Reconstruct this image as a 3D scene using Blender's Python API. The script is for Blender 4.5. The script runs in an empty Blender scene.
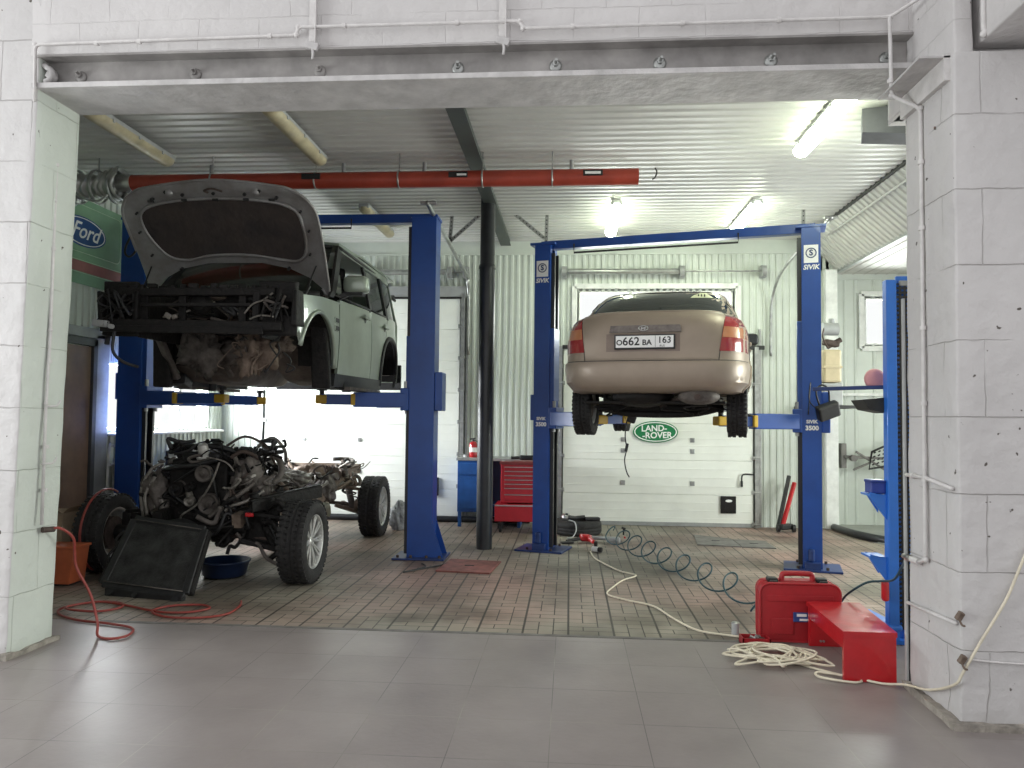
import bpy, bmesh, math, random
from mathutils import Vector, Matrix, Euler
from mathutils.bvhtree import BVHTree
from mathutils.noise import noise as pnoise
random.seed(11)
S = bpy.context.scene
COL = S.collection
PI = math.pi
def V(*a): return Vector(a)

# ---------------------------------------------------------------- materials
def mat(name, col, rough=0.5, metal=0.0, var=0.12, scale=6.0, bump=0.0, bscale=40.0, col2=None, spec=0.5,
        emit=None, estr=0.0, trans=0.0, coat=0.0, thr=None, detail=4.0):
    m = bpy.data.materials.new(name); m.use_nodes = True
    nt = m.node_tree; N = nt.nodes; L = nt.links
    b = N['Principled BSDF']
    b.inputs['Roughness'].default_value = rough; b.inputs['Metallic'].default_value = metal
    b.inputs['Specular IOR Level'].default_value = spec
    b.inputs['Coat Weight'].default_value = coat
    tc = N.new('ShaderNodeTexCoord')
    nz = N.new('ShaderNodeTexNoise'); nz.inputs['Scale'].default_value = scale; nz.inputs['Detail'].default_value = detail
    nz.inputs['Roughness'].default_value = 0.62
    L.new(tc.outputs['Object'], nz.inputs['Vector'])
    rp = N.new('ShaderNodeValToRGB')
    lo, hi = thr if thr else (0.3, 0.7)
    rp.color_ramp.elements[0].position = lo; rp.color_ramp.elements[1].position = hi
    c = Vector(col)
    a2 = Vector(col2) if col2 else c * (1 - var * 1.6)
    a1 = c if col2 else c * (1 + var * .6)
    rp.color_ramp.elements[0].color = (*a2, 1); rp.color_ramp.elements[1].color = (*a1, 1)
    L.new(nz.outputs['Fac'], rp.inputs['Fac']); L.new(rp.outputs['Color'], b.inputs['Base Color'])
    if bump:
        n2 = N.new('ShaderNodeTexNoise'); n2.inputs['Scale'].default_value = bscale; n2.inputs['Detail'].default_value = 5
        L.new(tc.outputs['Object'], n2.inputs['Vector'])
        bp = N.new('ShaderNodeBump'); bp.inputs['Strength'].default_value = bump; bp.inputs['Distance'].default_value = 0.02
        L.new(n2.outputs['Fac'], bp.inputs['Height']); L.new(bp.outputs['Normal'], b.inputs['Normal'])
    if emit:
        b.inputs['Emission Color'].default_value = (*emit, 1); b.inputs['Emission Strength'].default_value = estr
    if trans:
        b.inputs['Transmission Weight'].default_value = trans; b.inputs['IOR'].default_value = 1.15
    return m

def masonry(name, col, groove, bw, bh, hbump=0.5, axes='XZ', pit=0.0, jt=.55):
    """painted rough block wall: brick joints as bump, faint darkening in joints, small chips"""
    m = mat(name, col, 0.62, var=0.06, scale=1.3)
    nt = m.node_tree; N = nt.nodes; L = nt.links; b = N['Principled BSDF']
    tc = N.new('ShaderNodeTexCoord'); sp = N.new('ShaderNodeSeparateXYZ'); cb = N.new('ShaderNodeCombineXYZ')
    L.new(tc.outputs['Object'], sp.inputs[0])
    ad = N.new('ShaderNodeMath'); ad.operation = 'ADD'
    L.new(sp.outputs['X'], ad.inputs[0]); L.new(sp.outputs['Y'], ad.inputs[1])
    L.new(ad.outputs[0], cb.inputs['X']); L.new(sp.outputs['Z'], cb.inputs['Y'])
    wob = N.new('ShaderNodeTexNoise'); wob.inputs['Scale'].default_value = 7
    L.new(cb.outputs[0], wob.inputs['Vector'])
    mx = N.new('ShaderNodeVectorMath'); mx.operation = 'MULTIPLY_ADD'
    mx.inputs[1].default_value = (0.02, 0.02, 0); L.new(wob.outputs['Color'], mx.inputs[0]); L.new(cb.outputs[0], mx.inputs[2])
    br = N.new('ShaderNodeTexBrick'); br.inputs['Scale'].default_value = 1.0
    br.inputs['Brick Width'].default_value = bw; br.inputs['Row Height'].default_value = bh
    br.inputs['Mortar Size'].default_value = 0.005; br.inputs['Mortar Smooth'].default_value = 0.9
    L.new(mx.outputs[0], br.inputs['Vector'])
    n2 = N.new('ShaderNodeTexNoise'); n2.inputs['Scale'].default_value = 9; n2.inputs['Detail'].default_value = 8
    L.new(tc.outputs['Object'], n2.inputs['Vector'])
    # joints only show here and there
    msk = N.new('ShaderNodeTexNoise'); msk.inputs['Scale'].default_value = 2.3; L.new(tc.outputs['Object'], msk.inputs['Vector'])
    mr = N.new('ShaderNodeMapRange'); mr.inputs[1].default_value = .38; mr.inputs[2].default_value = .6; L.new(msk.outputs['Fac'], mr.inputs[0])
    mm = N.new('ShaderNodeMath'); mm.operation = 'MULTIPLY'; L.new(br.outputs['Fac'], mm.inputs[0]); L.new(mr.outputs[0], mm.inputs[1])
    h = N.new('ShaderNodeMath'); h.operation = 'MULTIPLY_ADD'; h.inputs[1].default_value = -groove
    L.new(mm.outputs[0], h.inputs[0]); L.new(n2.outputs['Fac'], h.inputs[2])
    bp = N.new('ShaderNodeBump'); bp.inputs['Strength'].default_value = hbump; bp.inputs['Distance'].default_value = 0.03
    L.new(h.outputs[0], bp.inputs['Height']); L.new(bp.outputs['Normal'], b.inputs['Normal'])
    # chips: rare dark specks
    vz = N.new('ShaderNodeTexNoise'); vz.inputs['Scale'].default_value = 16; vz.inputs['Detail'].default_value = 2
    L.new(tc.outputs['Object'], vz.inputs['Vector'])
    cm = N.new('ShaderNodeMapRange'); cm.inputs[1].default_value = .755 - pit; cm.inputs[2].default_value = .775 - pit; L.new(vz.outputs['Fac'], cm.inputs[0])
    mix = N.new('ShaderNodeMixRGB'); mix.inputs['Color2'].default_value = (.10, .085, .075, 1)
    src = b.inputs['Base Color'].links[0].from_socket
    L.new(cm.outputs[0], mix.inputs['Fac']); L.new(src, mix.inputs['Color1'])
    mix2 = N.new('ShaderNodeMixRGB'); mix2.blend_type = 'MULTIPLY'; mix2.inputs['Color2'].default_value = (.55, .53, .5, 1)
    q = N.new('ShaderNodeMath'); q.operation = 'MULTIPLY'; q.inputs[1].default_value = jt; L.new(mm.outputs[0], q.inputs[0])
    L.new(q.outputs[0], mix2.inputs['Fac']); L.new(mix.outputs[0], mix2.inputs['Color1'])
    L.new(mix2.outputs[0], b.inputs['Base Color'])
    return m

M = {}
M['wall_white'] = masonry('painted_block_white', (.60, .582, .577), .35, .42, .21, jt=.12)
M['wall_pillar'] = masonry('painted_block_pillar', (.575, .56, .555), 1.3, .46, .42, .55, pit=.035)
M['wall_green'] = masonry('painted_block_pale_green', (.60, .64, .59), 1.3, .46, .42, .5, pit=.01)
M['steel_grey'] = mat('grey_painted_steel', (.33, .315, .305), .45, .1, .25, 3, .15, 12)
M['steel_white'] = mat('chalky_white_painted_steel', (.55, .535, .53), .5, 0, .16, 5, .6, 14)
M['pipe_white'] = mat('white_painted_pipe', (.66, .64, .63), .5, 0, .1, 9, .25, 40)
M['bay_white'] = mat('off_white_sheet', (.60, .61, .58), .4, 0, .06, 2)
M['sheet_wall'] = mat('profiled_sheet_wall', (.58, .62, .57), .38, .0, .07, 1.5)
M['sheet_ceiling'] = mat('profiled_sheet_ceiling', (.60, .60, .575), .38, .0, .08, 1.2)
M['door_white'] = mat('white_sectional_door', (.80, .82, .77), .42, 0, .05, 2.2)
M['grey_trim'] = mat('grey_trim', (.33, .34, .34), .45, .1)
M['white_trim'] = mat('white_trim', (.75, .76, .74), .4)
M['brown_door'] = mat('brown_wood_door', (.20, .125, .085), .5, 0, .2, 3)
M['blue'] = mat('lift_blue_paint', (.008, .062, .30), .38, 0, .12, 3, coat=.1)
M['blue_dark'] = mat('lift_blue_dark', (.010, .035, .15), .4, 0, .2, 4)
M['blue_bright'] = mat('bright_blue_paint', (.02, .16, .62), .35, 0, .08, 4, coat=.2)
M['blue_bench'] = mat('workbench_blue', (.015, .10, .36), .4, 0, .15)
M['black'] = mat('black_plastic', (.016, .016, .017), .5, 0, .3, 20)
M['black_gloss'] = mat('black_gloss', (.012, .012, .013), .2, 0, .1)
M['black_steel'] = mat('black_painted_column', (.022, .024, .028), .36, .1, .25, 5)
M['rubber'] = mat('tyre_rubber', (.022, .021, .021), .78, 0, .35, 18, .3, 120)
M['alloy'] = mat('alloy_wheel', (.55, .55, .53), .35, .4, .2, 12)
M['disco_paint'] = mat('silver_green_car_paint', (.33, .385, .32), .30, .35, .12, 2.5, coat=.5)
M['sedan_paint'] = mat('beige_champagne_car_paint', (.315, .255, .20), .44, .25, .10, 2.0, coat=.06)
M['hood_inner'] = mat('hood_inner_grey', (.34, .34, .34), .38, .3, .28, 4, col2=(.20, .185, .175))
M['insulation'] = mat('charred_insulation', (.030, .026, .026), .88, 0, .3, 3, .6, 18, col2=(.060, .046, .040))
M['car_dark'] = mat('dirty_black_chassis', (.008, .008, .008), .6, .0, .3, 14, .5, 30, col2=(.018, .016, .015), spec=.22)
M['under_brown'] = mat('dirty_brown_underbody', (.19, .155, .13), .8, 0, .3, 3.5, .7, 12, col2=(.055, .044, .038))
M['under_grey'] = mat('dirty_grey_underbody', (.17, .15, .135), .7, .2, .3, 6, .6, 20, col2=(.045, .037, .032))
M['silver_dirty'] = mat('dirty_cast_aluminium', (.34, .32, .29), .42, .5, .3, 14, .5, 30, col2=(.10, .088, .075))
M['rusty'] = mat('rusty_beige_metal', (.26, .20, .155), .7, .3, .3, 10, .5, 25, col2=(.10, .07, .055))
M['rust_dark'] = mat('dark_rust', (.09, .065, .055), .75, .3, .3, 12, .5, 30)
M['metal'] = mat('bright_metal', (.55, .55, .54), .3, .9, .1)
M['zinc'] = mat('galvanised_steel', (.42, .43, .42), .35, .75, .2, 10)
M['yellow'] = mat('yellow_paint', (.58, .36, .02), .45)
M['orange'] = mat('orange_rust_paint', (.42, .17, .04), .5)
M['red_duct'] = mat('brick_red_duct', (.38, .055, .032), .42, .1, .15, 4)
M['red'] = mat('red_paint', (.50, .010, .016), .28, 0, .12, 6, coat=.5, bump=.15, bscale=10)
M['red_case'] = mat('red_plastic_case', (.36, .014, .020), .42, 0, .12, 9)
M['red_cab'] = mat('red_tool_cabinet', (.40, .012, .022), .35, 0, .1, 5)
M['red_hose'] = mat('red_rubber_hose', (.27, .042, .032), .5)
M['lamp_red'] = mat('tail_lamp_red', (.27, .022, .025), .2, 0, .08, 8, coat=.4)
M['lamp_amber'] = mat('tail_lamp_amber', (.42, .175, .085), .2, 0, .08, 8, coat=.4)
M['glass_dark'] = mat('tinted_glass', (.012, .018, .014), .05, 0, .05, 2, spec=.6)
def pane_mat():
    m = bpy.data.materials.new('clear_glass'); m.use_nodes = True; nt = m.node_tree; N = nt.nodes; L = nt.links
    N.remove(N['Principled BSDF']); o = N['Material Output']
    tr = N.new('ShaderNodeBsdfTransparent'); tr.inputs[0].default_value = (.99, 1, .99, 1)
    gl_ = N.new('ShaderNodeBsdfGlossy'); gl_.inputs['Roughness'].default_value = .03
    fr = N.new('ShaderNodeLayerWeight'); pw = N.new('ShaderNodeMath'); pw.operation = 'POWER'; pw.inputs[1].default_value = 5; L.new(fr.outputs['Facing'], pw.inputs[0])
    mx = N.new('ShaderNodeMixShader'); L.new(pw.outputs[0], mx.inputs[0]); L.new(tr.outputs[0], mx.inputs[1]); L.new(gl_.outputs[0], mx.inputs[2]); L.new(mx.outputs[0], o.inputs[0]); return m
M['glass'] = pane_mat()
M['mirror_glass'] = mat('mirror_glass', (.7, .72, .7), .05, 1)
M['white_cord'] = mat('cream_cord', (.72, .66, .52), .5)
M['hose_blue'] = mat('dark_teal_air_hose', (.012, .055, .075), .35)
M['white'] = mat('white_paint', (.85, .85, .84), .4, 0, .02)
M['light_grey'] = mat('light_grey_plastic', (.42, .43, .43), .5)
M['beige'] = mat('beige_tank', (.50, .42, .27), .45, 0, .12)
M['cardboard'] = mat('cardboard', (.34, .25, .17), .8)
M['orange_plastic'] = mat('orange_plastic', (.48, .11, .04), .5)
M['pink'] = mat('pink_plastic', (.70, .32, .33), .5)
M['bag'] = mat('grey_plastic_bag', (.30, .31, .32), .35, 0, .3, 12, .8, 20)
M['lamp_off'] = mat('yellowed_lamp_cover', (.48, .42, .28), .35, 0, .18, 6)
M['lamp_on'] = mat('lit_lamp_cover', (.9, .9, .8), .4, emit=(.90, 1.0, .76), estr=36.0)
M['green_board'] = mat('green_banner', (.20, .36, .23), .5, 0, .06)
M['banner_line'] = mat('pale_green_line', (.42, .58, .42), .5)
M['banner_red'] = mat('dusty_red_stripe', (.33, .13, .12), .5)
M['ford_blue'] = mat('oval_blue', (.02, .075, .24), .4)
M['lr_green'] = mat('oval_green', (.01, .20, .07), .4)
M['ink'] = mat('black_ink', (.01, .01, .01), .5)
M['plate_rust'] = mat('reddish_steel_plate', (.28, .10, .085), .6, .2, .3, 9)
M['plate_grey'] = mat('grey_steel_plate', (.20, .19, .18), .6, .3, .25, 6)
M['radiator_fin'] = mat('radiator_fins', (.060, .060, .058), .6, .4, .35, 7, .5, 90, col2=(.013, .013, .012))
M['alcove_floor'] = mat('painted_concrete', (.33, .34, .31), .5)
M['wood_red'] = M['red']

def floor_tile_mat():
    m = mat('large_grey_floor_tiles', (.270, .240, .230), .36, 0, .10, 1.6, .05, 30)
    nt = m.node_tree; N = nt.nodes; L = nt.links; b = N['Principled BSDF']
    tc = N.new('ShaderNodeTexCoord'); mp = N.new('ShaderNodeMapping'); mp.inputs['Location'].default_value = (.09, .25, 0)
    L.new(tc.outputs['Object'], mp.inputs[0])
    br = N.new('ShaderNodeTexBrick'); br.offset = 0; br.inputs['Scale'].default_value = 1
    br.inputs['Brick Width'].default_value = .5; br.inputs['Row Height'].default_value = .5
    br.inputs['Mortar Size'].default_value = .0022; br.inputs['Mortar Smooth'].default_value = .1
    br.inputs['Color1'].default_value = (1, 1, 1, 1); br.inputs['Color2'].default_value = (.93, .92, .92, 1)
    br.inputs['Mortar'].default_value = (1, 1, 1, 1)
    L.new(mp.outputs[0], br.inputs['Vector'])
    src = b.inputs['Base Color'].links[0].from_socket
    mul = N.new('ShaderNodeMixRGB'); mul.blend_type = 'MULTIPLY'; mul.inputs['Fac'].default_value = 1
    L.new(src, mul.inputs['Color1']); L.new(br.outputs['Color'], mul.inputs['Color2'])
    # joints: dark in some places, pale in others
    nz = N.new('ShaderNodeTexNoise'); nz.inputs['Scale'].default_value = .9; L.new(tc.outputs['Object'], nz.inputs['Vector'])
    jr = N.new('ShaderNodeValToRGB'); jr.color_ramp.elements[0].position = .45; jr.color_ramp.elements[1].position = .6
    jr.color_ramp.elements[0].color = (.10, .09, .09, 1); jr.color_ramp.elements[1].color = (.30, .28, .24, 1)
    L.new(nz.outputs['Fac'], jr.inputs['Fac'])
    mj = N.new('ShaderNodeMixRGB'); L.new(br.outputs['Fac'], mj.inputs['Fac']); L.new(mul.outputs[0], mj.inputs['Color1']); L.new(jr.outputs[0], mj.inputs['Color2'])
    L.new(mj.outputs[0], b.inputs['Base Color'])
    return m

def paver_mat():
    m = mat('concrete_pavers', (.300, .266, .235), .55, 0, .12, 1.0)
    nt = m.node_tree; N = nt.nodes; L = nt.links; b = N['Principled BSDF']
    tc = N.new('ShaderNodeTexCoord')
    def brick(w, h, ms, rot=0, off=.5, loc=(0, 0, 0)):
        mp = N.new('ShaderNodeMapping'); mp.inputs['Rotation'].default_value = (0, 0, rot); mp.inputs['Location'].default_value = loc
        L.new(tc.outputs['Object'], mp.inputs[0])
        br = N.new('ShaderNodeTexBrick'); br.offset = off; br.inputs['Scale'].default_value = 1
        br.inputs['Brick Width'].default_value = w; br.inputs['Row Height'].default_value = h
        br.inputs['Mortar Size'].default_value = ms; br.inputs['Mortar Smooth'].default_value = .25
        br.inputs['Color1'].default_value = (1.05, 1.03, 1.01, 1); br.inputs['Color2'].default_value = (.90, .90, .90, 1)
        br.inputs['Mortar'].default_value = (.3, .3, .3, 1)
        L.new(mp.outputs[0], br.inputs['Vector']); return br
    P = .348
    a = brick(P * 2 / 3, P / 3, .0048); c = brick(P * 2 / 3, P / 3, .0048, PI / 2)
    ck = N.new('ShaderNodeTexChecker'); ck.inputs['Scale'].default_value = 1 / P
    ck.inputs['Color1'].default_value = (0, 0, 0, 1); ck.inputs['Color2'].default_value = (1, 1, 1, 1)
    L.new(tc.outputs['Object'], ck.inputs['Vector'])
    mc = N.new('ShaderNodeMixRGB'); L.new(ck.outputs['Fac'], mc.inputs['Fac']); L.new(a.outputs['Color'], mc.inputs['Color1']); L.new(c.outputs['Color'], mc.inputs['Color2'])
    mf = N.new('ShaderNodeMixRGB'); L.new(ck.outputs['Fac'], mf.inputs['Fac']); L.new(a.outputs['Fac'], mf.inputs['Color1']); L.new(c.outputs['Fac'], mf.inputs['Color2'])
    g = brick(40, P, .010, PI / 2, 0)
    mx = N.new('ShaderNodeMath'); mx.operation = 'MAXIMUM'; L.new(mf.outputs[0], mx.inputs[0]); L.new(g.outputs['Fac'], mx.inputs[1])
    # stains: reddish clay dust, greenish dirt, oil
    def noise(s, lo, hi, c0, c1, seed):
        mp = N.new('ShaderNodeMapping'); mp.inputs['Location'].default_value = (seed, seed * 1.7, 0); L.new(tc.outputs['Object'], mp.inputs[0])
        nz = N.new('ShaderNodeTexNoise'); nz.inputs['Scale'].default_value = s; nz.inputs['Detail'].default_value = 5; L.new(mp.outputs[0], nz.inputs['Vector'])
        r = N.new('ShaderNodeValToRGB'); r.color_ramp.elements[0].position = lo; r.color_ramp.elements[1].position = hi
        r.color_ramp.elements[0].color = (*c0, 1); r.color_ramp.elements[1].color = (*c1, 1)
        L.new(nz.outputs['Fac'], r.inputs['Fac']); return r
    def mul(x, y, fac=1.0):
        q = N.new('ShaderNodeMixRGB'); q.blend_type = 'MULTIPLY'; q.inputs['Fac'].default_value = fac
        L.new(x, q.inputs['Color1']); L.new(y, q.inputs['Color2']); return q.outputs[0]
    src = b.inputs['Base Color'].links[0].from_socket
    o = mul(src, mc.outputs[0])
    o = mul(o, noise(.42, .42, .62, (1.0, 1.04, .96), (1.22, .93, .90), 3.3).outputs[0])
    o = mul(o, noise(1.1, .38, .55, (.55, .54, .52), (1, 1, 1), 8.1).outputs[0])
    o = mul(o, noise(.7, .30, .42, (.35, .33, .32), (1, 1, 1), 21.).outputs[0])
    dk = N.new('ShaderNodeMixRGB'); dk.inputs['Color2'].default_value = (.035, .030, .026, 1)
    qf = N.new('ShaderNodeMath'); qf.operation = 'MULTIPLY'; qf.inputs[1].default_value = .85; L.new(mx.outputs[0], qf.inputs[0])
    L.new(qf.outputs[0], dk.inputs['Fac']); L.new(o, dk.inputs['Color1']); L.new(dk.outputs[0], b.inputs['Base Color'])
    bp = N.new('ShaderNodeBump'); bp.inputs['Strength'].default_value = .5; bp.inputs['Distance'].default_value = .006; bp.invert = True
    L.new(mx.outputs[0], bp.inputs['Height']); L.new(bp.outputs['Normal'], b.inputs['Normal'])
    return m
M['tiles'] = floor_tile_mat(); M['pavers'] = paver_mat()

# ---------------------------------------------------------------- mesh builder
def frame_z(d):
    d = Vector(d).normalized()
    return d.to_track_quat('Z', 'Y').to_matrix()

class MB:
    def __init__(s): s.bm = bmesh.new()
    def _add(s, vs, fs, smooth=False):
        bv = [s.bm.verts.new(v) for v in vs]
        for f in fs:
            try:
                ff = s.bm.faces.new([bv[i] for i in f]); ff.smooth = smooth
            except ValueError: pass
        return bv
    def merge(s, bm2, mtx=None):
        bm2.verts.index_update(); mp = []
        for v in bm2.verts: mp.append(s.bm.verts.new(mtx @ v.co if mtx else v.co))
        for f in bm2.faces:
            try:
                nf = s.bm.faces.new([mp[v.index] for v in f.verts]); nf.smooth = f.smooth
            except ValueError: pass
        bm2.free(); return s
    def box(s, c, size, rot=None, bev=0.0, seg=2):
        b2 = bmesh.new(); bmesh.ops.create_cube(b2, size=1)
        bmesh.ops.scale(b2, vec=Vector(size), verts=b2.verts)
        if bev: bmesh.ops.bevel(b2, geom=b2.edges[:], offset=min(bev, min(size) * .45), segments=seg, affect='EDGES', profile=.5)
        mt = Matrix.Translation(Vector(c))
        if rot is not None: mt = mt @ (Euler(rot).to_matrix().to_4x4() if not isinstance(rot, Matrix) else rot.to_4x4())
        return s.merge(b2, mt)
    def bb(s, x0, x1, y0, y1, z0, z1, bev=0.0):
        return s.box(((x0 + x1) / 2, (y0 + y1) / 2, (z0 + z1) / 2), (abs(x1 - x0), abs(y1 - y0), abs(z1 - z0)), None, bev)
    def bar(s, p, q, w, h, bev=0.0, upv=(0, 0, 1)):
        p = Vector(p); q = Vector(q); d = q - p; z = d.normalized(); u = Vector(upv)
        if abs(z.dot(u)) > .98: u = Vector((0, 1, 0))
        x = u.cross(z).normalized(); y = z.cross(x)
        R = Matrix((x, y, z)).transposed()
        return s.box((p + q) / 2, (w, h, d.length), R, bev)
    def cyl(s, p, q, r, r2=None, n=20, cap=True, smooth=True):
        p = Vector(p); q = Vector(q); R = frame_z(q - p); r2 = r if r2 is None else r2
        vs = []
        for (c, rr) in ((p, r), (q, r2)):
            for i in range(n):
                a = 2 * PI * i / n; vs.append(c + R @ Vector((rr * math.cos(a), rr * math.sin(a), 0)))
        s._add(vs, [(i, (i + 1) % n, n + (i + 1) % n, n + i) for i in range(n)], smooth)
        if cap:
            s._add(vs[:n], [tuple(range(n))[::-1]]); s._add(vs[n:], [tuple(range(n))])
        return s
    def lathe(s, prof, c=(0, 0, 0), axis=(0, 0, 1), n=28, smooth=True, closed=False):
        R = frame_z(axis); c = Vector(c); vs = []; k = len(prof)
        for i in range(n):
            a = 2 * PI * i / n
            for (r, h) in prof: vs.append(c + R @ Vector((r * math.cos(a), r * math.sin(a), h)))
        fs = []
        for i in range(n):
            j = (i + 1) % n
            for t in range(k if closed else k - 1):
                t2 = (t + 1) % k
                fs.append((i * k + t, j * k + t, j * k + t2, i * k + t2))
        s._add(vs, fs, smooth)
        bmesh.ops.remove_doubles(s.bm, verts=s.bm.verts[-len(vs):], dist=1e-6) if False else None
        return s
    def tube(s, pts, r, n=8, sm=0, closed=False, cap=True):
        pts = [Vector(p) for p in pts]
        if sm: pts = catmull(pts, sm, closed)
        m = len(pts)
        if m < 2: return s
        vs = []; prev = None
        for i, p in enumerate(pts):
            if closed: d = pts[(i + 1) % m] - pts[i - 1]
            else: d = pts[min(i + 1, m - 1)] - pts[max(i - 1, 0)]
            if d.length < 1e-9: d = Vector((0, 0, 1))
            d.normalize()
            if prev is None:
                x = d.orthogonal().normalized()
            else:
                x = prev - d * prev.dot(d)
                x = x.normalized() if x.length > 1e-6 else d.orthogonal().normalized()
            prev = x; y = d.cross(x)
            rr = r[i] if isinstance(r, (list, tuple)) and len(r) == m else (r if not isinstance(r, (list, tuple)) else r[0])
            for k in range(n):
                a = 2 * PI * k / n; vs.append(p + (x * math.cos(a) + y * math.sin(a)) * rr)
        fs = []
        for i in range(m if closed else m - 1):
            j = (i + 1) % m
            for k in range(n): fs.append((i * n + k, i * n + (k + 1) % n, j * n + (k + 1) % n, j * n + k))
        if cap and not closed:
            fs.append(tuple(range(n))[::-1]); fs.append(tuple((m - 1) * n + k for k in range(n)))
        s._add(vs, fs, True); return s
    def prism(s, poly, vec, smooth=False):
        """poly: 3D points (planar), extruded by vec"""
        n = len(poly); vec = Vector(vec); a = [Vector(p) for p in poly]; b = [p + vec for p in a]
        s._add(a + b, [tuple(range(n)), tuple(range(2 * n - 1, n - 1, -1))] + [(i, i + n, (i + 1) % n + n, (i + 1) % n) for i in range(n)], smooth)
        return s
    def sphere(s, c, r, seg=16, sc=(1, 1, 1), rot=None):
        b2 = bmesh.new(); bmesh.ops.create_uvsphere(b2, u_segments=seg, v_segments=max(6, seg // 2), radius=1)
        for f in b2.faces: f.smooth = True
        mt = Matrix.Translation(Vector(c)) @ (Euler(rot).to_matrix().to_4x4() if rot else Matrix.Identity(4)) @ Matrix.Diagonal((r * sc[0], r * sc[1], r * sc[2], 1))
        return s.merge(b2, mt)
    def grid(s, f, nu, nv, smooth=True, wrapu=False):
        vs = [f(i / (nu if wrapu else nu - 1), j / (nv - 1)) for i in range(nu) for j in range(nv)]
        fs = []
        for i in range(nu if wrapu else nu - 1):
            i2 = (i + 1) % nu
            for j in range(nv - 1): fs.append((i * nv + j, i2 * nv + j, i2 * nv + j + 1, i * nv + j + 1))
        s._add(vs, fs, smooth); return s
    def panel(s, poly, f, off=(0, 0, 0), step=.12, smooth=True):
        """2D polygon cut on a grid, mapped through f(u,v)->xyz, given thickness by the vector off (or a function)"""
        b2 = bmesh.new(); vv = [b2.verts.new((p[0], p[1], 0)) for p in poly]
        b2.faces.new(vv)
        us = [p[0] for p in poly]; ws = [p[1] for p in poly]
        for ax, lo, hi in ((0, min(us), max(us)), (1, min(ws), max(ws))):
            k = math.floor(lo / step) + 1
            while k * step < hi - 1e-4:
                co = [0, 0, 0]; no = [0, 0, 0]; co[ax] = k * step; no[ax] = 1
                bmesh.ops.bisect_plane(b2, geom=b2.verts[:] + b2.edges[:] + b2.faces[:], plane_co=co, plane_no=no, dist=1e-5)
                k += 1
        b2.verts.index_update()
        uv = [(v.co.x, v.co.y) for v in b2.verts]
        A = [Vector(f(*p)) for p in uv]
        O = [Vector(off(*p)) if callable(off) else Vector(off) for p in uv]
        B = [a + o for a, o in zip(A, O)]; n = len(A)
        s._add(A, [tuple(v.index for v in fc.verts) for fc in b2.faces], smooth)
        s._add(B, [tuple(v.index for v in fc.verts)[::-1] for fc in b2.faces], smooth)
        be = [e for e in b2.edges if len(e.link_faces) == 1]
        vs = []; fs = []
        for e in be:
            i, j = e.verts[0].index, e.verts[1].index; k = len(vs)
            vs += [A[i], A[j], B[j], B[i]]; fs.append((k, k + 1, k + 2, k + 3))
        s._add(vs, fs); b2.free(); return s
    def jitter(s, amt, sc=8.0):
        for v in s.bm.verts:
            c = v.co; v.co = c + Vector((pnoise(c * sc), pnoise(c * sc + Vector((9, 0, 0))), pnoise(c * sc + Vector((0, 9, 0))))) * amt
        return s
    def build(s, name, m, parent=None, org=None, **props):
        me = bpy.data.meshes.new(name)
        bmesh.ops.recalc_face_normals(s.bm, faces=s.bm.faces[:])
        if parent is not None:
            o_ = Vector(parent.get('_org', (0, 0, 0)))
        else:
            cs = [v.co for v in s.bm.verts]
            o_ = Vector(org) if org is not None else Vector(((min(c.x for c in cs) + max(c.x for c in cs)) / 2, (min(c.y for c in cs) + max(c.y for c in cs)) / 2, min(c.z for c in cs)))
        for v in s.bm.verts: v.co -= o_
        s.bm.to_mesh(me); s.bm.free()
        ob = bpy.data.objects.new(name, me); COL.objects.link(ob)
        for mm in (m if isinstance(m, (list, tuple)) else [m]): me.materials.append(M[mm] if isinstance(mm, str) else mm)
        if parent is not None:
            ob.parent = parent; ob['_org'] = tuple(o_)
        else:
            ob.location = o_; ob['_org'] = tuple(o_)
        for k, v in props.items(): ob[k] = v
        return ob

def catmull(p, k, closed=False):
    n = len(p); out = []
    for i in range(n if closed else n - 1):
        if closed: a, b, c, d = p[i - 1], p[i], p[(i + 1) % n], p[(i + 2) % n]
        else: a, b, c, d = p[max(i - 1, 0)], p[i], p[i + 1], p[min(i + 2, n - 1)]
        for j in range(k):
            t = j / k
            out.append(.5 * ((2 * b) + (c - a) * t + (2 * a - 5 * b + 4 * c - d) * t * t + (3 * b - a - 3 * c + d) * t ** 3))
    if not closed: out.append(p[-1])
    return out

def thing(name, label, cat, loc=(0, 0, 0), rz=0, group=None, local=False):
    o = bpy.data.objects.new(name, None); COL.objects.link(o); o.empty_display_size = .1
    o.location = loc; o.rotation_euler = (0, 0, rz); o['label'] = label; o['category'] = cat
    if group: o['group'] = group
    o['_org'] = (0, 0, 0) if local else tuple(loc)
    return o
def tag(o, label, cat, group=None):
    o['label'] = label; o['category'] = cat
    if group: o['group'] = group
    return o
def struct(o): o['kind'] = 'structure'; return o
def kids(o): return [c for c in COL.objects if c.parent == o]
def copy_tree(o, parent=None):
    ch = kids(o); c = o.copy(); COL.objects.link(c)
    if parent: c.parent = parent
    for k in ch: copy_tree(k, c)
    return c

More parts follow.
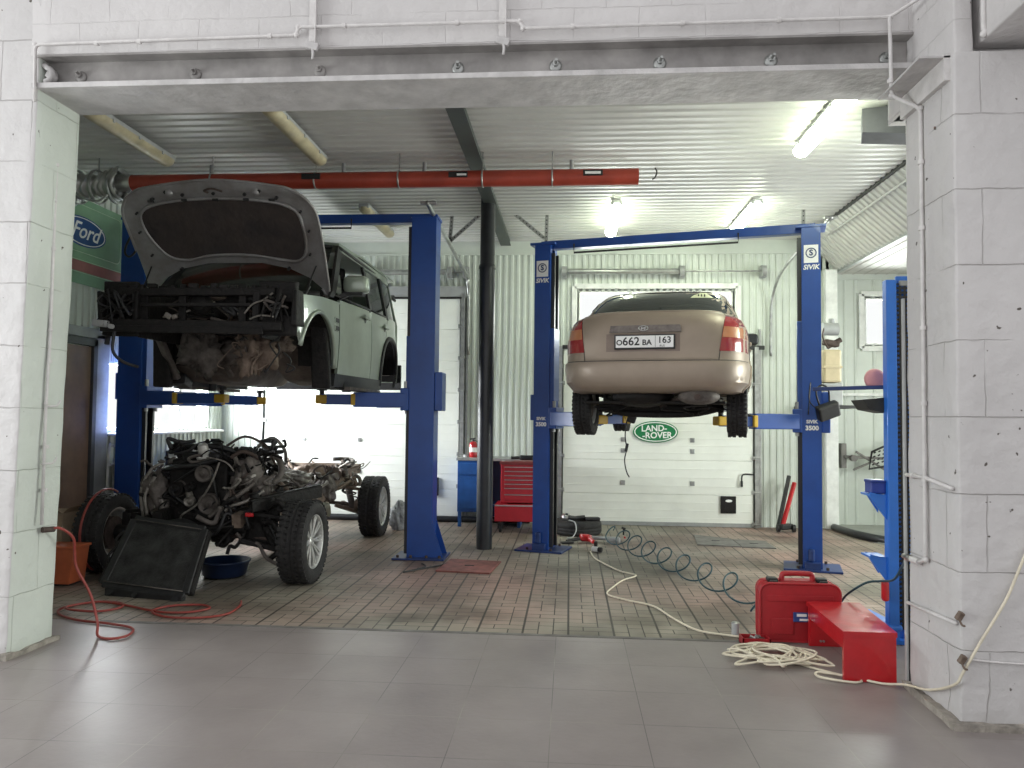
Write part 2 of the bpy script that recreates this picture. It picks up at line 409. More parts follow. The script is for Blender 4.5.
def text_bm(txt, size, depth=.002, shear=0.0, align='CENTER', bold=0.0, spacing=1.0):
    cu = bpy.data.curves.new('t', 'FONT'); cu.body = txt; cu.size = size; cu.extrude = depth; cu.shear = shear
    cu.align_x = align; cu.align_y = 'CENTER'; cu.offset = bold; cu.space_character = spacing
    cu.resolution_u = 3
    ob = bpy.data.objects.new('t', cu); me = ob.to_mesh()
    b = bmesh.new(); b.from_mesh(me); ob.to_mesh_clear(); bpy.data.objects.remove(ob); bpy.data.curves.remove(cu)
    return b
def put_text(mb, txt, c, right, up, size, **k):
    r = Vector(right).normalized(); u = Vector(up).normalized(); n = r.cross(u)
    R = Matrix((r, u, n)).transposed().to_4x4()
    mb.merge(text_bm(txt, size, **k), Matrix.Translation(Vector(c)) @ R); return mb
def oval(mb, c, right, up, a, b, t, n=48):
    r = Vector(right).normalized(); u = Vector(up).normalized(); nn = r.cross(u)
    pts = [Vector(c) + r * a * math.cos(2 * PI * i / n) + u * b * math.sin(2 * PI * i / n) for i in range(n)]
    mb.prism(pts, nn * t); return mb
# ---------------------------------------------------------------- the setting
def ribbed(mb, p0, p1, h, nrm, pitch=.1, d=.018, duty=.35):
    """profiled sheet between p0 and p1, ribs running along vector h, ribs raised along nrm"""
    p0 = Vector(p0); p1 = Vector(p1); L = (p1 - p0).length; u = (p1 - p0).normalized(); nrm = Vector(nrm); h = Vector(h)
    prof = []; k = 0; t = 0
    while t < L:
        for (f, o) in ((0, 0), (1 - duty - .2, 0), (1 - duty - .1, d), (.9, d)):
            x = t + f * pitch
            if x < L: prof.append((x, o))
        t += pitch
    prof.append((L, 0))
    a = [p0 + u * x + nrm * o for x, o in prof]
    vs = a + [q + h for q in a]; n = len(a)
    mb._add(vs, [(i, i + 1, n + i + 1, n + i) for i in range(n - 1)]); return mb

def rough_box(mb, x0, x1, y0, y1, z0, z1, st=.09, amp=.006, bev=.012, foot=0.0):
    b2 = bmesh.new(); bmesh.ops.create_cube(b2, size=1)
    bmesh.ops.scale(b2, vec=(x1 - x0, y1 - y0, z1 - z0), verts=b2.verts)
    bmesh.ops.translate(b2, vec=((x0 + x1) / 2, (y0 + y1) / 2, (z0 + z1) / 2), verts=b2.verts)
    if bev: bmesh.ops.bevel(b2, geom=b2.edges[:], offset=bev, segments=2, affect='EDGES', profile=.5)
    for ax, lo, hi in ((0, x0, x1), (1, y0, y1), (2, z0, z1)):
        k = lo + st
        while k < hi - .02:
            co = [0, 0, 0]; no = [0, 0, 0]; co[ax] = k; no[ax] = 1
            bmesh.ops.bisect_plane(b2, geom=b2.verts[:] + b2.edges[:] + b2.faces[:], plane_co=co, plane_no=no); k += st
    for v in b2.verts:
        c = v.co.copy(); a = amp
        if foot and c.z < foot and c.z > .001: a = amp * 3
        v.co += Vector((pnoise(c * 4) + .6 * pnoise(c * 14), pnoise(c * 4 + V(7, 3, 1)) + .6 * pnoise(c * 14 + V(3, 1, 8)), 0)) * a
    for f in b2.faces: f.smooth = True
    return mb.merge(b2)

def window(n, P0, ux, w, h, nrm, mull=(), frame=.06, sill=None):
    """P0 lower-left corner, ux unit along"""
    P0 = Vector(P0); ux = Vector(ux); uz = V(0, 0, 1); nrm = Vector(nrm)
    t = bpy.data.objects.new('window_%d' % n, None); COL.objects.link(t); t.location = P0; t['kind'] = 'structure'; t['_org'] = tuple(P0)
    def bar(a, b, wd): return MB().bar(a, b, wd, .07, .006, nrm)
    f = MB()
    for a, b in (((0, 0), (w, 0)), ((0, h), (w, h)), ((0, 0), (0, h)), ((w, 0), (w, h))):
        f.bar(P0 + ux * a[0] + uz * a[1], P0 + ux * b[0] + uz * b[1], frame, .08, .006, nrm)
    for m_ in mull: f.bar(P0 + ux * m_, P0 + ux * m_ + uz * h, frame * 1.1, .07, .006, nrm)
    f.build('window_frame', 'white_trim', t)
    g = MB(); a = P0 - nrm * .02; g.prism([a, a + ux * w, a + ux * w + uz * h, a + uz * h], -nrm * .006); g.build('pane', 'glass', t)
    if sill: 
        s_ = MB(); s_.bar(P0 + uz * -.05 + nrm * sill / 2 - ux * .08, P0 + uz * -.05 + nrm * sill / 2 + ux * (w + .08), sill, .035, .008, (0, 0, 1)) if False else None
        s2 = MB(); c0 = P0 + nrm * (sill / 2) + uz * -.045 + ux * (w / 2)
        sz = [abs(ux[i]) * (w + .16) + abs(nrm[i]) * sill + (.035 if i == 2 else 0) for i in range(3)]
        s2.box(c0, sz, None, .008); s2.build('window_sill', 'white_trim', t)
    return t
YB = 12.05; ZC = 4.42; XL = -5.6
# floors
struct(MB().bb(-8, 8, -4, 5.9, -.12, 0).build('floor', 'tiles', org=(0, 0, 0)))
struct(MB().bb(-5.7, 4.6, 5.9, 12.5, -.12, -.001).build('floor', 'pavers', org=(0, 0, 0)))
struct(MB().bb(-3.68, 2.12, 5.86, 5.91, -.10, .003).build('trim_1', 'plate_grey'))
c = MB(); c.prism([(4.02, 12.1, -.05), (4.06, 11.0, -.05), (4.22, 10.3, -.05), (6.5, 9.8, -.05), (6.5, 12.45, -.05), (4.02, 12.45, -.05)], (0, 0, .07))
struct(c.build('floor', 'alcove_floor'))
# side wall left with window opening Y 8.9-11.6, z 1.4-2.28
WY0, WY1, WZ0, WZ1 = 8.95, 11.6, 1.42, 2.27
w = MB()
ribbed(w, (XL, 5.35, 0), (XL, WY0, 0), (0, 0, ZC), (1, 0, 0), .12, .02)
ribbed(w, (XL, WY0, WZ1), (XL, WY1, WZ1), (0, 0, ZC - WZ1), (1, 0, 0), .12, .02)
ribbed(w, (XL, WY0, 0), (XL, WY1, 0), (0, 0, WZ0), (1, 0, 0), .12, .02)
ribbed(w, (XL, WY1, 0), (XL, YB, 0), (0, 0, ZC), (1, 0, 0), .12, .02)
for (a, b_, z0, z1) in ((5.35, WY0, 0, ZC), (WY0, WY1, WZ1, ZC), (WY0, WY1, 0, WZ0), (WY1, YB + .2, 0, ZC)): w.bb(XL - .2, XL - .03, a, b_, z0, z1)
for (y, z0, z1) in ((WY0, WZ0, WZ1), (WY1, WZ0, WZ1)): w.bb(XL - .2, XL, y - .02, y + .02, z0, z1)
struct(w.build('wall_left', 'sheet_wall', org=(XL, 8.7, 0)))
# back wall with high window
HX0, HX1, HZ0, HZ1 = .13, 2.50, 2.86, 3.62
w = MB()
def bw(x0, x1, z0, z1):
    ribbed(w, (x0, YB, z0), (x1, YB, z0), (0, 0, z1 - z0), (0, -1, 0), .1, .016)
    w.bb(x0, x1, YB + .02, YB + .2, z0, z1)
bw(XL, HX0, 0, 4.2); bw(HX1, 4.0, 0, 4.2); bw(HX0, HX1, 0, HZ0); bw(HX0, HX1, HZ1, 4.2)
w.bb(XL, 4.0, YB - .02, YB + .2, 4.2, 4.42); w.bb(XL, 3.6, YB - .035, YB, 4.19, 4.22)
struct(w.build('wall_back', 'sheet_wall', org=(0, YB, 0)))
# white pier and alcove back wall
struct(MB().bb(3.86, 4.04, 11.95, 12.45, 0, 3.93, .01).build('wall_pier', 'white_trim'))
AX0, AX1, AZ0, AZ1 = 4.60, 5.30, 2.82, 3.56
w = MB()
def aw(x0, x1, z0, z1):
    ribbed(w, (x0, 12.4, z0), (x1, 12.4, z0), (0, 0, z1 - z0), (0, -1, 0), .16, .012, .12)
    w.bb(x0, x1, 12.42, 12.6, z0, z1)
aw(4.0, AX0, 0, 3.98); aw(AX1, 6.5, 0, 3.98); aw(AX0, AX1, 0, AZ0); aw(AX0, AX1, AZ1, 3.98)
w.bb(4.0, 6.5, 12.36, 12.4, 3.84, 3.94)
struct(w.build('wall_back', 'sheet_wall', org=(5.2, 12.4, 0)))
w = MB()
for (y1, y0, z0, z1) in ((12.4, 9.3, 0, 3.98), (6.3, 5.1, 0, 3.98), (9.3, 6.3, 0, 1.1), (9.3, 6.3, 3.1, 3.98)):
    ribbed(w, (6.5, y1, z0), (6.5, y0, z0), (0, 0, z1 - z0), (-1, 0, 0), .16, .012); w.bb(6.52, 6.7, y0, y1, z0, z1)
struct(w.build('wall_right', 'sheet_wall', org=(6.5, 8.7, 0)))
window(5, (6.6, 6.3, 1.1), (0, 1, 0), 3.0, 2.0, (-1, 0, 0), (1.0, 2.0))  # added window, out of view, for extra light in the bay
# ceiling, sloping strip and low soffit
c = MB(); ribbed(c, (XL, 5.2, ZC), (XL, YB, ZC), (3.55 - XL, 0, 0), (0, 0, -1), .15, .016, .4); c.bb(XL - .2, 3.6, 5.2, YB + .2, ZC + .01, ZC + .15)
struct(c.build('ceiling', 'sheet_ceiling', org=(-1, 8.6, ZC)))
c = MB(); ribbed(c, (3.55, 5.2, ZC), (3.55, YB, ZC), (.55, 0, -.49), (-.66, 0, -.75), .13, .02, .3)
c.tube([(3.66, 5.3, 4.28), (3.66, 11.2, 4.28)], .012); c.prism([(3.55, YB, 4.42), (4.1, YB, 3.93), (3.55, YB, 3.93)], (0, .1, 0))
struct(c.build('ceiling', 'sheet_ceiling', org=(3.8, 8.6, 4.2)))
c = MB(); ribbed(c, (4.1, 5.1, 3.93), (6.5, 5.1, 3.93), (0, 7.4, 0), (0, 0, -1), .17, .008, .06); c.bb(4.1, 6.5, 5.1, 12.5, 3.94, 4.5)
struct(c.build('ceiling', mat('soffit_boards', (.52, .50, .47), .5), org=(5.2, 8.6, 3.95)))
struct(MB().bb(4.07, 4.12, 5.1, 12.1, 3.90, 3.95).build('trim_2', 'grey_trim'))
struct(MB().bb(3.53, 3.57, 5.3, 12.0, 4.38, 4.44).build('trim_3', 'black'))

# opening wall
w = MB(); rough_box(w, -6.6, -3.67, 4.91, 5.37, 0, 5.4, .12, .006, .012, .12)
for v in w.bm.verts: v.co.x += -.045 + .021 * v.co.z
o = struct(w.build('wall_front', ['wall_pillar', 'wall_green'], org=(-5, 5.1, 0)))
for p in o.data.polygons:
    if p.normal.x > .7: p.material_index = 1
w = MB(); rough_box(w, -3.70, 2.2, 4.91, 5.05, 4.075, 5.4, .12, .004, .008)
w.bb(-3.7, 2.2, 5.05, 5.37, 3.89, 5.4)
struct(w.build('wall_front', 'wall_white', org=(-.8, 5.1, 4.1)))
w = MB(); rough_box(w, 2.115, 4.2, 4.38, 5.01, 0, 3.71, .12, .006, .014, .14)
struct(w.build('wall_front', 'wall_pillar', org=(3.1, 4.7, 0)))
w = MB(); rough_box(w, 2.13, 2.235, 4.40, 5.3, 3.66, 5.4, .12, .007, .012); rough_box(w, 2.23, 4.2, 4.52, 4.9, 3.66, 5.4, .15, .003, .01)
w.bb(2.16, 4.2, 4.9, 5.37, 3.66, 5.4); w.bb(3.55, 6.6, 5.1, 5.3, 0, 5.4)
struct(w.build('wall_front', 'wall_white', org=(3.1, 4.8, 3.7)))
# rough cement foot of pillars
for nm, pts in (('trim_4', [(2.05, 4.33), (4.2, 4.33), (4.2, 4.40), (2.13, 4.40), (2.13, 5.0), (2.07, 5.02)]), ('trim_5', [(-6.6, 4.88), (-3.69, 4.88), (-3.675, 5.39), (-3.74, 5.39), (-3.74, 4.93), (-6.6, 4.93)])):
    c = MB(); c.panel(pts, lambda u, v: (u, v, .035 + .02 * pnoise((u * 9, v * 9, 0))), (0, 0, -.05), .06)
    for v in c.bm.verts: v.co.x += .012 * pnoise(v.co * 12); v.co.y += .012 * pnoise(v.co * 12 + V(3, 3, 3))
    struct(c.build(nm, mat('crumbled_cement', (.34, .31, .27), .85, 0, .3, 9, .6, 30)))

# lintel channel
t = thing('steel_lintel', 'long grey painted steel channel with bolts spanning the top of the opening', 'steel beam', (-.77, 5.0, 3.87))
MB().bb(-3.66, 2.13, 5.0, 5.04, 3.86, 4.08).build('web', 'steel_grey', t)
b = MB(); b.bb(-3.66, 2.13, 4.88, 5.37, 3.845, 3.87, .003); b.bb(-3.66, 2.13, 4.872, 4.892, 3.838, 3.875, .004); b.build('lower_flange', 'steel_white', t)
MB().bb(-3.66, 2.13, 4.9, 5.0, 4.065, 4.08).build('upper_flange', 'steel_grey', t)
for x in (-3.39, -2.57, -1.7, -.76, -.11, .57, 1.28, 2.0):
    b = MB(); b.lathe([(.0, 0), (.042, 0), (.042, .006), (.03, .014), (0, .016)], (x, 5.0, 3.96), (0, -1, 0), 20)
    b.cyl((x, 5.0, 3.97), (x, 4.965, 3.97), .021, n=6, smooth=False); b.cyl((x, 4.97, 3.97), (x + .006, 4.93, 3.975), .010, n=10)
    b.build('bolt', 'zinc' if x > -1 else 'steel_grey', t)
b = MB(); b.jitter(0); b.tube([(-3.62, 4.95, 4.03), (-3.55, 4.93, 3.97), (-3.60, 4.93, 3.90)], .02, 7, 5); b.sphere((-3.57, 4.95, 3.95), .04, 10); b.jitter(.02, 20); b.build('foam_filler', 'steel_white', t)

# near room's left wall, with an added unseen window to let light in
w = MB()
for (y0, y1, z0, z1) in ((-4, .1, 0, 5.4), (3.7, 4.95, 0, 5.4), (.1, 3.7, 0, 1.1), (.1, 3.7, 3.5, 5.4)): w.bb(-6.8, -6.6, y0, y1, z0, z1)
struct(w.build('wall_left', 'wall_white', org=(-6.7, 1, 0)))
window(4, (-6.7, .1, 1.1), (0, 1, 0), 3.6, 2.4, (1, 0, 0), (1.2, 2.4))
# bearing plate in the right corner
t = thing('bearing_bracket', 'slanting white steel angle fixed in the upper right corner of the opening', 'bracket', (2.05, 4.6, 3.7))
MB().bb(1.95, 2.13, 4.42, 5.0, 3.69, 3.702).build('plate', 'steel_white', t)
MB().bb(2.085, 2.12, 4.42, 5.0, 3.56, 3.70).build('leg', 'pipe_white', t)
# girder
w = MB(); rough_box(w, 2.28, 2.75, 1.0, 4.5, 3.77, 4.6, .2, .003, .01)
tag(w.build('ceiling_girder', 'wall_white'), 'white concrete girder running towards the viewer above the right pillar', 'girder')

# conduits (each run one object with clips as parts)
def conduit(label, pts, r=.0115, clips=(), name='conduit_pipe', m='pipe_white', org=None, group='white painted conduits on the opening wall'):
    loc = Vector(pts[0]); t = thing(name, label, 'pipe', loc, 0, group)
    b = MB(); P = [Vector(p) for p in pts]; Q = [P[0]]
    for i in range(1, len(P) - 1):
        a = (P[i - 1] - P[i]); c_ = (P[i + 1] - P[i]); k = min(.03, a.length * .4, c_.length * .4)
        Q += [P[i] + a.normalized() * k, P[i] + (a.normalized() + c_.normalized()) * k * .3, P[i] + c_.normalized() * k]
    Q.append(P[-1]); b.tube(Q, r, 10); b.build('pipe_run', m, t)
    for p in P[1:-1]: MB().sphere(p, r * 1.5, 12).build('elbow', m, t)
    for (p, d) in clips:
        MB().cyl(Vector(p) - Vector(d) * .012, Vector(p) + Vector(d) * .012, r * 1.6, n=14).build('pipe_clip', m, t)
    return t
X_ = (1, 0, 0); Z_ = (0, 0, 1)
conduit('white painted conduit running along the wall above the steel lintel', [(-3.62, 4.86, 3.74), (-3.63, 4.86, 4.13), (-1.82, 4.87, 4.15), (-1.81, 4.87, 4.205), (-.34, 4.87, 4.205), (-.32, 4.87, 4.155), (1.98, 4.87, 4.165), (2.18, 4.36, 4.17), (2.19, 4.36, 4.9)],
        clips=[((x, 4.87, z), X_) for x, z in ((-3.2, 4.134), (-2.9, 4.137), (-2.0, 4.148), (-1.5, 4.205), (-.75, 4.205), (0, 4.158), (.7, 4.16), (1.3, 4.163))])
conduit('white conduit dropping past the right end of the lintel and down the pillar reveal', [(1.97, 4.86, 4.16), (1.975, 4.86, 3.66), (2.095, 4.74, 3.53), (2.095, 4.74, .83), (2.095, 4.83, .80)],
        clips=[((1.97, 4.86, 3.75), Z_)] + [((2.095, 4.74, z), Z_) for z in (3.2, 2.8, 2.2, 1.75, 1.3)])
conduit('white conduit low on the pillar reveal carrying the blue hose fitting', [(2.10, 5.00, 1.31), (2.10, 4.74, 1.31), (2.10, 4.42, 1.275)], .012, [((2.10, 4.9, 1.31), (0, 1, 0))])
conduit('thin white conduit slanting across the lower pillar reveal', [(2.10, 5.00, .52), (2.10, 4.40, .55)], .011)
conduit('white conduit pipe standing on the ledge of the right pillar and turning right', [(2.27, 4.36, 5.2), (2.27, 4.36, 3.79), (2.6, 4.30, 3.80), (3.2, 4.30, 3.80)], .014, [((2.27, 4.36, 4.05), Z_), ((2.5, 4.32, 3.80), X_)])
conduit('thin painted cable pipe running down the left pillar reveal', [(-3.655, 4.96, 3.83), (-3.655, 5.16, 3.77), (-3.655, 5.15, 3.14), (-3.655, 5.15, 2.22), (-3.655, 5.13, 1.7), (-3.655, 5.13, .86)], .011,
        [((-3.655, 5.15, z), Z_) for z in (3.4, 2.8, 2.0, 1.4, 1.1)])
for x, lb in ((-1.71, 'white steel strap hanging down over the left part of the lintel'), (-.45, 'white steel strap hanging down over the middle of the lintel')):
    t = thing('hanging_strap', lb, 'strap', (x, 4.87, 4.0), 0, 'steel straps over the lintel')
    MB().bb(x - .028, x + .022, 4.875, 4.885, 4.07, 5.3).build('flat_bar', 'pipe_white', t)
    MB().bb(x + .015, x + .022, 4.855, 4.885, 4.07, 5.3).build('rib', 'pipe_white', t)
    b = MB(); b.box((x, 4.86, 4.07), (.09, .03, .05), (0, .3, 0), .006); b.tube([(x, 4.86, 4.07), (x + .01, 4.85, 4.02), (x + .005, 4.86, 3.98)], .009, 8, 4); b.build('hook', 'steel_white', t)
# clamp pipe brackets & mortar lines as real thin ridges on the left and right pillars
for i, z in enumerate((.62, 1.02, 1.55, 2.05, 2.62, 3.12)):
    pass

# ---------------------------------------------------------------- windows
window(1, (XL - .06, WY0, WZ0), (0, 1, 0), WY1 - WY0, WZ1 - WZ0, (1, 0, 0), (.9, 1.8), .07, .28)
window(2, (HX0, YB + .04, HZ0), (1, 0, 0), HX1 - HX0, HZ1 - HZ0, (0, -1, 0), (.8, 1.6))
b = MB()
for a_, c_ in (((HX0 - .07, HZ0 - .07), (HX1 + .07, HZ0 - .07)), ((HX0 - .07, HZ1 + .07), (HX1 + .07, HZ1 + .07)), ((HX0 - .07, HZ0 - .07), (HX0 - .07, HZ1 + .07)), ((HX1 + .07, HZ0 - .07), (HX1 + .07, HZ1 + .07))):
    b.bar((a_[0], YB - .03, a_[1]), (c_[0], YB - .03, c_[1]), .08, .04, .004, (0, -1, 0))
struct(b.build('trim_6', 'white_trim'))
window(3, (AX0, 12.44, AZ0), (1, 0, 0), AX1 - AX0, AZ1 - AZ0, (0, -1, 0))
b = MB()
for a_, c_ in (((AX0 - .06, AZ0 - .06), (AX1 + .06, AZ0 - .06)), ((AX0 - .06, AZ1 + .06), (AX1 + .06, AZ1 + .06)), ((AX0 - .06, AZ0 - .06), (AX0 - .06, AZ1 + .06)), ((AX1 + .06, AZ0 - .06), (AX1 + .06, AZ1 + .06))):
    b.bar((a_[0], 12.37, a_[1]), (c_[0], 12.37, c_[1]), .08, .04, .004, (0, -1, 0))
b.bb(4.2, 5.6, 12.28, 12.4, 2.02, 2.06)
struct(b.build('trim_7', 'white_trim'))
# roller blind box over the left window
t = thing('roller_blind', 'pale ribbed roller blind half drawn over the near end of the left window', 'blind', (XL + .05, 9.1, 2.2))
ribbed(MB(), (XL + .04, 8.92, 2.26), (XL + .04, 9.35, 2.26), (0, 0, .38), (1, 0, 0), .04, .01).build('slats', 'white_trim', t)
MB().bb(XL + .02, XL + .1, 8.9, 9.37, 2.62, 2.70, .01).build('head_box', 'white_trim', t)

# brown door with grey frame in left wall
t = bpy.data.objects.new('door_3', None); COL.objects.link(t); t.location = (XL, 8.3, 0); t['kind'] = 'structure'; t['_org'] = (XL, 8.3, 0)
MB().bb(XL + .02, XL + .06, 7.7, 8.52, .45, 2.40).build('door_leaf', 'brown_door', t)
MB().bb(XL + .02, XL + .065, 7.7, 8.52, .02, .45).build('kick_panel', 'grey_trim', t)
b = MB(); b.bb(XL + .02, XL + .09, 8.53, 8.60, 0, 2.48); b.bb(XL + .02, XL + .09, 7.6, 8.60, 2.41, 2.49); b.build('door_frame', mat('dark_grey_frame', (.075, .08, .085), .5), t)
MB().bb(XL + .02, XL + .07, 8.61, 8.86, 0, 2.55, .004).build('side_trim', 'grey_trim', t)
struct(MB().bb(XL + .02, XL + .07, 5.6, 8.86, 2.50, 2.62, .01).build('trim_8', 'grey_trim'))

# sectional garage doors
def garage(n, x0, x1, top, hz, mt):
    t = bpy.data.objects.new('door_%d' % n, None); COL.objects.link(t); t.location = (x0, YB - .06, 0); t['kind'] = 'structure'; t['_org'] = (x0, YB - .06, 0)
    k = len(hz) - 1
    for i in range(k):
        b = MB(); z0, z1 = hz[i] + .0012, hz[i + 1] - .0012
        b.bb(x0, x1, YB - .09, YB - .045, z0, z1, .005)
        nr = max(2, int((z1 - z0) / .11)); 
        for j in range(1, nr): z = z0 + (z1 - z0) * j / nr; b.bb(x0 + .01, x1 - .01, YB - .094, YB - .089, z - .006, z + .006, .002)
        b.build('door_panel', mt, t)
    MB().bb(x0, x1, YB - .10, YB - .04, 0, .06, .004).build('bottom_seal', 'grey_trim', t)
    for s_, x in ((-1, x0), (1, x1)):
        b = MB(); b.bb(x - .03 + s_ * .05, x + .03 + s_ * .05, YB - .13, YB - .03, 0, top + .02); b.bb(x + s_ * .10, x + s_ * .13, YB - .06, YB - .02, 0, top + .3); b.build('vertical_track', 'zinc', t)
        for z in hz[:-1]:
            h_ = MB(); h_.box((x + s_ * .02, YB - .105, z + .05), (.09, .02, .06), None, .004); h_.cyl((x, YB - .12, z + .05), (x + s_ * .1, YB - .12, z + .05), .014, n=10); h_.build('hinge', 'zinc', t)
    return t
g1 = garage(1, -4.85, -1.73, 3.55, [0, .5, 1.0, 1.5, 2.0, 2.5, 3.0, 3.5], 'door_white')
MB().bb(-4.95, -1.63, YB - .12, YB - .03, 3.5, 3.68, .004).build('header', 'grey_trim', g1); MB().bb(-4.9, -1.7, YB - .13, YB - .06, 3.48, 3.51).build('top_seal', 'black', g1)
for x in (-4.2, -3.3, -2.5):
    for z in (.75, 1.25): MB().bb(x - .03, x + .03, YB - .105, YB - .09, z - .03, z + .03, .004).build('hinge_plate', 'zinc', g1)
b = MB(); b.bb(-2.19, -2.03, YB - .13, YB - .09, .40, .68, .008); b.bb(-2.15, -2.07, YB - .14, YB - .12, .48, .6, .006); b.build('lock_plate', 'black', g1)
g2 = garage(2, -.10, 2.78, 2.72, [0, .48, 1.0, 1.56, 2.12, 2.70], 'door_white')
MB().bb(-.12, 2.95, YB - .12, YB - .05, 2.70, 2.76, .004).build('header', 'black', g2)
for x in (.82, 1.87):
    for z in (.65, 1.14, 1.31): 
        b = MB(); b.bb(x - .035, x + .035, YB - .105, YB - .09, z - .035, z + .035, .006); b.cyl((x, YB - .11, z), (x, YB - .1, z), .012); b.build('hinge_plate', 'zinc', g2)
b = MB(); b.bb(2.29, 2.52, YB - .12, YB - .09, .21, .47, .006); b.build('letter_plate', 'black_gloss', g2)
b = MB(); oval(b, (2.41, YB - .125, .40), (1, 0, 0), (0, 0, 1), .05, .02, .004); b.build('badge', 'white', g2)
b = MB(); b.tube([(2.78, YB - .1, .80), (2.62, YB - .13, .80), (2.60, YB - .13, .70)], .012, 8, 4); b.box((2.60, YB - .13, .66), (.035, .03, .09), None, .006); b.build('handle', 'black', g2)
b = MB(); b.tube([(1.28, YB - .11, .05), (1.38, YB - .12, .012), (1.5, YB - .11, .03)], .01, 6, 4); 
b.bm.free()
# torsion shafts
for (n, xa, xs0, xs1, xb, z, lb, gp) in ((1, -4.9, -3.1, -1.95, -1.6, 3.90, 'torsion spring shaft across the top of the left garage door', None), (2, -.15, -.05, 1.65, 2.98, 3.90, 'torsion spring shaft above the right garage door window', None)):
    t = thing('torsion_shaft', lb, 'spring shaft', (xs0, YB - .14, z))
    MB().cyl((xa, YB - .14, z), (xb, YB - .14, z), .014).build('shaft', 'zinc', t)
    pr = []; k = int((xs1 - xs0) / .02)
    for i in range(k + 1): pr += [(.040, i * .02), (.046, i * .02 + .01)]
    MB().lathe(pr, (xs0, YB - .14, z), (1, 0, 0), 18).build('coil_spring', 'zinc', t)
    for x in (xs0 - .05, xb - .04, xs1 + .06):
        b = MB(); b.cyl((x - .03, YB - .14, z), (x + .03, YB - .14, z), .075, n=24); b.cyl((x - .04, YB - .14, z), (x - .03, YB - .14, z), .09, n=24); b.bb(x - .045, x + .045, YB - .12, YB - .01, z - .09, z + .09, .004); b.build('cable_drum', 'grey_trim', t)
# rails running from the doors to ceiling hangers
t = thing('door_rail', 'galvanised door rail rising from the left garage door to the ceiling', 'rail', (-1.62, 12, 3.7))
MB().tube([(-1.60, 11.98, 2.6), (-1.60, 11.98, 3.4), (-1.60, 11.85, 3.72), (-1.60, 11.5, 3.82), (-1.60, 8.9, 3.98), (-1.60, 8.4, 4.02)], .026, 6, 5).build('rail', 'zinc', t)
b = MB(); b.cyl((-1.68, 8.42, 4.02), (-1.5, 8.42, 4.02), .02); b.build('end_stop', 'zinc', t)
t = thing('door_rail', 'galvanised door rail curving up from the right garage door towards the blue lift', 'rail', (3.08, 12, 3.7))
MB().tube([(3.05, 11.98, 2.6), (3.06, 11.98, 3.3), (3.08, 11.85, 3.62), (3.08, 11.4, 3.82), (3.08, 10.6, 3.93), (3.08, 9.3, 4.05)], .022, 8, 6).build('rail', 'zinc', t)
b = MB(); b.cyl((3.0, 9.32, 4.05), (3.16, 9.32, 4.05), .018); b.build('end_stop', 'zinc', t)
def perf(label, p, q, grp='perforated hanger straps under the ceiling'):
    t = thing('hanger_strap', label, 'hanger', q, 0, grp)
    d = Vector(q) - Vector(p); MB().bar(p, q, .05, .006, 0, (0, 1, 0)).build('strap', 'zinc', t)
    k = int(d.length / .055); b = MB()
    for i in range(k): c_ = Vector(p) + d * ((i + .5) / k); b.cyl(c_ + V(0, -.006, 0), c_ + V(0, .006, 0), .009, n=8)
    b.build('slots', 'black', t)
perf('upright perforated strap hanging right of the left lift', (-1.65, 10.5, 4.42), (-1.68, 10.5, 4.02))
perf('slanting perforated strap left of the black column', (-1.27, 10.5, 4.42), (-1.68, 10.5, 4.06))
perf('slanting perforated strap right of the black column', (-.77, 10.45, 4.42), (-.36, 10.45, 4.08))
perf('upright perforated strap above the left post of the right lift', (-.33, 10.45, 4.42), (-.34, 10.45, 4.02))
perf('short perforated strap above the right post of the right lift', (3.05, 10.3, 4.42), (3.05, 10.3, 4.1))

# baseboard pipe on back wall
struct(MB().cyl((-4.9, YB - .16, .05), (-.6, YB - .16, .05), .045, n=14).build('baseboard_back', 'black_steel'))
b = MB(); b.tube([(3.95, 11.9, .04), (4.0, 11.2, .05), (4.25, 10.6, .05), (4.8, 10.2, .05), (6.4, 9.75, .05)], .055, 10, 6)
struct(b.build('baseboard_right', 'black_steel'))

# structural column and ceiling beam
t = thing('support_column', 'black round steel column standing between the two car lifts', 'column', (-1.05, 9.6, 0))
MB().cyl((-1.05, 9.6, 0), (-1.05, 9.6, 3.55), .10, n=32).build('shaft', 'black_steel', t)
b = MB(); b.lathe([(.107, 0), (.107, .04), (.094, .05), (.092, .9)], (-1.05, 9.6, 3.5), (0, 0, 1), 32); b.build('upper_sleeve', 'black_steel', t)
b = MB(); b.bb(-1.09, -.95, 5.4, 11.95, 4.33, 4.41, .006); b.bb(-1.10, -.94, 5.4, 11.95, 4.32, 4.332)
tag(b.build('roof_beam', mat('dark_green_steel', (.06, .07, .065), .45, .2)), 'dark steel roof beam running under the ceiling towards the back wall', 'beam')

# ceiling lamps
def lamp(label, x, y0, y1, on, z=ZC - .085, grp=None, w=.16):
    t = thing('ceiling_lamp', label, 'ceiling lamp', (x, (y0 + y1) / 2, z - .1), 0, grp or 'tube lamps under the ceiling')
    MB().bb(x - w * .42, x + w * .42, y0 + .02, y1 - .02, z - .03, z + .03, .008).build('housing', 'light_grey', t)
    def f(u, v):
        a = PI * u; yy = y0 + (y1 - y0) * v; e = min(v, 1 - v) * (y1 - y0) / .08; e = math.sqrt(max(0, 1 - (1 - min(e, 1)) ** 2)) if e < 1 else 1
        return V(x - w / 2 * math.cos(a) * (.3 + .7 * e), yy, z - .02 - .075 * math.sin(a) * e)
    b = MB(); b.grid(f, 11, 25); b.build('lamp_cover', 'lamp_on' if on else 'lamp_off', t)
    for y in (y0 + .3, (y0 + y1) / 2, y1 - .3):
        for s_ in (-1, 1): MB().box((x + s_ * w * .5, y, z - .025), (.015, .03, .03), None, .003).build('clip', 'light_grey', t)
    if on:
        pass
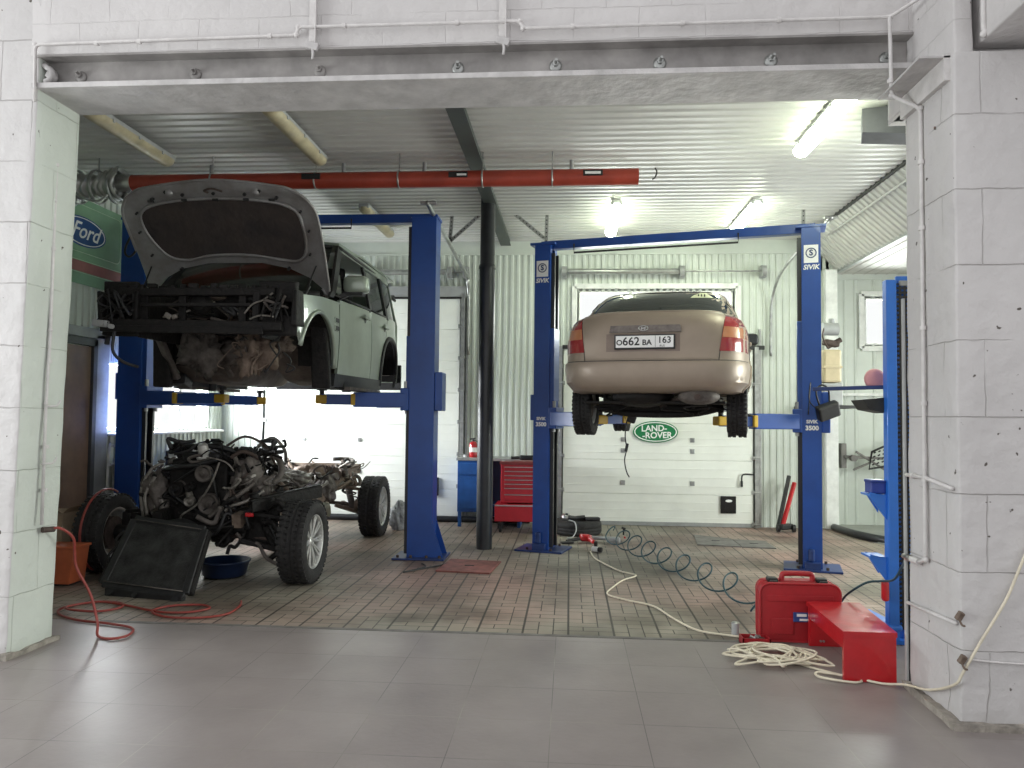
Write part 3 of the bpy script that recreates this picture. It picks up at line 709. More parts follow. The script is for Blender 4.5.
lamp('unlit yellowed tube lamp nearest the left pillar', -4.26, 6.35, 7.80, False)
lamp('unlit yellowed tube lamp right of the one above the raised hood', -2.63, 6.35, 7.85, False)
lamp('unlit yellowed tube lamp behind the left lift crossbeam', -2.66, 9.6, 11.1, False)
lamp('lit tube lamp nearest the right pillar, the largest', 2.27, 6.3, 7.80, True)
lamp('lit tube lamp above the middle of the right lift crossbeam', .57, 9.6, 11.15, True)
lamp('lit tube lamp above the right end of the right lift crossbeam', 2.30, 9.6, 11.2, True)

lamp('added unseen tube lamp, lit, under the low soffit right of the sloping ceiling', 5.0, 7.2, 8.8, True, 3.88)  # out of view, added to make the bay brighter
# red exhaust duct
t = thing('exhaust_duct', 'brick red round exhaust extraction duct hanging across the bay', 'duct', (-2, 7.95, 4.14))
MB().cyl((-4.78, 7.95, 4.14), (.69, 7.95, 4.14), .085, n=28).build('duct_tube', 'red_duct', t)
MB().cyl((-4.92, 7.95, 4.14), (-4.76, 7.95, 4.14), .092, n=28).build('collar', 'metal', t)
for x in (-3.86, -2.72, -1.82, -.93, -.2):
    b = MB(); b.lathe([(.088, -.008), (.094, -.008), (.094, .008), (.088, .008)], (x, 7.95, 4.14), (1, 0, 0), 24); b.cyl((x, 7.95, 4.22), (x, 7.95, 4.42), .006); b.build('hanger', 'zinc', t)
for x in (-2.75, -1.18, .22):
    b = MB(); b.bb(x - .1, x + .1, 7.85, 7.88, 4.13, 4.19, .003); b.build('label_frame', 'black', t)
MB().bb(.14, .3, 7.845, 7.86, 4.145, 4.17).build('label', 'white', t); MB().bb(-1.19, -1.09, 7.845, 7.86, 4.145, 4.165).build('label', 'white', t)
for x in (-4.0, -2.5, -1.6, 0): 
    MB().cyl((x, 8.2, 4.2), (x, 8.2, 4.42), .022, n=12).build('drop_tube', 'grey_trim', t)
t = thing('flexible_hose', 'wide silver flexible exhaust hose hanging at the left end of the red duct', 'hose', (-5.1, 7.95, 4.1))
def fh(u, v):
    a = 2 * PI * u; c_ = V(-5.55 + .68 * v, 7.95, 4.08 + .05 * v); r = .15 + .012 * math.sin(v * 60) + .03 * math.sin(v * 7 + 1)
    return c_ + V(0, r * math.cos(a), r * math.sin(a)) + V(.02 * math.sin(3 * a), 0, 0)
b = MB(); b.grid(fh, 30, 60, True, True); b.build('corrugated_tube', 'metal', t)
for x in (-5.38, -5.15, -4.95):
    b = MB(); b.lathe([(.17, -.015), (.185, -.015), (.185, .015), (.17, .015)], (x, 7.95, 4.1), (1, 0, 0), 26); b.build('clamp', 'zinc', t)
b = MB(); b.cyl((-5.15, 7.95, 4.25), (-5.15, 7.95, 4.42), .008); b.tube([(-5.3, 7.8, 4.0), (-5.2, 7.78, 3.93), (-5.05, 7.79, 3.90), (-4.95, 7.8, 3.97)], .012, 8, 4); b.build('hanger', 'zinc', t)
t = thing('ceiling_pipe', 'thin steel pipe under the ceiling behind the red duct', 'pipe', (-2, 8.3, 4.32))
MB().cyl((-4.9, 8.35, 4.33), (.6, 8.35, 4.33), .022).build('pipe', 'zinc', t)

# control cabinet under ceiling at right
t = thing('electric_cabinet', 'dark grey cabinet under the ceiling at the upper right of the opening', 'cabinet', (3.0, 7.6, 4.0))
MB().prism([(2.56, 6.92, 4.19), (2.98, 6.80, 4.13), (2.98, 6.80, 4.40), (2.56, 6.92, 4.40)], (.10, .30, 0)).build('case', mat('cabinet_grey', (.10, .10, .11), .6, spec=.2), t)
MB().bb(2.70, 2.76, 6.63, 6.66, 4.34, 4.42).build('bracket', 'zinc', t)

# banner
t = thing('wall_banner', 'green advertising banner with a blue Ford oval on the left wall', 'banner', (XL + .06, 8.9, 3.2))
MB().bb(XL + .03, XL + .045, 7.4, 10.4, 3.10, 4.08).build('board', 'green_board', t)
b = MB(); b.bb(XL + .044, XL + .049, 7.4, 10.4, 3.24, 3.36); b.build('stripe', 'banner_red', t)
b = MB()
def rrect(y0, y1, z0, z1, r):
    pts = []
    for (cy, cz, a0) in ((y1 - r, z1 - r, 0), (y0 + r, z1 - r, 90), (y0 + r, z0 + r, 180), (y1 - r, z0 + r, 270)):
        for k in range(6): a = math.radians(a0 + k * 18); pts.append((XL + .048, cy + r * math.cos(a), cz + r * math.sin(a)))
    return pts
for (a_, c_) in ((7.5, 9.05), (9.12, 10.3)): b.tube(rrect(a_, c_, 3.46, 4.0, .08), .005, 6, closed=True)
b.tube([(XL + .047, 7.4, 3.37), (XL + .047, 10.4, 3.37)], .005, 6); b.tube([(XL + .047, 7.4, 3.23), (XL + .047, 10.4, 3.23)], .005, 6)
b.build('outline', 'banner_line', t)
b = MB(); oval(b, (XL + .046, 8.32, 3.70), (0, 1, 0), (0, 0, 1), .42, .17, .008); ov = b.build('oval_badge', 'ford_blue', t)
b = MB(); b.tube([(XL + .056, 8.32 + .39 * math.cos(2 * PI * i / 40), 3.70 + .15 * math.sin(2 * PI * i / 40)) for i in range(40)], .006, 6, closed=True)
put_text(b, 'Ford', (XL + .055, 8.34, 3.70), (0, 1, 0), (0, 0, 1), .26, shear=.45, depth=.003, bold=.002); b.build('lettering', 'white', ov)
t = thing('cable_loop', 'black cable hanging in a loop in front of the green banner', 'cable', (-5.2, 8.8, 3.5))
MB().tube([(-4.95, 8.6, 3.95), (-5.13, 8.6, 3.75), (-5.22, 8.6, 3.55), (-5.17, 8.6, 3.47), (-5.08, 8.6, 3.55), (-4.98, 8.6, 3.8), (-4.92, 8.6, 4.42)], .013, 8, 6).build('cable', 'black', t)

# LAND ROVER sign on door 2
t = thing('oval_sign', 'green oval sign with white LAND-ROVER lettering on the right garage door', 'sign', (1.31, YB - .12, 1.28))
b = MB(); oval(b, (1.31, YB - .10, 1.43), (1, 0, 0), (0, 0, 1), .34, .165, .02); b.build('board', 'lr_green', t)
b = MB(); b.tube([(1.31 + .315 * math.cos(2 * PI * i / 48), YB - .123, 1.43 + .142 * math.sin(2 * PI * i / 48)) for i in range(48)], .008, 6, closed=True); b.build('rim', 'white', t)
b = MB(); put_text(b, 'LAND-', (1.29, YB - .122, 1.48), (1, 0, 0.03), (0, 0, 1), .13, depth=.002, bold=.003); put_text(b, '-ROVER', (1.335, YB - .122, 1.375), (1, 0, 0.03), (0, 0, 1), .13, depth=.002, bold=.003); b.build('lettering', 'white', t)
# ---------------------------------------------------------------- two-post lifts
def lift(label, cx, cy, rz, hs, H, zarm, arms, wpost=.29, logo=False, box_side=1, gusset=True, dpost=.30, ch=.75):
    t = thing('two_post_lift', label, 'car lift', (cx, cy, 0), rz, 'blue two-post car lifts', True)
    for s in (-1, 1):
        X = s * hs; w = wpost / 2; d = dpost / 2
        outer = [(X + s * w, -d), (X + s * w, d), (X - s * w, d), (X - s * w, d - .09), (X - s * (w - .012), d - .09), (X - s * (w - .012), d - .012), (X + s * (w - .012), d - .012),
                 (X + s * (w - .012), -d + .012), (X - s * (w - .012), -d + .012), (X - s * (w - .012), -d + .09), (X - s * w, -d + .09), (X - s * w, -d)]
        po = MB().prism([(x, y, .02) for x, y in outer], (0, 0, H - .02)).build('post', 'blue', t)
        b = MB(); b.bb(X - s * .02, X + s * .03, -.03, .03, .05, H - .1); b.cyl((X - s * .06, .05, .05), (X - s * .06, .05, H - .2), .025, n=12); b.bb(X - s * (w - .02), X - s * (w + .045), -d + .05, -d + .09, .05, H - .12); b.bb(X - s * (w - .02), X - s * (w + .045), d - .09, d - .05, .05, H - .12); b.build('slide_rail', 'black_steel', po)
        b = MB(); b.bb(X - .30, X + .30, -d - .10, d + .10, 0, .022, .004)
        b.build('base_plate', 'blue_dark', t)
        for gx in ((-.8, -.3, .3, .8) if gusset else (-.5, .5)):
            for gy in (-1, 1):
                MB().cyl((X + gx * .3, gy * (d + .05), .02), (X + gx * .3, gy * (d + .05), .05), .016, n=6, smooth=False).build('anchor_bolt', 'rust_dark', t)
        if gusset:
            MB().prism([(X + s * w, -d, .02), (X + s * (w + .13), -d, .02), (X + s * w, -d, .42)], (0, .012, 0)).build('gusset', 'blue', t)
            MB().prism([(X + s * w, d - .012, .02), (X + s * (w + .13), d - .012, .02), (X + s * w, d - .012, .42)], (0, .012, 0)).build('gusset', 'blue', t)
        else:
            b = MB(); b.bb(X - w * .8, X + w * .8, -d - .09, -d, .02, .10, .004); b.bb(X - w * .45, X + w * .2, -d - .07, -d, .10, .24, .02); b.build('foot_guard', 'blue_dark', t)
        MB().bb(X - .16, X + .16, -d - .01, d + .01, H - .02, H + .01, .003).build('post_cap', 'blue', t)
        # carriage
        ca = MB(); ca.bb(X - s * (w + .05), X + s * (w - .05), -d + .03, d - .03, zarm - .10, zarm + ch, .006)
        ca.bb(X - s * (w + .10), X - s * (w + .002), -d - .03, d + .03, zarm - .12, zarm + .14, .008)
        cb_ = ca.build('carriage', 'blue', t)
        for sy in (-1, 1): MB().cyl((X - s * (w + .05), sy * d * .7, zarm - .16), (X - s * (w + .05), sy * d * .7, zarm + .22), .022, n=12).build('pivot_pin', 'zinc', cb_)
    # overhead beam
    b = MB(); b.bb(-hs - .05, hs + .05, -.06, .06, H - .06, H + .045, .006)
    b.build('crossbeam', 'blue', t)
    b = MB(); b.tube([(-hs * .75, -.10, H - .02), (-hs * .75, -.10, H - .13), (hs * .5, -.10, H - .13), (hs * .5, -.1, H - .02)], .012, 8); b.build('limit_bar', 'black', t)
    # power/control box
    s = box_side
    b = MB(); b.bb(s * (hs + wpost / 2), s * (hs + wpost / 2 + .09), -.13, .15, zarm - .12, zarm + .33, .01); b.build('latch_box', 'blue', t)
    b = MB(); b.bb(-s * (hs + wpost / 2), -s * (hs + wpost / 2 + .06), -.10, .10, zarm - .02, zarm + .30, .01); b.build('latch_box', 'blue', t)
    for (s, sy, ex, ey, l1) in arms:
        p = V(s * (hs - wpost / 2 - .05), sy * dpost * .35, zarm); q = V(ex, ey, zarm); d = (q - p).normalized()
        m = p + d * ((q - p).length * l1)
        ar = MB().bar(p, m, .15, .17, .01).build('arm', 'blue', t)
        MB().bar(m - d * .15, q, .11, .12, .008).build('arm_extension', 'blue', ar)
        b = MB(); b.box(m + V(0, 0, .0), (.05, .18, .13), (0, 0, math.atan2(d.y, d.x)), .01); b.build('arm_collar', 'yellow', ar)
        b = MB(); b.box(q, (.13, .14, .10), (0, 0, math.atan2(d.y, d.x)), .015); b.build('arm_end', 'yellow', ar)
        b = MB(); b.cyl(q, q + V(0, 0, .13), .028, n=16); b.cyl(q + V(0, 0, .10), q + V(0, 0, .14), .06, n=20); b.build('lifting_pad', 'black', ar)
    return t
L1 = lift('blue two-post lift holding the stripped silver-green off-road car body', -3.475, 8.95, 0, 1.765, 3.98, 1.82,
          [(-1, -1, -.62, -.15, .42), (-1, 1, -.70, 1.15, .6), (1, -1, .62, -.25, .62), (1, 1, .75, 1.15, .6)])
ang2 = math.radians(-15)
L2 = lift('blue two-post lift holding the beige sedan', 1.19, 9.235, ang2, 1.555, 3.80, 1.62,
          [(-1, -1, -.68, -.75, .6), (-1, 1, -.72, .85, .6), (1, -1, .62, -.62, .6), (1, 1, .72, .85, .6)], .20, True, 1, False, .30, 1.12)
def lift2_mark(x, side):
    y = -.15 - .003
    b = MB(); b.bb(x - .075, x + .075, y - .002, y + .002, 3.38, 3.58, .001); lg = b.build('logo_plate', 'white', L2)
    b = MB(); c_ = (x, y - .004, 3.49); b.tube([(x + .052 * math.cos(2 * PI * i / 28), y - .004, 3.49 + .052 * math.sin(2 * PI * i / 28)) for i in range(28)], .006, 6, closed=True)
    put_text(b, 'S', (x, y - .005, 3.49), (1, 0, 0), (0, 0, 1), .09, depth=.001, bold=.003); b.build('logo', 'blue_dark', lg)
    b = MB(); put_text(b, 'SIVIK', (x, y - .002, 3.33), (1, 0, 0), (0, 0, 1), .075, depth=.001, bold=.002, shear=.2); b.build('lettering', 'white', L2)
    b = MB(); put_text(b, 'SIVIK', (x, y - .002, 1.62), (1, 0, 0), (0, 0, 1), .052, depth=.001, bold=.002); put_text(b, '3500', (x, y - .002, 1.55), (1, 0, 0), (0, 0, 1), .068, depth=.001, bold=.003); b.build('lettering', 'white', L2)
lift2_mark(1.555, 1); lift2_mark(-1.555, -1)
t = thing('work_lamp', 'black floodlight clipped to the right post of the right lift', 'lamp', (2.72, 8.6, 1.7))
b = MB(); b.box((2.78, 8.55, 1.74), (.24, .10, .17), (.4, -.35, .1), .02); b.build('lamp_head', 'black', t)
b = MB(); b.tube([(2.70, 8.58, 1.80), (2.66, 8.56, 1.95), (2.72, 8.56, 2.02), (2.79, 8.56, 1.97), (2.80, 8.56, 1.82)], .010, 8, 5); b.build('bracket', 'black', t)
b = MB(); b.tube([(2.70, 8.6, 1.75), (2.60, 8.6, 1.85), (2.62, 8.62, 2.05), (2.60, 8.64, 1.7)], .006, 6, 5); b.build('cable', 'black', t)

# ---------------------------------------------------------------- wheels
def wheel(mb_parent, c, ax, R, W, rim, name='wheel', spokes=10, paired=True, face=1, hubm='alloy', rubber='rubber'):
    """ax: axle direction pointing to the outer face"""
    c = Vector(c); ax = Vector(ax).normalized(); w = W / 2
    wt = MB()
    pr = [(rim - .01, -w * .85), (rim + .02, -w), (R - .055, -w * 1.03), (R - .015, -w * .9), (R, -w * .68)]
    for k in range(1, 4): pr += [(R, -w * .68 + k * w * .34 - .012), (R - .012, -w * .68 + k * w * .34 - .008), (R - .012, -w * .68 + k * w * .34 + .008), (R, -w * .68 + k * w * .34 + .012)]
    pr += [(R, w * .68), (R - .015, w * .9), (R - .055, w * 1.03), (rim + .02, w), (rim - .01, w * .85), (rim - .02, 0)]
    wt.lathe(pr, c, ax, 64, True, True)
    Rm = frame_z(ax)
    n = 44
    for i in range(n):          # tread blocks
        a = 2 * PI * i / n
        for (h, da) in ((-w * .78, 0), (-w * .3, .05), (w * .3, 0), (w * .78, .05)):
            e = Rm @ V(math.cos(a + da), math.sin(a + da), 0); tg = ax.cross(e)
            RR = Matrix((e, tg, ax)).transposed()
            wt.box(c + e * (R - .002) + ax * h, (.016, .030 * R / .38, w * .30), RR)
    tyre = wt.build('tyre', rubber, mb_parent)
    r = MB()
    r.lathe([(rim, -w * .8), (rim, w * .8), (rim - .012, w * .86), (rim - .022, w * .78), (rim - .03, w * .3), (rim - .03, -w * .8)], c, ax, 48, True, True)
    hz = w * .62
    r.lathe([(0, hz + .01), (.05, hz + .008), (.065, hz - .01), (.075, hz - .05), (0, hz - .06)], c, ax, 24)
    def pt(rad, a, h): return c + Rm @ V(rad * math.cos(a), rad * math.sin(a), h)
    for i in range(spokes):
        a = 2 * PI * i / spokes
        for da in ((-.09, .09) if paired else (0,)):
            p0 = pt(.05, a + da * .6, hz - .01); p1 = pt(rim - .02, a + da, hz + .005)
            r.bar(p0, p1, .022 if paired else .045, .02, .005, ax)
    r.build('rim', hubm, mb_parent)
    b = MB(); b.cyl(c + ax * (-w * .6), c + ax * (w * .1), rim * .62, n=32); b.build('brake_disc', 'rust_dark', mb_parent)
    for k in range(5):
        a = 2 * PI * k / 5; MB().cyl(pt(.04, a, hz), pt(.04, a, hz + .014), .010, n=6, smooth=False).build('wheel_nut', 'metal', mb_parent)
    return tyre

# ---------------------------------------------------------------- the stripped off-road car body on the left lift
Z0 = 1.65; XC = -3.29
D = thing('car_body', 'silver-green off-road car body without front end, raised with its hood open on the left lift', 'car', (XC, 8.6, Z0 + .3))
def hw(y, z):
    h = .925 - .03 * ((z - 2.45) / .5) ** 2
    if z > 2.88: h = .915 - (z - 2.88) * .20
    if y < 7.1: h -= (7.1 - y) ** 2 * .12
    if y > 10.1: h -= (y - 10.1) ** 2 * .28
    return h
def side(s): return lambda y, z: (XC + s * hw(y, z), y, z)
def arcpts(cy, cz, r, a0, a1, n=14, rz=1.0): return [(cy + r * math.cos(math.radians(a0 + (a1 - a0) * i / n)), cz + r * rz * math.sin(math.radians(a0 + (a1 - a0) * i / n))) for i in range(n + 1)]
FA, RA = 7.12, 9.98      # arch centres
for s in (1, -1):
    f = side(s); th = lambda y, z, s=s: (-s * .03, 0, 0)
    if s == 1 or True:
        fen = [(6.60, 2.36), (6.63, 2.40)] + arcpts(FA, 2.14, .47, 160, -2, 18) + [(7.70, 2.12), (7.72, 2.62), (7.74, 2.80), (7.2, 2.775), (6.60, 2.71), (6.59, 2.5)]
        if s == 1: MB().panel(fen, f, th, .10).build('fender', 'disco_paint', D)
        # flare lip
        b = MB(); b.tube([f(y, z) for y, z in arcpts(FA, 2.14, .475, 165, -4, 20)], .022, 8); b.build('wheel_arch_trim', 'disco_paint' if s == 1 else 'black', D)
        # top ledge of the fender
        if s == 1:
            b = MB(); b.panel([(0, 6.66), (.14, 6.66), (.14, 7.75), (0, 7.75)], lambda u, y, s=s: (XC + s * (hw(y, 2.74) - u), y, 2.70 + (y - 6.5) * .08 + .0 * u), (0, 0, -.02), .1); b.build('fender_ledge', 'disco_paint', D)
    dr = [(7.73, 2.03), (9.00, 2.05), (9.02, 2.88), (7.78, 2.83), (7.75, 2.62)]
    fd = MB().panel(dr, f, th, .12).build('front_door', 'disco_paint', D)
    rd = [(9.015, 2.05), (9.42, 2.06)] + arcpts(RA, 2.14, .50, 190, 125, 6) + [(9.72, 2.60), (9.86, 2.90), (9.035, 2.885)]
    rdo = MB().panel(rd, f, th, .10).build('rear_door', 'disco_paint', D)
    qp = [(9.74, 2.60)] + arcpts(RA, 2.14, .50, 118, 5, 14) + [(10.5, 2.15), (10.74, 2.2), (10.80, 2.7), (10.78, 2.93), (9.875, 2.905)]
    MB().panel(qp, f, th, .10).build('quarter_panel', 'disco_paint', D)
    b = MB(); b.tube([f(y, z) for y, z in arcpts(RA, 2.14, .505, 195, 0, 24)], .03, 8); b.build('wheel_arch_trim', 'black', D)
    b = MB(); b.panel([(7.62, 1.93), (9.5, 1.95), (9.5, 2.08), (7.62, 2.06)], lambda y, z, s=s: (XC + s * (hw(y, z) + .015), y, z), (-s * .12, 0, 0), .2); b.build('sill', 'black', D)
    b = MB(); b.bb(XC + s * .80, XC + s * .97, 8.0, 9.3, 1.91, 1.94, .004); b.build('side_step', 'under_grey', D)
    # rear bumper corner
    b = MB(); b.panel([(10.35, 2.02), (10.72, 2.12), (10.76, 2.40), (10.46, 2.38), (10.45, 2.2)], lambda y, z, s=s: (XC + s * (hw(y, z) + .02), y, z), (-s * .04, 0, 0), .1); b.build('rear_bumper_corner', 'black', D)
    # greenhouse
    MB().panel([(7.44, 2.82), (7.56, 2.82), (8.14, 3.40), (8.12, 3.47), (8.04, 3.46)], f, th, .12).build('windshield_pillar', 'black', D)
    MB().panel([(8.97, 2.86), (9.07, 2.86), (9.06, 3.42), (8.98, 3.42)], f, th, .12).build('middle_pillar', 'black', D)
    MB().panel([(9.80, 2.88), (9.90, 2.88), (9.88, 3.42), (9.78, 3.42)], f, th, .12).build('rear_pillar', 'black', D)
    MB().panel([(10.60, 2.90), (10.78, 2.90), (10.64, 3.46), (10.42, 3.46), (10.46, 3.40)], f, th, .12).build('tail_pillar', 'disco_paint', D)
    MB().panel([(8.06, 3.40), (10.62, 3.42), (10.58, 3.50), (8.10, 3.485)], f, th, .12).build('roof_side_rail', 'disco_paint', D)
    b = MB(); b.tube([f(8.05, 3.44), f(9.0, 3.44), f(10.5, 3.455)], .018, 8, 5); b.build('roof_rail', 'black', D)
    g = lambda y, z, s=s: (XC + s * (hw(y, z) - .018), y, z)
    if s == -1: MB().panel([(7.62, 2.84), (8.97, 2.88), (8.98, 3.41), (8.16, 3.40)], g, (-s * .005, 0, 0), .15).build('door_glass', 'glass_dark', fd)
    else: MB().panel([(7.60, 2.84), (7.90, 2.85), (7.95, 3.12), (7.88, 3.14)], g, (-s * .005, 0, 0), .15).build('door_glass', 'glass_dark', fd)
    MB().panel([(9.07, 2.88), (9.80, 2.89), (9.78, 3.42), (9.06, 3.41)], g, (-s * .005, 0, 0), .15).build('door_glass', 'glass_dark', rdo)
    MB().panel([(9.90, 2.90), (10.60, 2.91), (10.44, 3.42), (9.88, 3.42)], g, (-s * .005, 0, 0), .15).build('quarter_glass', 'glass_dark', D)
    b = MB(); b.tube([f(7.6, 2.855), f(8.97, 2.89)], .012, 6); b.build('belt_trim', 'black', fd)
    b = MB(); b.tube([f(9.0, 2.89), f(9.86, 2.91)], .012, 6); b.build('belt_trim', 'black', rdo)
    for (y, pr) in ((8.75, fd), (9.70, rdo)):
        b = MB(); x = XC + s * (hw(y, 2.76) + .035); b.bb(x - .012, x + .012, y - .13, y + .09, 2.745, 2.785, .01); b.cyl((XC + s * hw(y, 2.76), y - .11, 2.765), (x, y - .11, 2.765), .014, n=10); b.cyl((XC + s * hw(y, 2.76), y + .07, 2.765), (x, y + .07, 2.765), .014, n=10)
        b.lathe([(0, .006), (.055, .004), (.06, 0)], (XC + s * hw(y, 2.76), y - .02, 2.755), (s, 0, 0), 20); b.build('door_handle', 'disco_paint', pr)
        b = MB(); b.lathe([(0, .008), (.05, .007)], (XC + s * hw(y, 2.76), y - .02, 2.755), (s, 0, 0), 20); b.build('handle_recess', 'black', pr)
    # side vent
    if s == 1:
        for z in (2.60, 2.52):
            b = MB(); x = XC + s * (hw(7.62, z) + .004); b.bb(x - .01, x + .008, 7.56, 7.69, z - .03, z + .03, .006); v_ = b.build('side_vent', 'disco_paint', D)
            b = MB(); 
            b.bb(x + .004, x + .012, 7.575, 7.675, z - .022, z + .020)
            b.build('vent_slots', 'black', v_)
    # mirror
    mx = XC + s * 1.06
    def fm(u, v, s=s, mx=mx):
        a = 2 * PI * u; b_ = PI * (v - .5); ca = math.cos(b_); sg = lambda q, e: math.copysign(abs(q) ** e, q)
        return V(mx + .135 * sg(ca, .5) * sg(math.cos(a), .5), 7.86 + .09 * sg(ca, .5) * sg(math.sin(a), .6), 3.00 + .095 * sg(math.sin(b_), .55))
    mr = MB().grid(fm, 24, 13, True, True).build('wing_mirror', 'disco_paint', D)
    b = MB(); b.bb(mx - .11, mx + .11, 7.945, 7.955, 2.93, 3.07, .003); b.build('mirror_glass', 'mirror_glass', mr)
    b = MB(); b.box((mx - s * .03, 7.86, 2.905), (.22, .14, .04), None, .012); b.bar((mx - s * .08, 7.85, 2.91), (XC + s * .88, 7.82, 2.86), .10, .05, .01); b.build('mirror_foot', 'black', mr)
# roof
MB().panel([(-.80, 8.06), (.80, 8.06), (.80, 9.3), (.80, 10.6), (-.80, 10.6), (-.80, 9.3)], lambda x, y: (XC + x, y, 3.50 + .045 * (1 - (x / .8) ** 2) + (.03 if y > 8.9 else .03 * max(0, (y - 8.6) / .3)) - .05 * max(0, 8.3 - y)), (0, 0, -.025), .12).build('roof', 'disco_paint', D)
wsf = lambda x, v: (XC + x * (.86 - .09 * v), 7.47 + .62 * v - .10 * (1 - x * x) * (1 - v * .5) , 2.84 + .62 * v)
MB().panel([(-.93, 0), (.93, 0), (.93, 1), (-.93, 1)], wsf, (0, .006, 0), .12).build('windshield', 'glass_dark', D)
b = MB(); b.tube([wsf(-.93 + 1.86 * i / 16, 1.0) for i in range(17)], .025, 8); b.tube([wsf(-.93 + 1.86 * i / 16, 0) for i in range(17)], .03, 8); b.build('windshield_frame', 'black', D)
# rear
b = MB(); b.panel([(-.84, 2.1), (.84, 2.1), (.84, 2.9), (.72, 3.45), (-.72, 3.45), (-.84, 2.9)], lambda x, z: (XC + x, 10.78 - .12 * max(0, z - 2.9) - .06 * x * x, z), (0, -.03, 0), .15); b.build('tailgate', 'disco_paint', D)
b = MB(); b.panel([(-.9, 2.0), (.9, 2.0), (.9, 2.35), (-.9, 2.35)], lambda x, z: (XC + x, 10.86 - .10 * x * x, z), (0, -.05, 0), .2); b.build('rear_bumper', 'black', D)
# open hatch bits behind the roof
b = MB(); b.box((XC + .55, 10.9, 3.33), (.35, .3, .05), (.3, 0, 0), .01); b.tube([(XC + .7, 10.75, 3.35), (XC + .75, 10.95, 3.30), (XC + .68, 11.1, 3.36)], .02, 8, 4); b.build('spoiler', 'black', D)
# floor pan & firewall: profile extruded over x with tunnel
prof = [(7.50, 2.84), (7.50, 2.62), (7.56, 2.42), (7.78, 2.16), (8.10, 1.99), (8.5, 1.97), (9.4, 1.98), (9.8, 2.16), (10.7, 2.2)]
def fpan(u, v):
    x = -.86 + 1.72 * u; k = v * (len(prof) - 1); i = min(int(k), len(prof) - 2); f_ = k - i
    y = prof[i][0] * (1 - f_) + prof[i + 1][0] * f_; z = prof[i][1] * (1 - f_) + prof[i + 1][1] * f_
    tn = math.exp(-((x + .03) / .20) ** 4)
    if z < 2.42: z = z + (min(2.36, z + .28) - z) * tn * (1 if z < 2.3 else .6)
    y += .10 * tn * (1 if y < 8 else 0)
    w_ = .03 * pnoise((x * 3, y * 3, z * 3)) + .015 * pnoise((x * 9, y * 9, z * 9))
    return V(XC + x, y + w_ * .8, z + w_ * .5)
b = MB(); b.grid(fpan, 60, 70); b.build('floor_pan', 'under_brown', D)
# inner wheel wells and aprons
for s in (-1, 1):
    b = MB(); b.grid(lambda u, v, s=s: V(XC + s * (.55 + .34 * v), FA + .46 * math.cos(PI * (.60 - .62 * u)), 2.16 + .44 * math.sin(PI * (.60 - .62 * u)) + .01 * pnoise((u * 9, v * 5, s))), 24, 8); b.build('wheel_well', 'car_dark', D)
    b = MB(); b.panel([(6.6, 2.32), (7.6, 2.32), (7.6, 2.78), (6.6, 2.72)], lambda y, z, s=s: (XC + s * (.56 + .02 * pnoise((y * 5, z * 5, 1))), y, z), (s * .02, 0, 0), .08); b.build('inner_apron', 'car_dark', D)
    b = MB(); b.grid(lambda u, v, s=s: V(XC + s * (.60 + .3 * v), RA + .48 * math.cos(PI * (1.04 - 1.08 * u)), 2.16 + .47 * math.sin(PI * (1.04 - 1.08 * u))), 22, 6); b.build('wheel_well', 'car_dark', D)
    # body post hanging down behind the front wheel arch
    b = MB(); b.bar((XC + s * .82, 7.52, 1.90), (XC + s * .80, 7.45, 2.62), .17, .10, .02); b.bar((XC + s * .75, 7.62, 2.0), (XC + s * .84, 8.0, 1.95), .16, .10, .02); b.jitter(.02, 9); b.build('front_body_post', 'car_dark', D)
    b = MB(); b.cyl((XC + s * .78, 8.5, 1.90), (XC + s * .78, 8.5, 1.99), .05); b.build('body_mount', 'black', D)
b = MB(); b.bar((XC - .70, 7.55, 1.99), (XC - .80, 7.35, 2.42), .09, .05, .01); b.bar((XC - .62, 7.5, 2.42), (XC - .62, 8.1, 2.0), .07, .05, .01); b.build('mounting_bracket', 'under_grey', D)
# front end: upper panel, lower crossmember, headlamp brackets
b = MB()
b.bar((XC - .72, 6.58, 2.72), (XC + .70, 6.58, 2.72), .10, .07, .01); b.bar((XC - .5, 6.52, 2.60), (XC + .5, 6.52, 2.60), .04, .03, .006)
for x in (-.50, -.15, .40): b.bar((XC + x, 6.58, 2.42), (XC + x, 6.58, 2.72), .07, .04, .008)
for i in range(16):
    x = -.7 + 1.4 * i / 15; b.box((XC + x, 6.57 + random.uniform(-.02, .02), 2.76 + random.uniform(0, .015)), (random.uniform(.03, .08), .05, random.uniform(.02, .045)), (0, 0, random.uniform(-.3, .3)), .006)
b.build('radiator_support', 'car_dark', D)
b = MB(); b.bar((XC - .90, 6.55, 2.44), (XC + .78, 6.55, 2.41), .10, .08, .012); b.bar((XC - .86, 6.50, 2.39), (XC + .62, 6.50, 2.365), .03, .06, .008)
b.build('front_crossmember', 'car_dark', D)
b = MB(); b.box((XC - .85, 6.50, 2.43), (.14, .08, .06), (0, .1, 0), .01); b.cyl((XC - .82, 6.47, 2.43), (XC - .82, 6.44, 2.43), .025); b.cyl((XC - .73, 6.47, 2.40), (XC - .73, 6.43, 2.40), .02); b.build('bumper_bracket', 'light_grey', D)
b = MB(); b.tube([(XC - .72, 6.5, 2.40), (XC - .74, 6.5, 2.2), (XC - .68, 6.55, 2.10), (XC - .62, 6.7, 2.06)], .014, 8, 6); b.build('hanging_cable', 'black', D)
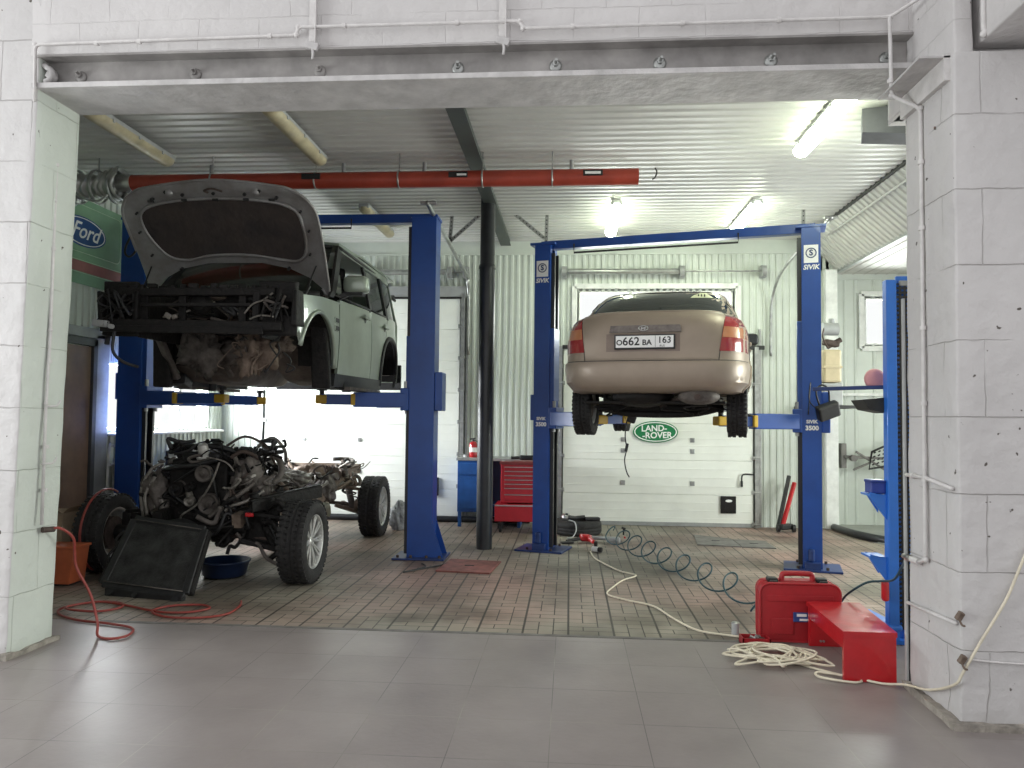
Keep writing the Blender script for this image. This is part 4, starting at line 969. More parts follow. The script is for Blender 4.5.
for s in (-1, 1):
    b = MB(); cx = XC + s * .72
    for (a_, c_) in (((-.17, -.16), (.17, -.16)), ((.17, -.16), (.17, .15)), ((.17, .15), (-.17, .15)), ((-.17, .15), (-.17, -.16))):
        b.bar((cx + a_[0], 6.6, 2.58 + a_[1]), (cx + c_[0], 6.6, 2.58 + c_[1]), .055, .18, .015)
    b.grid(lambda u, v, cx=cx: V(cx + (.13 - .06 * v) * math.cos(2 * PI * u), 6.56 + .2 * v, 2.58 + (.12 - .06 * v) * math.sin(2 * PI * u)), 24, 5, True, True)
    b.bb(cx - .16, cx + .16, 6.78, 6.80, 2.42, 2.74)
    b.jitter(.025, 10); hb = b.build('headlamp_bracket', 'car_dark', D)
    rnd = random.Random(5 + s)
    for k in range(8):
        pts = [V(cx + rnd.uniform(-.17, .17), 6.50 + rnd.uniform(-.03, .08), 2.58 + rnd.uniform(-.16, .16)) for _ in range(4)]
        MB().tube(pts, rnd.choice((.006, .009, .013)), 6, 6).build('wire', rnd.choice(('car_dark', 'black', 'car_dark', 'under_grey')), hb)
rnd = random.Random(3)
fw = MB(); fw.panel([(-.86, 2.42), (.86, 2.42), (.86, 2.82), (-.86, 2.82)], lambda x, z: (XC + x, 7.42 + .05 * pnoise((x * 4, z * 4, 0)), z), (0, .03, 0), .1)
for k in range(24): fw.box((XC + rnd.uniform(-.8, .8), 7.35 + rnd.uniform(-.1, .04), rnd.uniform(2.46, 2.8)), (rnd.uniform(.05, .25), rnd.uniform(.05, .15), rnd.uniform(.03, .14)), (0, rnd.uniform(-.3, .3), rnd.uniform(-.3, .3)), .015)
fw.build('firewall', 'car_dark', D)
for k in range(34):
    x = rnd.uniform(-.62, .6); pts = [V(XC + x, rnd.uniform(6.6, 7.3), rnd.uniform(2.45, 2.76))]
    for _ in range(4): pts.append(pts[-1] + V(rnd.uniform(-.28, .28), rnd.uniform(-.12, .16), rnd.uniform(-.12, .12)))
    for p in pts: p.z = min(2.78, max(2.42, p.z)); p.x = min(XC + .8, max(XC - .75, p.x)); p.y = max(6.62, p.y)
    MB().tube(pts, rnd.choice((.007, .010, .016, .024)), 7, 6).build('wiring_harness', rnd.choice(('car_dark', 'black', 'black', 'under_grey', 'rust_dark')), D)
b = MB(); b.lathe([(0, .02), (.07, .02), (.10, .0), (.10, -.05)], (XC - .02, 6.62, 2.63), (0, -1, 0.1), 24); b.lathe([(.075, .03), (.085, .02), (.075, .01)], (XC - .02, 6.62, 2.63), (0, -1, .1), 24); b.build('fan_motor', 'car_dark', D)
for p in ([(.0, 6.6, 2.62), (.2, 6.62, 2.60), (.32, 6.62, 2.54), (.42, 6.62, 2.53)], [(-.34, 6.6, 2.5), (-.2, 6.58, 2.52), (-.08, 6.58, 2.56)], [(.45, 6.5, 2.52), (.52, 6.5, 2.60), (.62, 6.5, 2.64), (.7, 6.5, 2.70)], [(.5, 6.5, 2.47), (.6, 6.48, 2.5), (.72, 6.48, 2.49)]):
    MB().tube([(XC + a, b_, c_) for a, b_, c_ in p], .009, 7, 6).build('pipe', 'silver_dirty', D)
b = MB(); b.box((XC - .25, 6.52, 2.50), (.07, .03, .05), (0, .5, 0), .01); b.box((XC - .18, 6.5, 2.49), (.05, .03, .04), (0, -.4, 0), .008); b.build('broken_clip', 'silver_dirty', D)
# dangling dirty insulation and wiring under the left front corner
def blob(c, r, seed, m, nm, amp=.35, sc=(1, 1, 1), par=None, fr=9, seg=44):
    b = MB(); b.sphere((0, 0, 0), 1, seg)
    for v in b.bm.verts:
        n_ = v.co.normalized(); k = 1 + amp * pnoise(n_ * 1.7 + V(seed, 0, 0)) + amp * .6 * pnoise(n_ * fr * .5 + V(0, seed, 0)) + amp * .5 * pnoise(n_ * fr + V(0, 0, seed)) + amp * .25 * pnoise(n_ * fr * 2.3)
        v.co = Vector(c) + Vector((n_.x * r * sc[0] * k, n_.y * r * sc[1] * k, n_.z * r * sc[2] * k))
    return b.build(nm, m, par)
blob((XC + .36, 7.0, 2.24), .17, 1, 'rusty', 'torn_insulation', .7, (1, .7, 1.1), D)
blob((XC + .50, 7.1, 2.30), .14, 5, 'rust_dark', 'torn_insulation', .6, (1, .8, 1), D)
blob((XC - .36, 7.35, 2.25), .16, 7, 'under_grey', 'torn_insulation', .6, (1.1, .5, 1.2), D)
blob((XC - .05, 7.5, 2.26), .17, 9, 'under_grey', 'heat_shield', .4, (1.3, .5, .8), D)
for k in range(26):
    p = V(XC + rnd.uniform(.18, .62), rnd.uniform(6.85, 7.05), rnd.uniform(2.2, 2.42)); pts = [p]
    for _ in range(4): pts.append(pts[-1] + V(rnd.uniform(-.09, .09), rnd.uniform(-.03, .04), rnd.uniform(-.12, .06)))
    MB().tube(pts, rnd.choice((.005, .008, .012)), 6, 5).build('dangling_wire', rnd.choice(('rusty', 'under_grey', 'black', 'rust_dark')), D)
for (x, y, z, a) in ((-.45, 7.5, 2.35, .5), (-.28, 7.55, 2.25, .4), (-.62, 7.4, 2.38, .1)):
    MB().bar((XC + x, y - .1, z + .08), (XC + x + .22 * a, y + .15, z - .22), .06, .03, .008).build('floor_brace', 'under_grey', D)
# seats and dashboard inside
b = MB()
b.box((XC, 7.75, 2.80), (1.5, .35, .2), (.2, 0, 0), .05); b.build('dashboard', 'black', D)
for x in (-.4, .4):
    b = MB(); b.box((XC + x, 8.85, 2.65), (.5, .5, .15), None, .05); b.box((XC + x, 9.12, 3.0), (.48, .13, .62), (-.2, 0, 0), .05); b.box((XC + x, 9.2, 3.37), (.26, .09, .14), None, .04); b.build('front_seat', 'black', D)
# open hood
HB = V(XC - .045, 7.62, 2.90); HD = V(0, -.76, .93).normalized(); HN = V(0, .93, .76).normalized()   # HN points to the outer (painted) side
LH = 1.20
def hood(u, v): 
    crown = -.055 * (u / .9) ** 2 - .05 * ((v - .6) / .6) ** 2
    return HB + V(1, 0, 0) * u + HD * v + HN * (crown)
def houtline(k=0.0):
    p = [(-.93 + k, .0 + k)]
    p += [(-.95 + k, .5), (-.955 + k, .82)] + [(-.60 + (-.355 + k) * math.cos(a), .82 + (.34 - k) * math.sin(a)) for a in [math.radians(q) for q in range(10, 90, 10)]]
    p += [(-.35, 1.195 - k), (0, 1.22 - k), (.35, 1.195 - k)]
    p += [(.60 + (.355 - k) * math.cos(a), .82 + (.34 - k) * math.sin(a)) for a in [math.radians(q) for q in range(85, 5, -10)]] + [(.955 - k, .82), (.95 - k, .5), (.93 - k, .0 + k)]
    p += [(.86, .08 + k * .5), (.74, .19 + k * .4), (.55, .28 + k * .4), (.28, .33 + k * .4), (-.28, .33 + k * .4), (-.55, .28 + k * .4), (-.74, .19 + k * .4), (-.86, .08 + k * .5)]
    return p
HO = MB().panel(houtline(), lambda u, v: hood(u, v), lambda u, v: HN * .012, .1).build('hood', 'disco_paint', D)
b = MB(); b.panel(houtline(.012), lambda u, v: hood(u, v) - HN * (.012 + .022 * min(1, max(0, 1 - abs(v - 1.11) * 12))), lambda u, v: HN * .01, .045); b.build('hood_inner_frame', 'hood_inner', HO)
padp = [(-.72, .55), (-.79, .75), (-.74, .92), (-.50, 1.0), (0, 1.03), (.50, 1.0), (.74, .92), (.79, .75), (.77, .50), (.68, .38), (.50, .38), (.25, .42), (0, .43), (-.25, .42), (-.45, .38), (-.62, .42)]
padp = [(p.x, p.y) for p in catmull([V(a, b_, 0) for a, b_ in padp], 4, True)]
b = MB(); b.panel(padp, lambda u, v: hood(u, v) - HN * (.030 + .012 * pnoise((u * 5, v * 5, 0)) - .006), lambda u, v: HN * .014, .04); b.build('insulation_pad', 'insulation', HO)
b = MB(); b.tube([hood(u, v) - HN * .024 for u, v in padp], .016, 8, closed=True); b.build('pad_groove', 'hood_inner', HO)
b = MB(); b.tube([hood(u, v) - HN * .010 for u, v in houtline(.005)[1:-7]], .013, 8, 3); b.build('edge_fold', 'hood_inner', HO)
for (u, v) in ((-.6, 1.04), (-.3, 1.075), (0, 1.085), (.3, 1.075), (.6, 1.04), (-.80, .90), (.80, .90), (-.84, .70), (.84, .70), (-.80, .45), (.80, .45), (-.55, .29), (.55, .29), (.45, 1.11), (-.45, 1.11)):
    MB().cyl(hood(u, v) - HN * .045, hood(u, v) - HN * .01, .011 if abs(u) > .65 else .016, n=10).build('hole', 'black', HO)
for (u) in (-.62, -.30, 0, .30, .55):
    b = MB(); b.box(hood(u, 1.02) - HN * .035, (.055, .03, .02), None, .004); b.build('pad_clip', 'black', HO)
for u in (-.42, .42):
    b = MB(); b.lathe([(0, .03), (.02, .03), (.03, .012), (.038, 0)], hood(u, 1.10) - HN * .035, -HN, 16); b.build('rubber_stop', 'hood_inner', HO)
b = MB(); b.tube([hood(-.04, 1.10) - HN * .05, hood(-.06, 1.13) - HN * .07, hood(.02, 1.15) - HN * .07, hood(.10, 1.11) - HN * .05], .010, 7, 5); b.build('latch', 'rust_dark', HO)
for s in (-1, 1):
    b = MB(); b.cyl((XC + s * .80, 7.0, 2.74), hood(s * .84, .33) - HN * .03, .008, n=10); b.cyl((XC + s * .80, 7.0, 2.74), (XC + s * .81, 7.12, 2.86), .013, n=10); b.build('hood_strut', 'black', D)
    b = MB(); b.bar((XC + s * .80, 7.50, 2.78), hood(s * .84, .06) - HN * .02, .05, .03, .008); b.build('hood_hinge', 'car_dark', D)
# ---------------------------------------------------------------- beige sedan on the right lift
CAR = thing('sedan', 'beige sedan seen from behind, raised on the right lift', 'car', (.705, 6.98, 1.59), math.radians(-12.5), None, True)
def ring(z, y0, y1, h, n, N=72, bow=.0):
    out = []
    for i in range(N):
        a = 2 * PI * i / N; ca, sa = math.cos(a), math.sin(a)
        x = h * math.copysign(abs(ca) ** (2 / n), ca); y = (y0 + y1) / 2 + (y1 - y0) / 2 * math.copysign(abs(sa) ** (2 / n), sa)
        if y < (y0 + y1) / 2: y += bow * (x / h) ** 2 * max(0, 1 - (y - y0) / .5)
        zz = z
        if y > 3.2 and z > .6: zz = z - (z - .6) * .42 * min(1, (y - 3.2) / .9)
        elif y > 2.9 and z > .9: zz = z - .06 * (y - 2.9)
        out.append(V(x, y, zz))
    return out
def stack(rs, cap0=True, cap1=True):
    b = bmesh.new(); L_ = []
    for r in rs: L_.append([b.verts.new(p) for p in r])
    n = len(rs[0])
    for i in range(len(rs) - 1):
        for k in range(n):
            f = b.faces.new((L_[i][k], L_[i][(k + 1) % n], L_[i + 1][(k + 1) % n], L_[i + 1][k])); f.smooth = True
    for cp, r in ((cap0, L_[0]), (cap1, L_[-1])):
        if cp: b.faces.new(r)
    return b
lv = [(.285, .25, 4.0, .76, 8), (.30, .10, 4.16, .81, 8), (.33, .045, 4.19, .82, 8), (.38, .012, 4.22, .87, 8), (.50, 0, 4.24, .885, 8), (.545, .004, 4.24, .885, 8), (.57, .014, 4.23, .88, 8), (.577, .045, 4.2, .87, 8),
      (.61, .055, 4.18, .87, 8), (.78, .065, 4.1, .87, 8), (.90, .085, 4.05, .86, 7), (.98, .11, 4.0, .83, 6), (1.025, .145, 3.95, .765, 5.5), (1.048, .20, 3.9, .70, 5), (1.055, .32, 3.7, .55, 3.6), (1.06, .9, 3.2, .3, 3)]
gl = [(.96, .42, 3.3, .79, 8), (1.04, .50, 3.15, .775, 6), (1.14, .64, 2.9, .735, 6), (1.24, .80, 2.65, .685, 6), (1.32, .96, 2.42, .625, 6), (1.358, 1.06, 2.3, .575, 4.6), (1.378, 1.18, 2.2, .50, 4.2), (1.392, 1.4, 2.0, .30, 3)]
bd = stack([ring(*l, bow=.10) for l in lv]); gh = stack([ring(*l, bow=.09) for l in gl])
def bvh_of(bs):
    b = bmesh.new(); m_ = MB(); m_.bm.free(); m_.bm = b
    for x in bs: m_.merge(x.copy())
    b.faces.ensure_lookup_table(); return BVHTree.FromBMesh(b), b
bv, bvb = bvh_of([bd, gh])
def drape(org, dr, off):
    """ray along dr from org(u,v); returns the surface point pushed out by off against the ray"""
    dr = Vector(dr).normalized()
    def f(u, v):
        o = Vector(org(u, v)); h = bv.ray_cast(o, dr)
        if h[0] is None: return bv.find_nearest(o + dr * 1.5)[0]
        return h[0] - dr * off
    return f
rear = drape(lambda x, z: (x, -2, z), (0, 1, 0), .005)
rear2 = drape(lambda x, z: (x, -2, z), (0, 1, 0), .009)
right = drape(lambda y, z: (3, y, z), (-1, 0, 0), .005); left = drape(lambda y, z: (-3, y, z), (1, 0, 0), .005)
# wheel arches cut from the lower body with a boolean
def to_ob(b, nm):
    me = bpy.data.meshes.new(nm); bmesh.ops.recalc_face_normals(b, faces=b.faces[:]); b.to_mesh(me); o = bpy.data.objects.new(nm, me); COL.objects.link(o); return o
bo = to_ob(bd, 'body')
cut = MB()
for y in (.93, 3.38):
    for s in (-1, 1): cut.cyl((s * .56, y, .27), (s * 1.0, y, .27), .335, n=40)
co = to_ob(cut.bm, 'cutter')
md = bo.modifiers.new('b', 'BOOLEAN'); md.operation = 'DIFFERENCE'; md.object = co; md.solver = 'EXACT'
bpy.context.view_layer.update()
dg = bpy.context.evaluated_depsgraph_get(); me = bpy.data.meshes.new_from_object(bo.evaluated_get(dg))
bo.modifiers.clear(); bo.data = me; bpy.data.objects.remove(co); me.materials.clear(); me.materials.append(M['sedan_paint']); bo.parent = CAR; bo['_org'] = (0, 0, 0)
me.polygons.foreach_set('use_smooth', [True] * len(me.polygons))
try: me.set_sharp_from_angle(angle=math.radians(38))
except Exception: pass
g_ = MB(); g_.merge(gh); g_.build('cabin', 'sedan_paint', CAR)
def seam(pts, f, nm='panel_gap', r=.0035, par=None, m='black'):
    b = MB(); P = []
    for i in range(len(pts) - 1):
        for k in range(8): t_ = k / 8; P.append((pts[i][0] * (1 - t_) + pts[i + 1][0] * t_, pts[i][1] * (1 - t_) + pts[i + 1][1] * t_))
    P.append(pts[-1]); b.tube([f(*p) for p in P], r, 6); return b.build(nm, m, par or CAR)
skin = drape(lambda x, z: (x, -2, z), (0, 1, 0), .001)
rb = MB().panel([(-.83, .34), (.83, .34), (.845, .565), (-.845, .565)], rear, (0, .004, 0), .05).build('rear_bumper', 'sedan_paint', CAR)
seam([(-.85, .573), (-.4, .573), (0, .573), (.4, .573), (.85, .573)], skin, 'bumper_gap', .006)
tl = MB().panel([(-.60, .592), (.60, .592), (.655, 1.0), (.62, 1.035), (-.62, 1.035), (-.655, 1.0)], rear, (0, .004, 0), .05).build('boot_lid', 'sedan_paint', CAR)
for s in (-1, 1): seam([(s * .606, .58), (s * .66, 1.0), (s * .625, 1.045)], skin, par=tl)
b = MB(); b.tube([rear(-.62 + 1.24 * i / 20, 1.035) for i in range(21)], .010, 8); b.build('boot_lip', 'sedan_paint', tl)
for s in (-1, 1):
    P_ = [(.612, .66), (.855, .66), (.862, .78), (.845, .88), (.79, .97), (.73, 1.0), (.662, 1.0)]
    lm = MB().panel([(s * a, b_) for a, b_ in P_], rear2, (0, .012, 0), .035).build('tail_lamp', 'lamp_red', CAR)
    A_ = [(.636, .785), (.855, .785), (.838, .885), (.648, .885)]
    f3 = drape(lambda x, z: (x, -2, z), (0, 1, 0), .012)
    MB().panel([(s * a, b_) for a, b_ in A_], f3, (0, .006, 0), .035).build('amber_lens', 'lamp_amber', lm)
    b = MB(); b.tube([rear(s * a, b_) for a, b_ in P_], .005, 6, closed=True); b.build('lamp_seal', 'black', lm)
# plate recess, garnish, emblem
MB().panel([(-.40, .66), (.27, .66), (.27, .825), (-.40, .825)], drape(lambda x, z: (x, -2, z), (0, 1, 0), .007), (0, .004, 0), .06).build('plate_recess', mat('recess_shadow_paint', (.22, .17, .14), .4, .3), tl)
b = MB(); b.panel([(-.37, .835), (.28, .835), (.27, .90), (-.36, .90)], drape(lambda x, z: (x, -2, z), (0, 1, 0), .030 if True else 0), (0, .028, 0), .06); ga = b.build('garnish', mat('garnish_grey', (.19, .165, .15), .35, .5, .25, 20), tl)
ye = rear(-.06, .870).y - .03
b = MB(); b.tube([(-.055 + .042 * math.cos(2 * PI * i / 24), ye - .003, .870 + .022 * math.sin(2 * PI * i / 24)) for i in range(24)], .004, 6, closed=True); b.bar((-.075, ye, .853), (-.068, ye, .887), .006, .006); b.bar((-.044, ye, .853), (-.037, ye, .887), .006, .006); b.bar((-.074, ye, .867), (-.04, ye, .873), .006, .006); b.build('emblem', 'metal', tl)
yp = rear(-.05, .74).y - .022
b = MB(); b.box((-.045, yp + .008, .745), (.55, .012, .135), None, .004); pl = b.build('plate_frame', 'black', CAR)
b = MB(); b.box((-.045, yp, .747), (.52, .008, .108), None, .003); b.build('number_plate', 'white', pl)
b = MB(); put_text(b, 'O', (-.272, yp - .005, .737), (1, 0, 0), (0, 0, 1), .070, depth=.001, bold=.0015); put_text(b, '662', (-.165, yp - .005, .747), (1, 0, 0), (0, 0, 1), .105, depth=.001, bold=.0015); put_text(b, 'BA', (-.022, yp - .005, .737), (1, 0, 0), (0, 0, 1), .070, depth=.001, bold=.0015)
put_text(b, '163', (.135, yp - .005, .757), (1, 0, 0), (0, 0, 1), .082, depth=.001, bold=.001); put_text(b, 'RUS', (.115, yp - .005, .706), (1, 0, 0), (0, 0, 1), .026, depth=.001)
b.bb(.052, .055, yp - .006, yp - .003, .695, .80); b.build('plate_lettering', 'ink', pl)
# rear window
rw = MB().panel([(-.735, 1.066), (.735, 1.066), (.67, 1.17), (.575, 1.335), (-.575, 1.335), (-.67, 1.17)], rear, (0, .004, 0), .05).build('rear_window', 'glass_dark', CAR)
b = MB(); b.tube([rear(x, z) for x, z in [(p.x, p.y) for p in catmull([V(*q, 0) for q in ((-.735, 1.066), (0, 1.064), (.735, 1.066), (.66, 1.19), (.575, 1.335), (0, 1.337), (-.575, 1.335), (-.66, 1.19))], 5, True)]], .006, 6, closed=True); b.build('window_seal', 'black', rw)
st = MB().panel([(.31, 1.255), (.53, 1.255), (.50, 1.285), (.44, 1.328), (.40, 1.328), (.33, 1.285)], drape(lambda x, z: (x, -2, z), (0, 1, 0), .012), (0, .003, 0), .05).build('triangle_sticker', mat('pale_yellow_sticker', (.78, .80, .55), .5), rw)
ys = rear(.42, 1.28).y - .018
b = MB()
for x in (.385, .415, .445): b.box((x, ys, 1.283), (.012, .004, .030), (-.5, 0, 0))
b.box((.415, ys, 1.267), (.072, .004, .007), (-.5, 0, 0)); b.build('sticker_letter', 'ink', st)
b = MB(); b.panel([(-.37, 1.305), (-.27, 1.315), (-.28, 1.335), (-.36, 1.33)], drape(lambda x, z: (x, -2, z), (0, 1, 0), .010), (0, .003, 0), .05); b.build('small_sticker', 'white', rw)
# side details
for s, f in ((1, right), (-1, left)):
    w1 = [(1.02, 1.07), (2.75, 1.06), (2.35, 1.29), (1.9, 1.335), (1.35, 1.32)]
    sg = MB().panel(w1, f, (-s * .004, 0, 0), .08).build('side_window', 'glass_dark', CAR)
    for y in (1.55, 2.05): 
        b = MB(); b.panel([(y - .03, 1.06), (y + .03, 1.06), (y + .03, 1.335), (y - .03, 1.335)], lambda u, v, f=f, s=s: f(u, v) + V(s * .004, 0, 0), (-s * .004, 0, 0), .08); b.build('window_pillar', 'black', CAR)
    for y in (1.02, 1.95, 2.9): seam([(y + (.28 if y < 1.5 else 0), .36), (y + (.28 if y < 1.5 else 0), .62), (y, 1.02)], f)
    seam([(1.0, 1.03), (3.0, 1.03)], f, 'belt_line', .008)
    b = MB(); b.panel([(1.28, .50), (2.95, .50), (2.95, .56), (1.28, .56)], lambda u, v, f=f, s=s: f(u, v) + V(s * .012, 0, 0), (-s * .014, 0, 0), .1); b.build('rub_strip', 'black', CAR)
    b = MB(); b.tube([f(.93 + .345 * math.cos(a), .27 + .345 * math.sin(a)) if .27 + .345 * math.sin(a) > .3 else f(.93 + .345 * math.cos(a), .3) for a in [PI * k / 20 for k in range(21)]], .010, 6); b.build('arch_lip', 'sedan_paint', CAR)
    for y in (1.72, 2.55):
        b = MB(); p = f(y, .86); b.box((p.x + s * .015, y, .86), (.03, .14, .035), None, .01); b.build('door_handle', 'sedan_paint', CAR)
    def fm2(u, v, s=s):
        a = 2 * PI * u; b_ = PI * (v - .5); sg_ = lambda q, e: math.copysign(abs(q) ** e, q)
        return V(s * .885 + .10 * sg_(math.cos(b_), .6) * sg_(math.cos(a), .6), 2.62 + .06 * sg_(math.cos(b_), .6) * sg_(math.sin(a), .6), 1.0 + .075 * sg_(math.sin(b_), .6))
    mr = MB().grid(fm2, 20, 11, True, True).build('wing_mirror', 'black', CAR)
    b = MB(); b.bb(s * .885 - .08, s * .885 + .08, 2.552, 2.560, .945, 1.055, .003); b.build('mirror_glass', 'glass_dark', mr)
    MB().bar((s * .85, 2.64, .97), (s * .70, 2.66, .96), .07, .05, .01).build('mirror_arm', 'black', mr)
    # wheels: all four hang on their suspension
    for y in (.93, 3.38): wheel(CAR, (s * .755, y, .165), (s, 0, 0), .287, .19, .185, spokes=7, paired=False)
# underbody
b = MB(); b.bb(-.66, .66, .35, 3.9, .19, .215, .01); b.build('floor_pan', 'car_dark', CAR)
b = MB(); b.bb(-.60, .60, .93 - .05, .93 + .05, .12, .20, .03); b.tube([(-.62, .93, .17), (-.3, .90, .10), (.3, .90, .10), (.62, .93, .17)], .035, 10, 5); b.build('rear_axle', 'car_dark', CAR)
for s in (-1, 1):
    b = MB(); b.bar((s * .60, .95, .14), (s * .45, 1.55, .22), .06, .06, .01); b.build('trailing_arm', 'car_dark', CAR)
    b = MB(); b.cyl((s * .56, .98, .12), (s * .54, 1.0, .62), .03, n=14); pr = []
    b.tube([V(s * .56 + .055 * math.cos(k * .6), .98 + .055 * math.sin(k * .6), .25 + k * .0045) for k in range(80)], .008, 6); b.build('spring_strut', 'rust_dark', CAR)
    b = MB(); b.grid(lambda u, v, s=s: V(s * (.50 + .30 * v), .93 + .335 * math.cos(PI * u), .28 + .335 * math.sin(PI * u)), 20, 5); b.bb(s * .50, s * .51, .6, 1.26, .2, .6); b.build('wheel_well', 'car_dark', CAR)
b = MB(); b.lathe([(0, 0), (.09, .01), (.13, .035), (.135, .06), (.135, .42), (.12, .45), (0, .46)], (.42, .18, .265), (0, .2, 1), 8) if False else None
b2 = MB()
def mf(u, v):
    a = 2 * PI * u; b_ = PI * (v - .5); e = .35
    return V(.42 + .19 * math.copysign(abs(math.cos(b_)) ** e, math.cos(b_)) * math.cos(a), .32 + .20 * math.sin(b_), .255 + .075 * math.copysign(abs(math.cos(b_)) ** e, math.cos(b_)) * math.sin(a))
b2.grid(mf, 32, 17, True, True); b2.build('muffler', 'under_grey', CAR)
b = MB(); b.cyl((.42, .10, .245), (.42, .14, .25), .03, n=16); b.tube([(.25, .4, .24), (.05, .7, .20), (.0, 1.5, .15), (0, 3.2, .14)], .025, 10, 5); b.build('exhaust_pipe', 'rust_dark', CAR)
b = MB(); b.sphere((-.12, .55, .26), .3, 24, (1, 1, .35)); b.build('spare_wheel_well', 'car_dark', CAR)
b = MB(); b.bb(-.45, .45, 1.2, 1.8, .10, .22, .04); b.build('fuel_tank', 'car_dark', CAR)
b = MB(); b.cyl((-.05, .085, .36), (-.05, .12, .36), .010); b.build('tow_hole_cap', 'black', CAR)
rnd = random.Random(8)
for k in range(12):
    x = rnd.uniform(-.5, .5); pts = [V(x, rnd.uniform(.5, .9), .18)]
    for _ in range(4): pts.append(pts[-1] + V(rnd.uniform(-.2, .2), rnd.uniform(-.1, .3), rnd.uniform(-.05, .03)))
    MB().tube(pts, .010, 7, 5).build('underbody_pipe', 'car_dark', CAR)

t = thing('lead_lamp', 'black inspection lamp with its cable hanging below the beige sedan', 'hanging cable', (.62, 8.2, 1.7))
b = MB(); b.box((.66, 8.2, 1.66), (.09, .08, .14), (.2, .3, 0), .02); b.build('lamp_body', 'black', t)
b = MB(); b.tube([(.64, 8.2, 1.72), (.60, 8.2, 1.60), (.585, 8.2, 1.45), (.60, 8.2, 1.32), (.58, 8.2, 1.20), (.60, 8.2, 1.08), (.63, 8.2, 1.02)], .007, 7, 6); b.box((.60, 8.2, 1.33), (.03, .03, .09), (0, .2, 0), .006); b.build('cable', 'black', t)

# ---------------------------------------------------------------- rolling chassis with engine
CX = -3.62
K = thing('rolling_chassis', 'bare off-road chassis with exposed engine and four wheels under the left lift', 'chassis', (CX, 8.9, 0))
for s in (-1, 1):
    p = [(s * .40, 7.3, .60), (s * .42, 7.6, .62), (s * .46, 8.2, .56), (s * .47, 9.4, .56), (s * .50, 9.9, .74), (s * .50, 10.6, .82), (s * .50, 11.2, .86)]
    b = MB()
    P3 = catmull([V(CX + a, y, z) for a, y, z in p], 5)
    for i in range(len(P3) - 1): b.bar(P3[i], P3[i + 1] + (P3[i + 1] - P3[i]) * .06, .09, .13, 0)
    b.build('frame_rail', 'rusty' if s > 0 else 'car_dark', K)
    MB().bb(CX + s * .50 - .045, CX + s * .50 + .045, 11.16, 11.24, .80, .92, .01).cyl((CX + s * .5, 11.1, .86), (CX + s * .5, 11.26, .86), .025).build('rail_end', 'car_dark', K)
for (y, z, r) in ((7.4, .52, .05), (8.4, .56, .04), (9.5, .58, .04), (10.3, .85, .045), (11.05, .90, .04)):
    b = MB(); b.cyl((CX - .46, y, z), (CX + .46, y, z), r, n=14); b.build('cross_member', 'rusty' if y > 8 else 'car_dark', K)
# black bracket plate over the right front wheel
b = MB(); b.prism([(-3.05, 7.25, .80), (-2.60, 7.95, .90), (-2.60, 7.95, .78), (-3.05, 7.25, .70)], (.02, -.02, 0)); b.prism([(-3.05, 7.25, .80), (-2.60, 7.95, .90), (-2.66, 8.05, .90), (-3.12, 7.35, .80)], (0, 0, .012)); b.build('bracket_plate', 'car_dark', K)
def wsub(c, s): 
    return wheel(K, c, (s, 0, 0), .40, .27, .272, spokes=10)
wsub((-2.60, 7.45, .40), 1); wsub((-2.66, 10.45, .40), 1); wsub((-4.78, 7.72, .40), -1); wsub((-4.45, 10.45, .40), -1)
for (x, y, s) in ((-2.60, 7.45, 1), (-4.78, 7.72, -1), (-2.66, 10.45, 1), (-4.45, 10.45, -1)):
    xi = CX + s * .45
    b = MB(); b.cyl((x - s * .12, y, .40), (x - s * .26, y, .40), .09, n=18); b.bar((x - s * .2, y, .30), (xi, y - .15, .42), .06, .05, .01); b.bar((x - s * .2, y, .30), (xi, y + .2, .42), .06, .05, .01)
    b.bar((x - s * .2, y, .62), (xi, y - .1, .68), .05, .04, .01); b.bar((x - s * .2, y, .30), (x - s * .2, y, .62), .07, .06, .015); b.build('suspension_arm', 'car_dark' if y < 9 else 'rusty', K)
    b = MB(); b.cyl((x - s * .30, y, .36), (xi + s * .05, y, .98 if y > 9 else .86), .045, n=16); b.tube([V(x - s * .30 + (xi - x + s * .35) * k / 60, y, .50 + .0065 * k) + V(.06 * math.cos(k * .65), .06 * math.sin(k * .65), 0) for k in range(60)], .010, 6); b.build('shock_absorber', 'under_grey' if y > 9 else 'car_dark', K)
    b = MB(); b.cyl((x - s * .15, y, .40), (CX + s * .1, y + .05, .45), .025, n=12); b.build('drive_shaft', 'rust_dark', K)
blob((CX, 10.4, .50), .19, 3, 'rusty', 'differential', .15, (1.2, 1.1, .9), K); blob((CX, 7.9, .42), .15, 4, 'car_dark', 'differential', .15, (1.2, 1, .9), K)
# gearbox and transfer box
b = MB(); b.lathe([(0, 0), (.21, 0), (.22, .12), (.17, .30), (.13, .5), (.12, .95), (0, .96)], (CX, 8.35, .74), (0, 1, -.05), 28)
for k in range(8): a = 2 * PI * k / 8; b.bar((CX + .20 * math.cos(a), 8.36, .74 + .2 * math.sin(a)), (CX + .12 * math.cos(a), 8.85, .72 + .12 * math.sin(a)), .015, .02, 0)
b.jitter(.015, 8); b.build('gearbox', 'silver_dirty', K)
b = MB(); b.box((CX + .05, 9.4, .62), (.42, .35, .34), None, .06); b.cyl((CX, 9.5, .6), (CX, 10.25, .52), .04, n=14); b.jitter(.02, 6); b.build('transfer_box', 'rusty', K)
b = MB(); b.cyl((CX + .30, 8.9, .50), (CX + .30, 9.9, .50), .10, n=22); b.box((CX + .30, 8.7, .5), (.2, .3, .16), None, .04); b.build('exhaust_silencer', 'rusty', K)
b = MB(); b.box((CX + .62, 8.95, .48), (.20, .75, .18), (0, 0, 0), .05); b.jitter(.01, 6); b.build('side_tank', mat('olive_grey_tank', (.17, .165, .12), .6, .1, .3, 8), K)
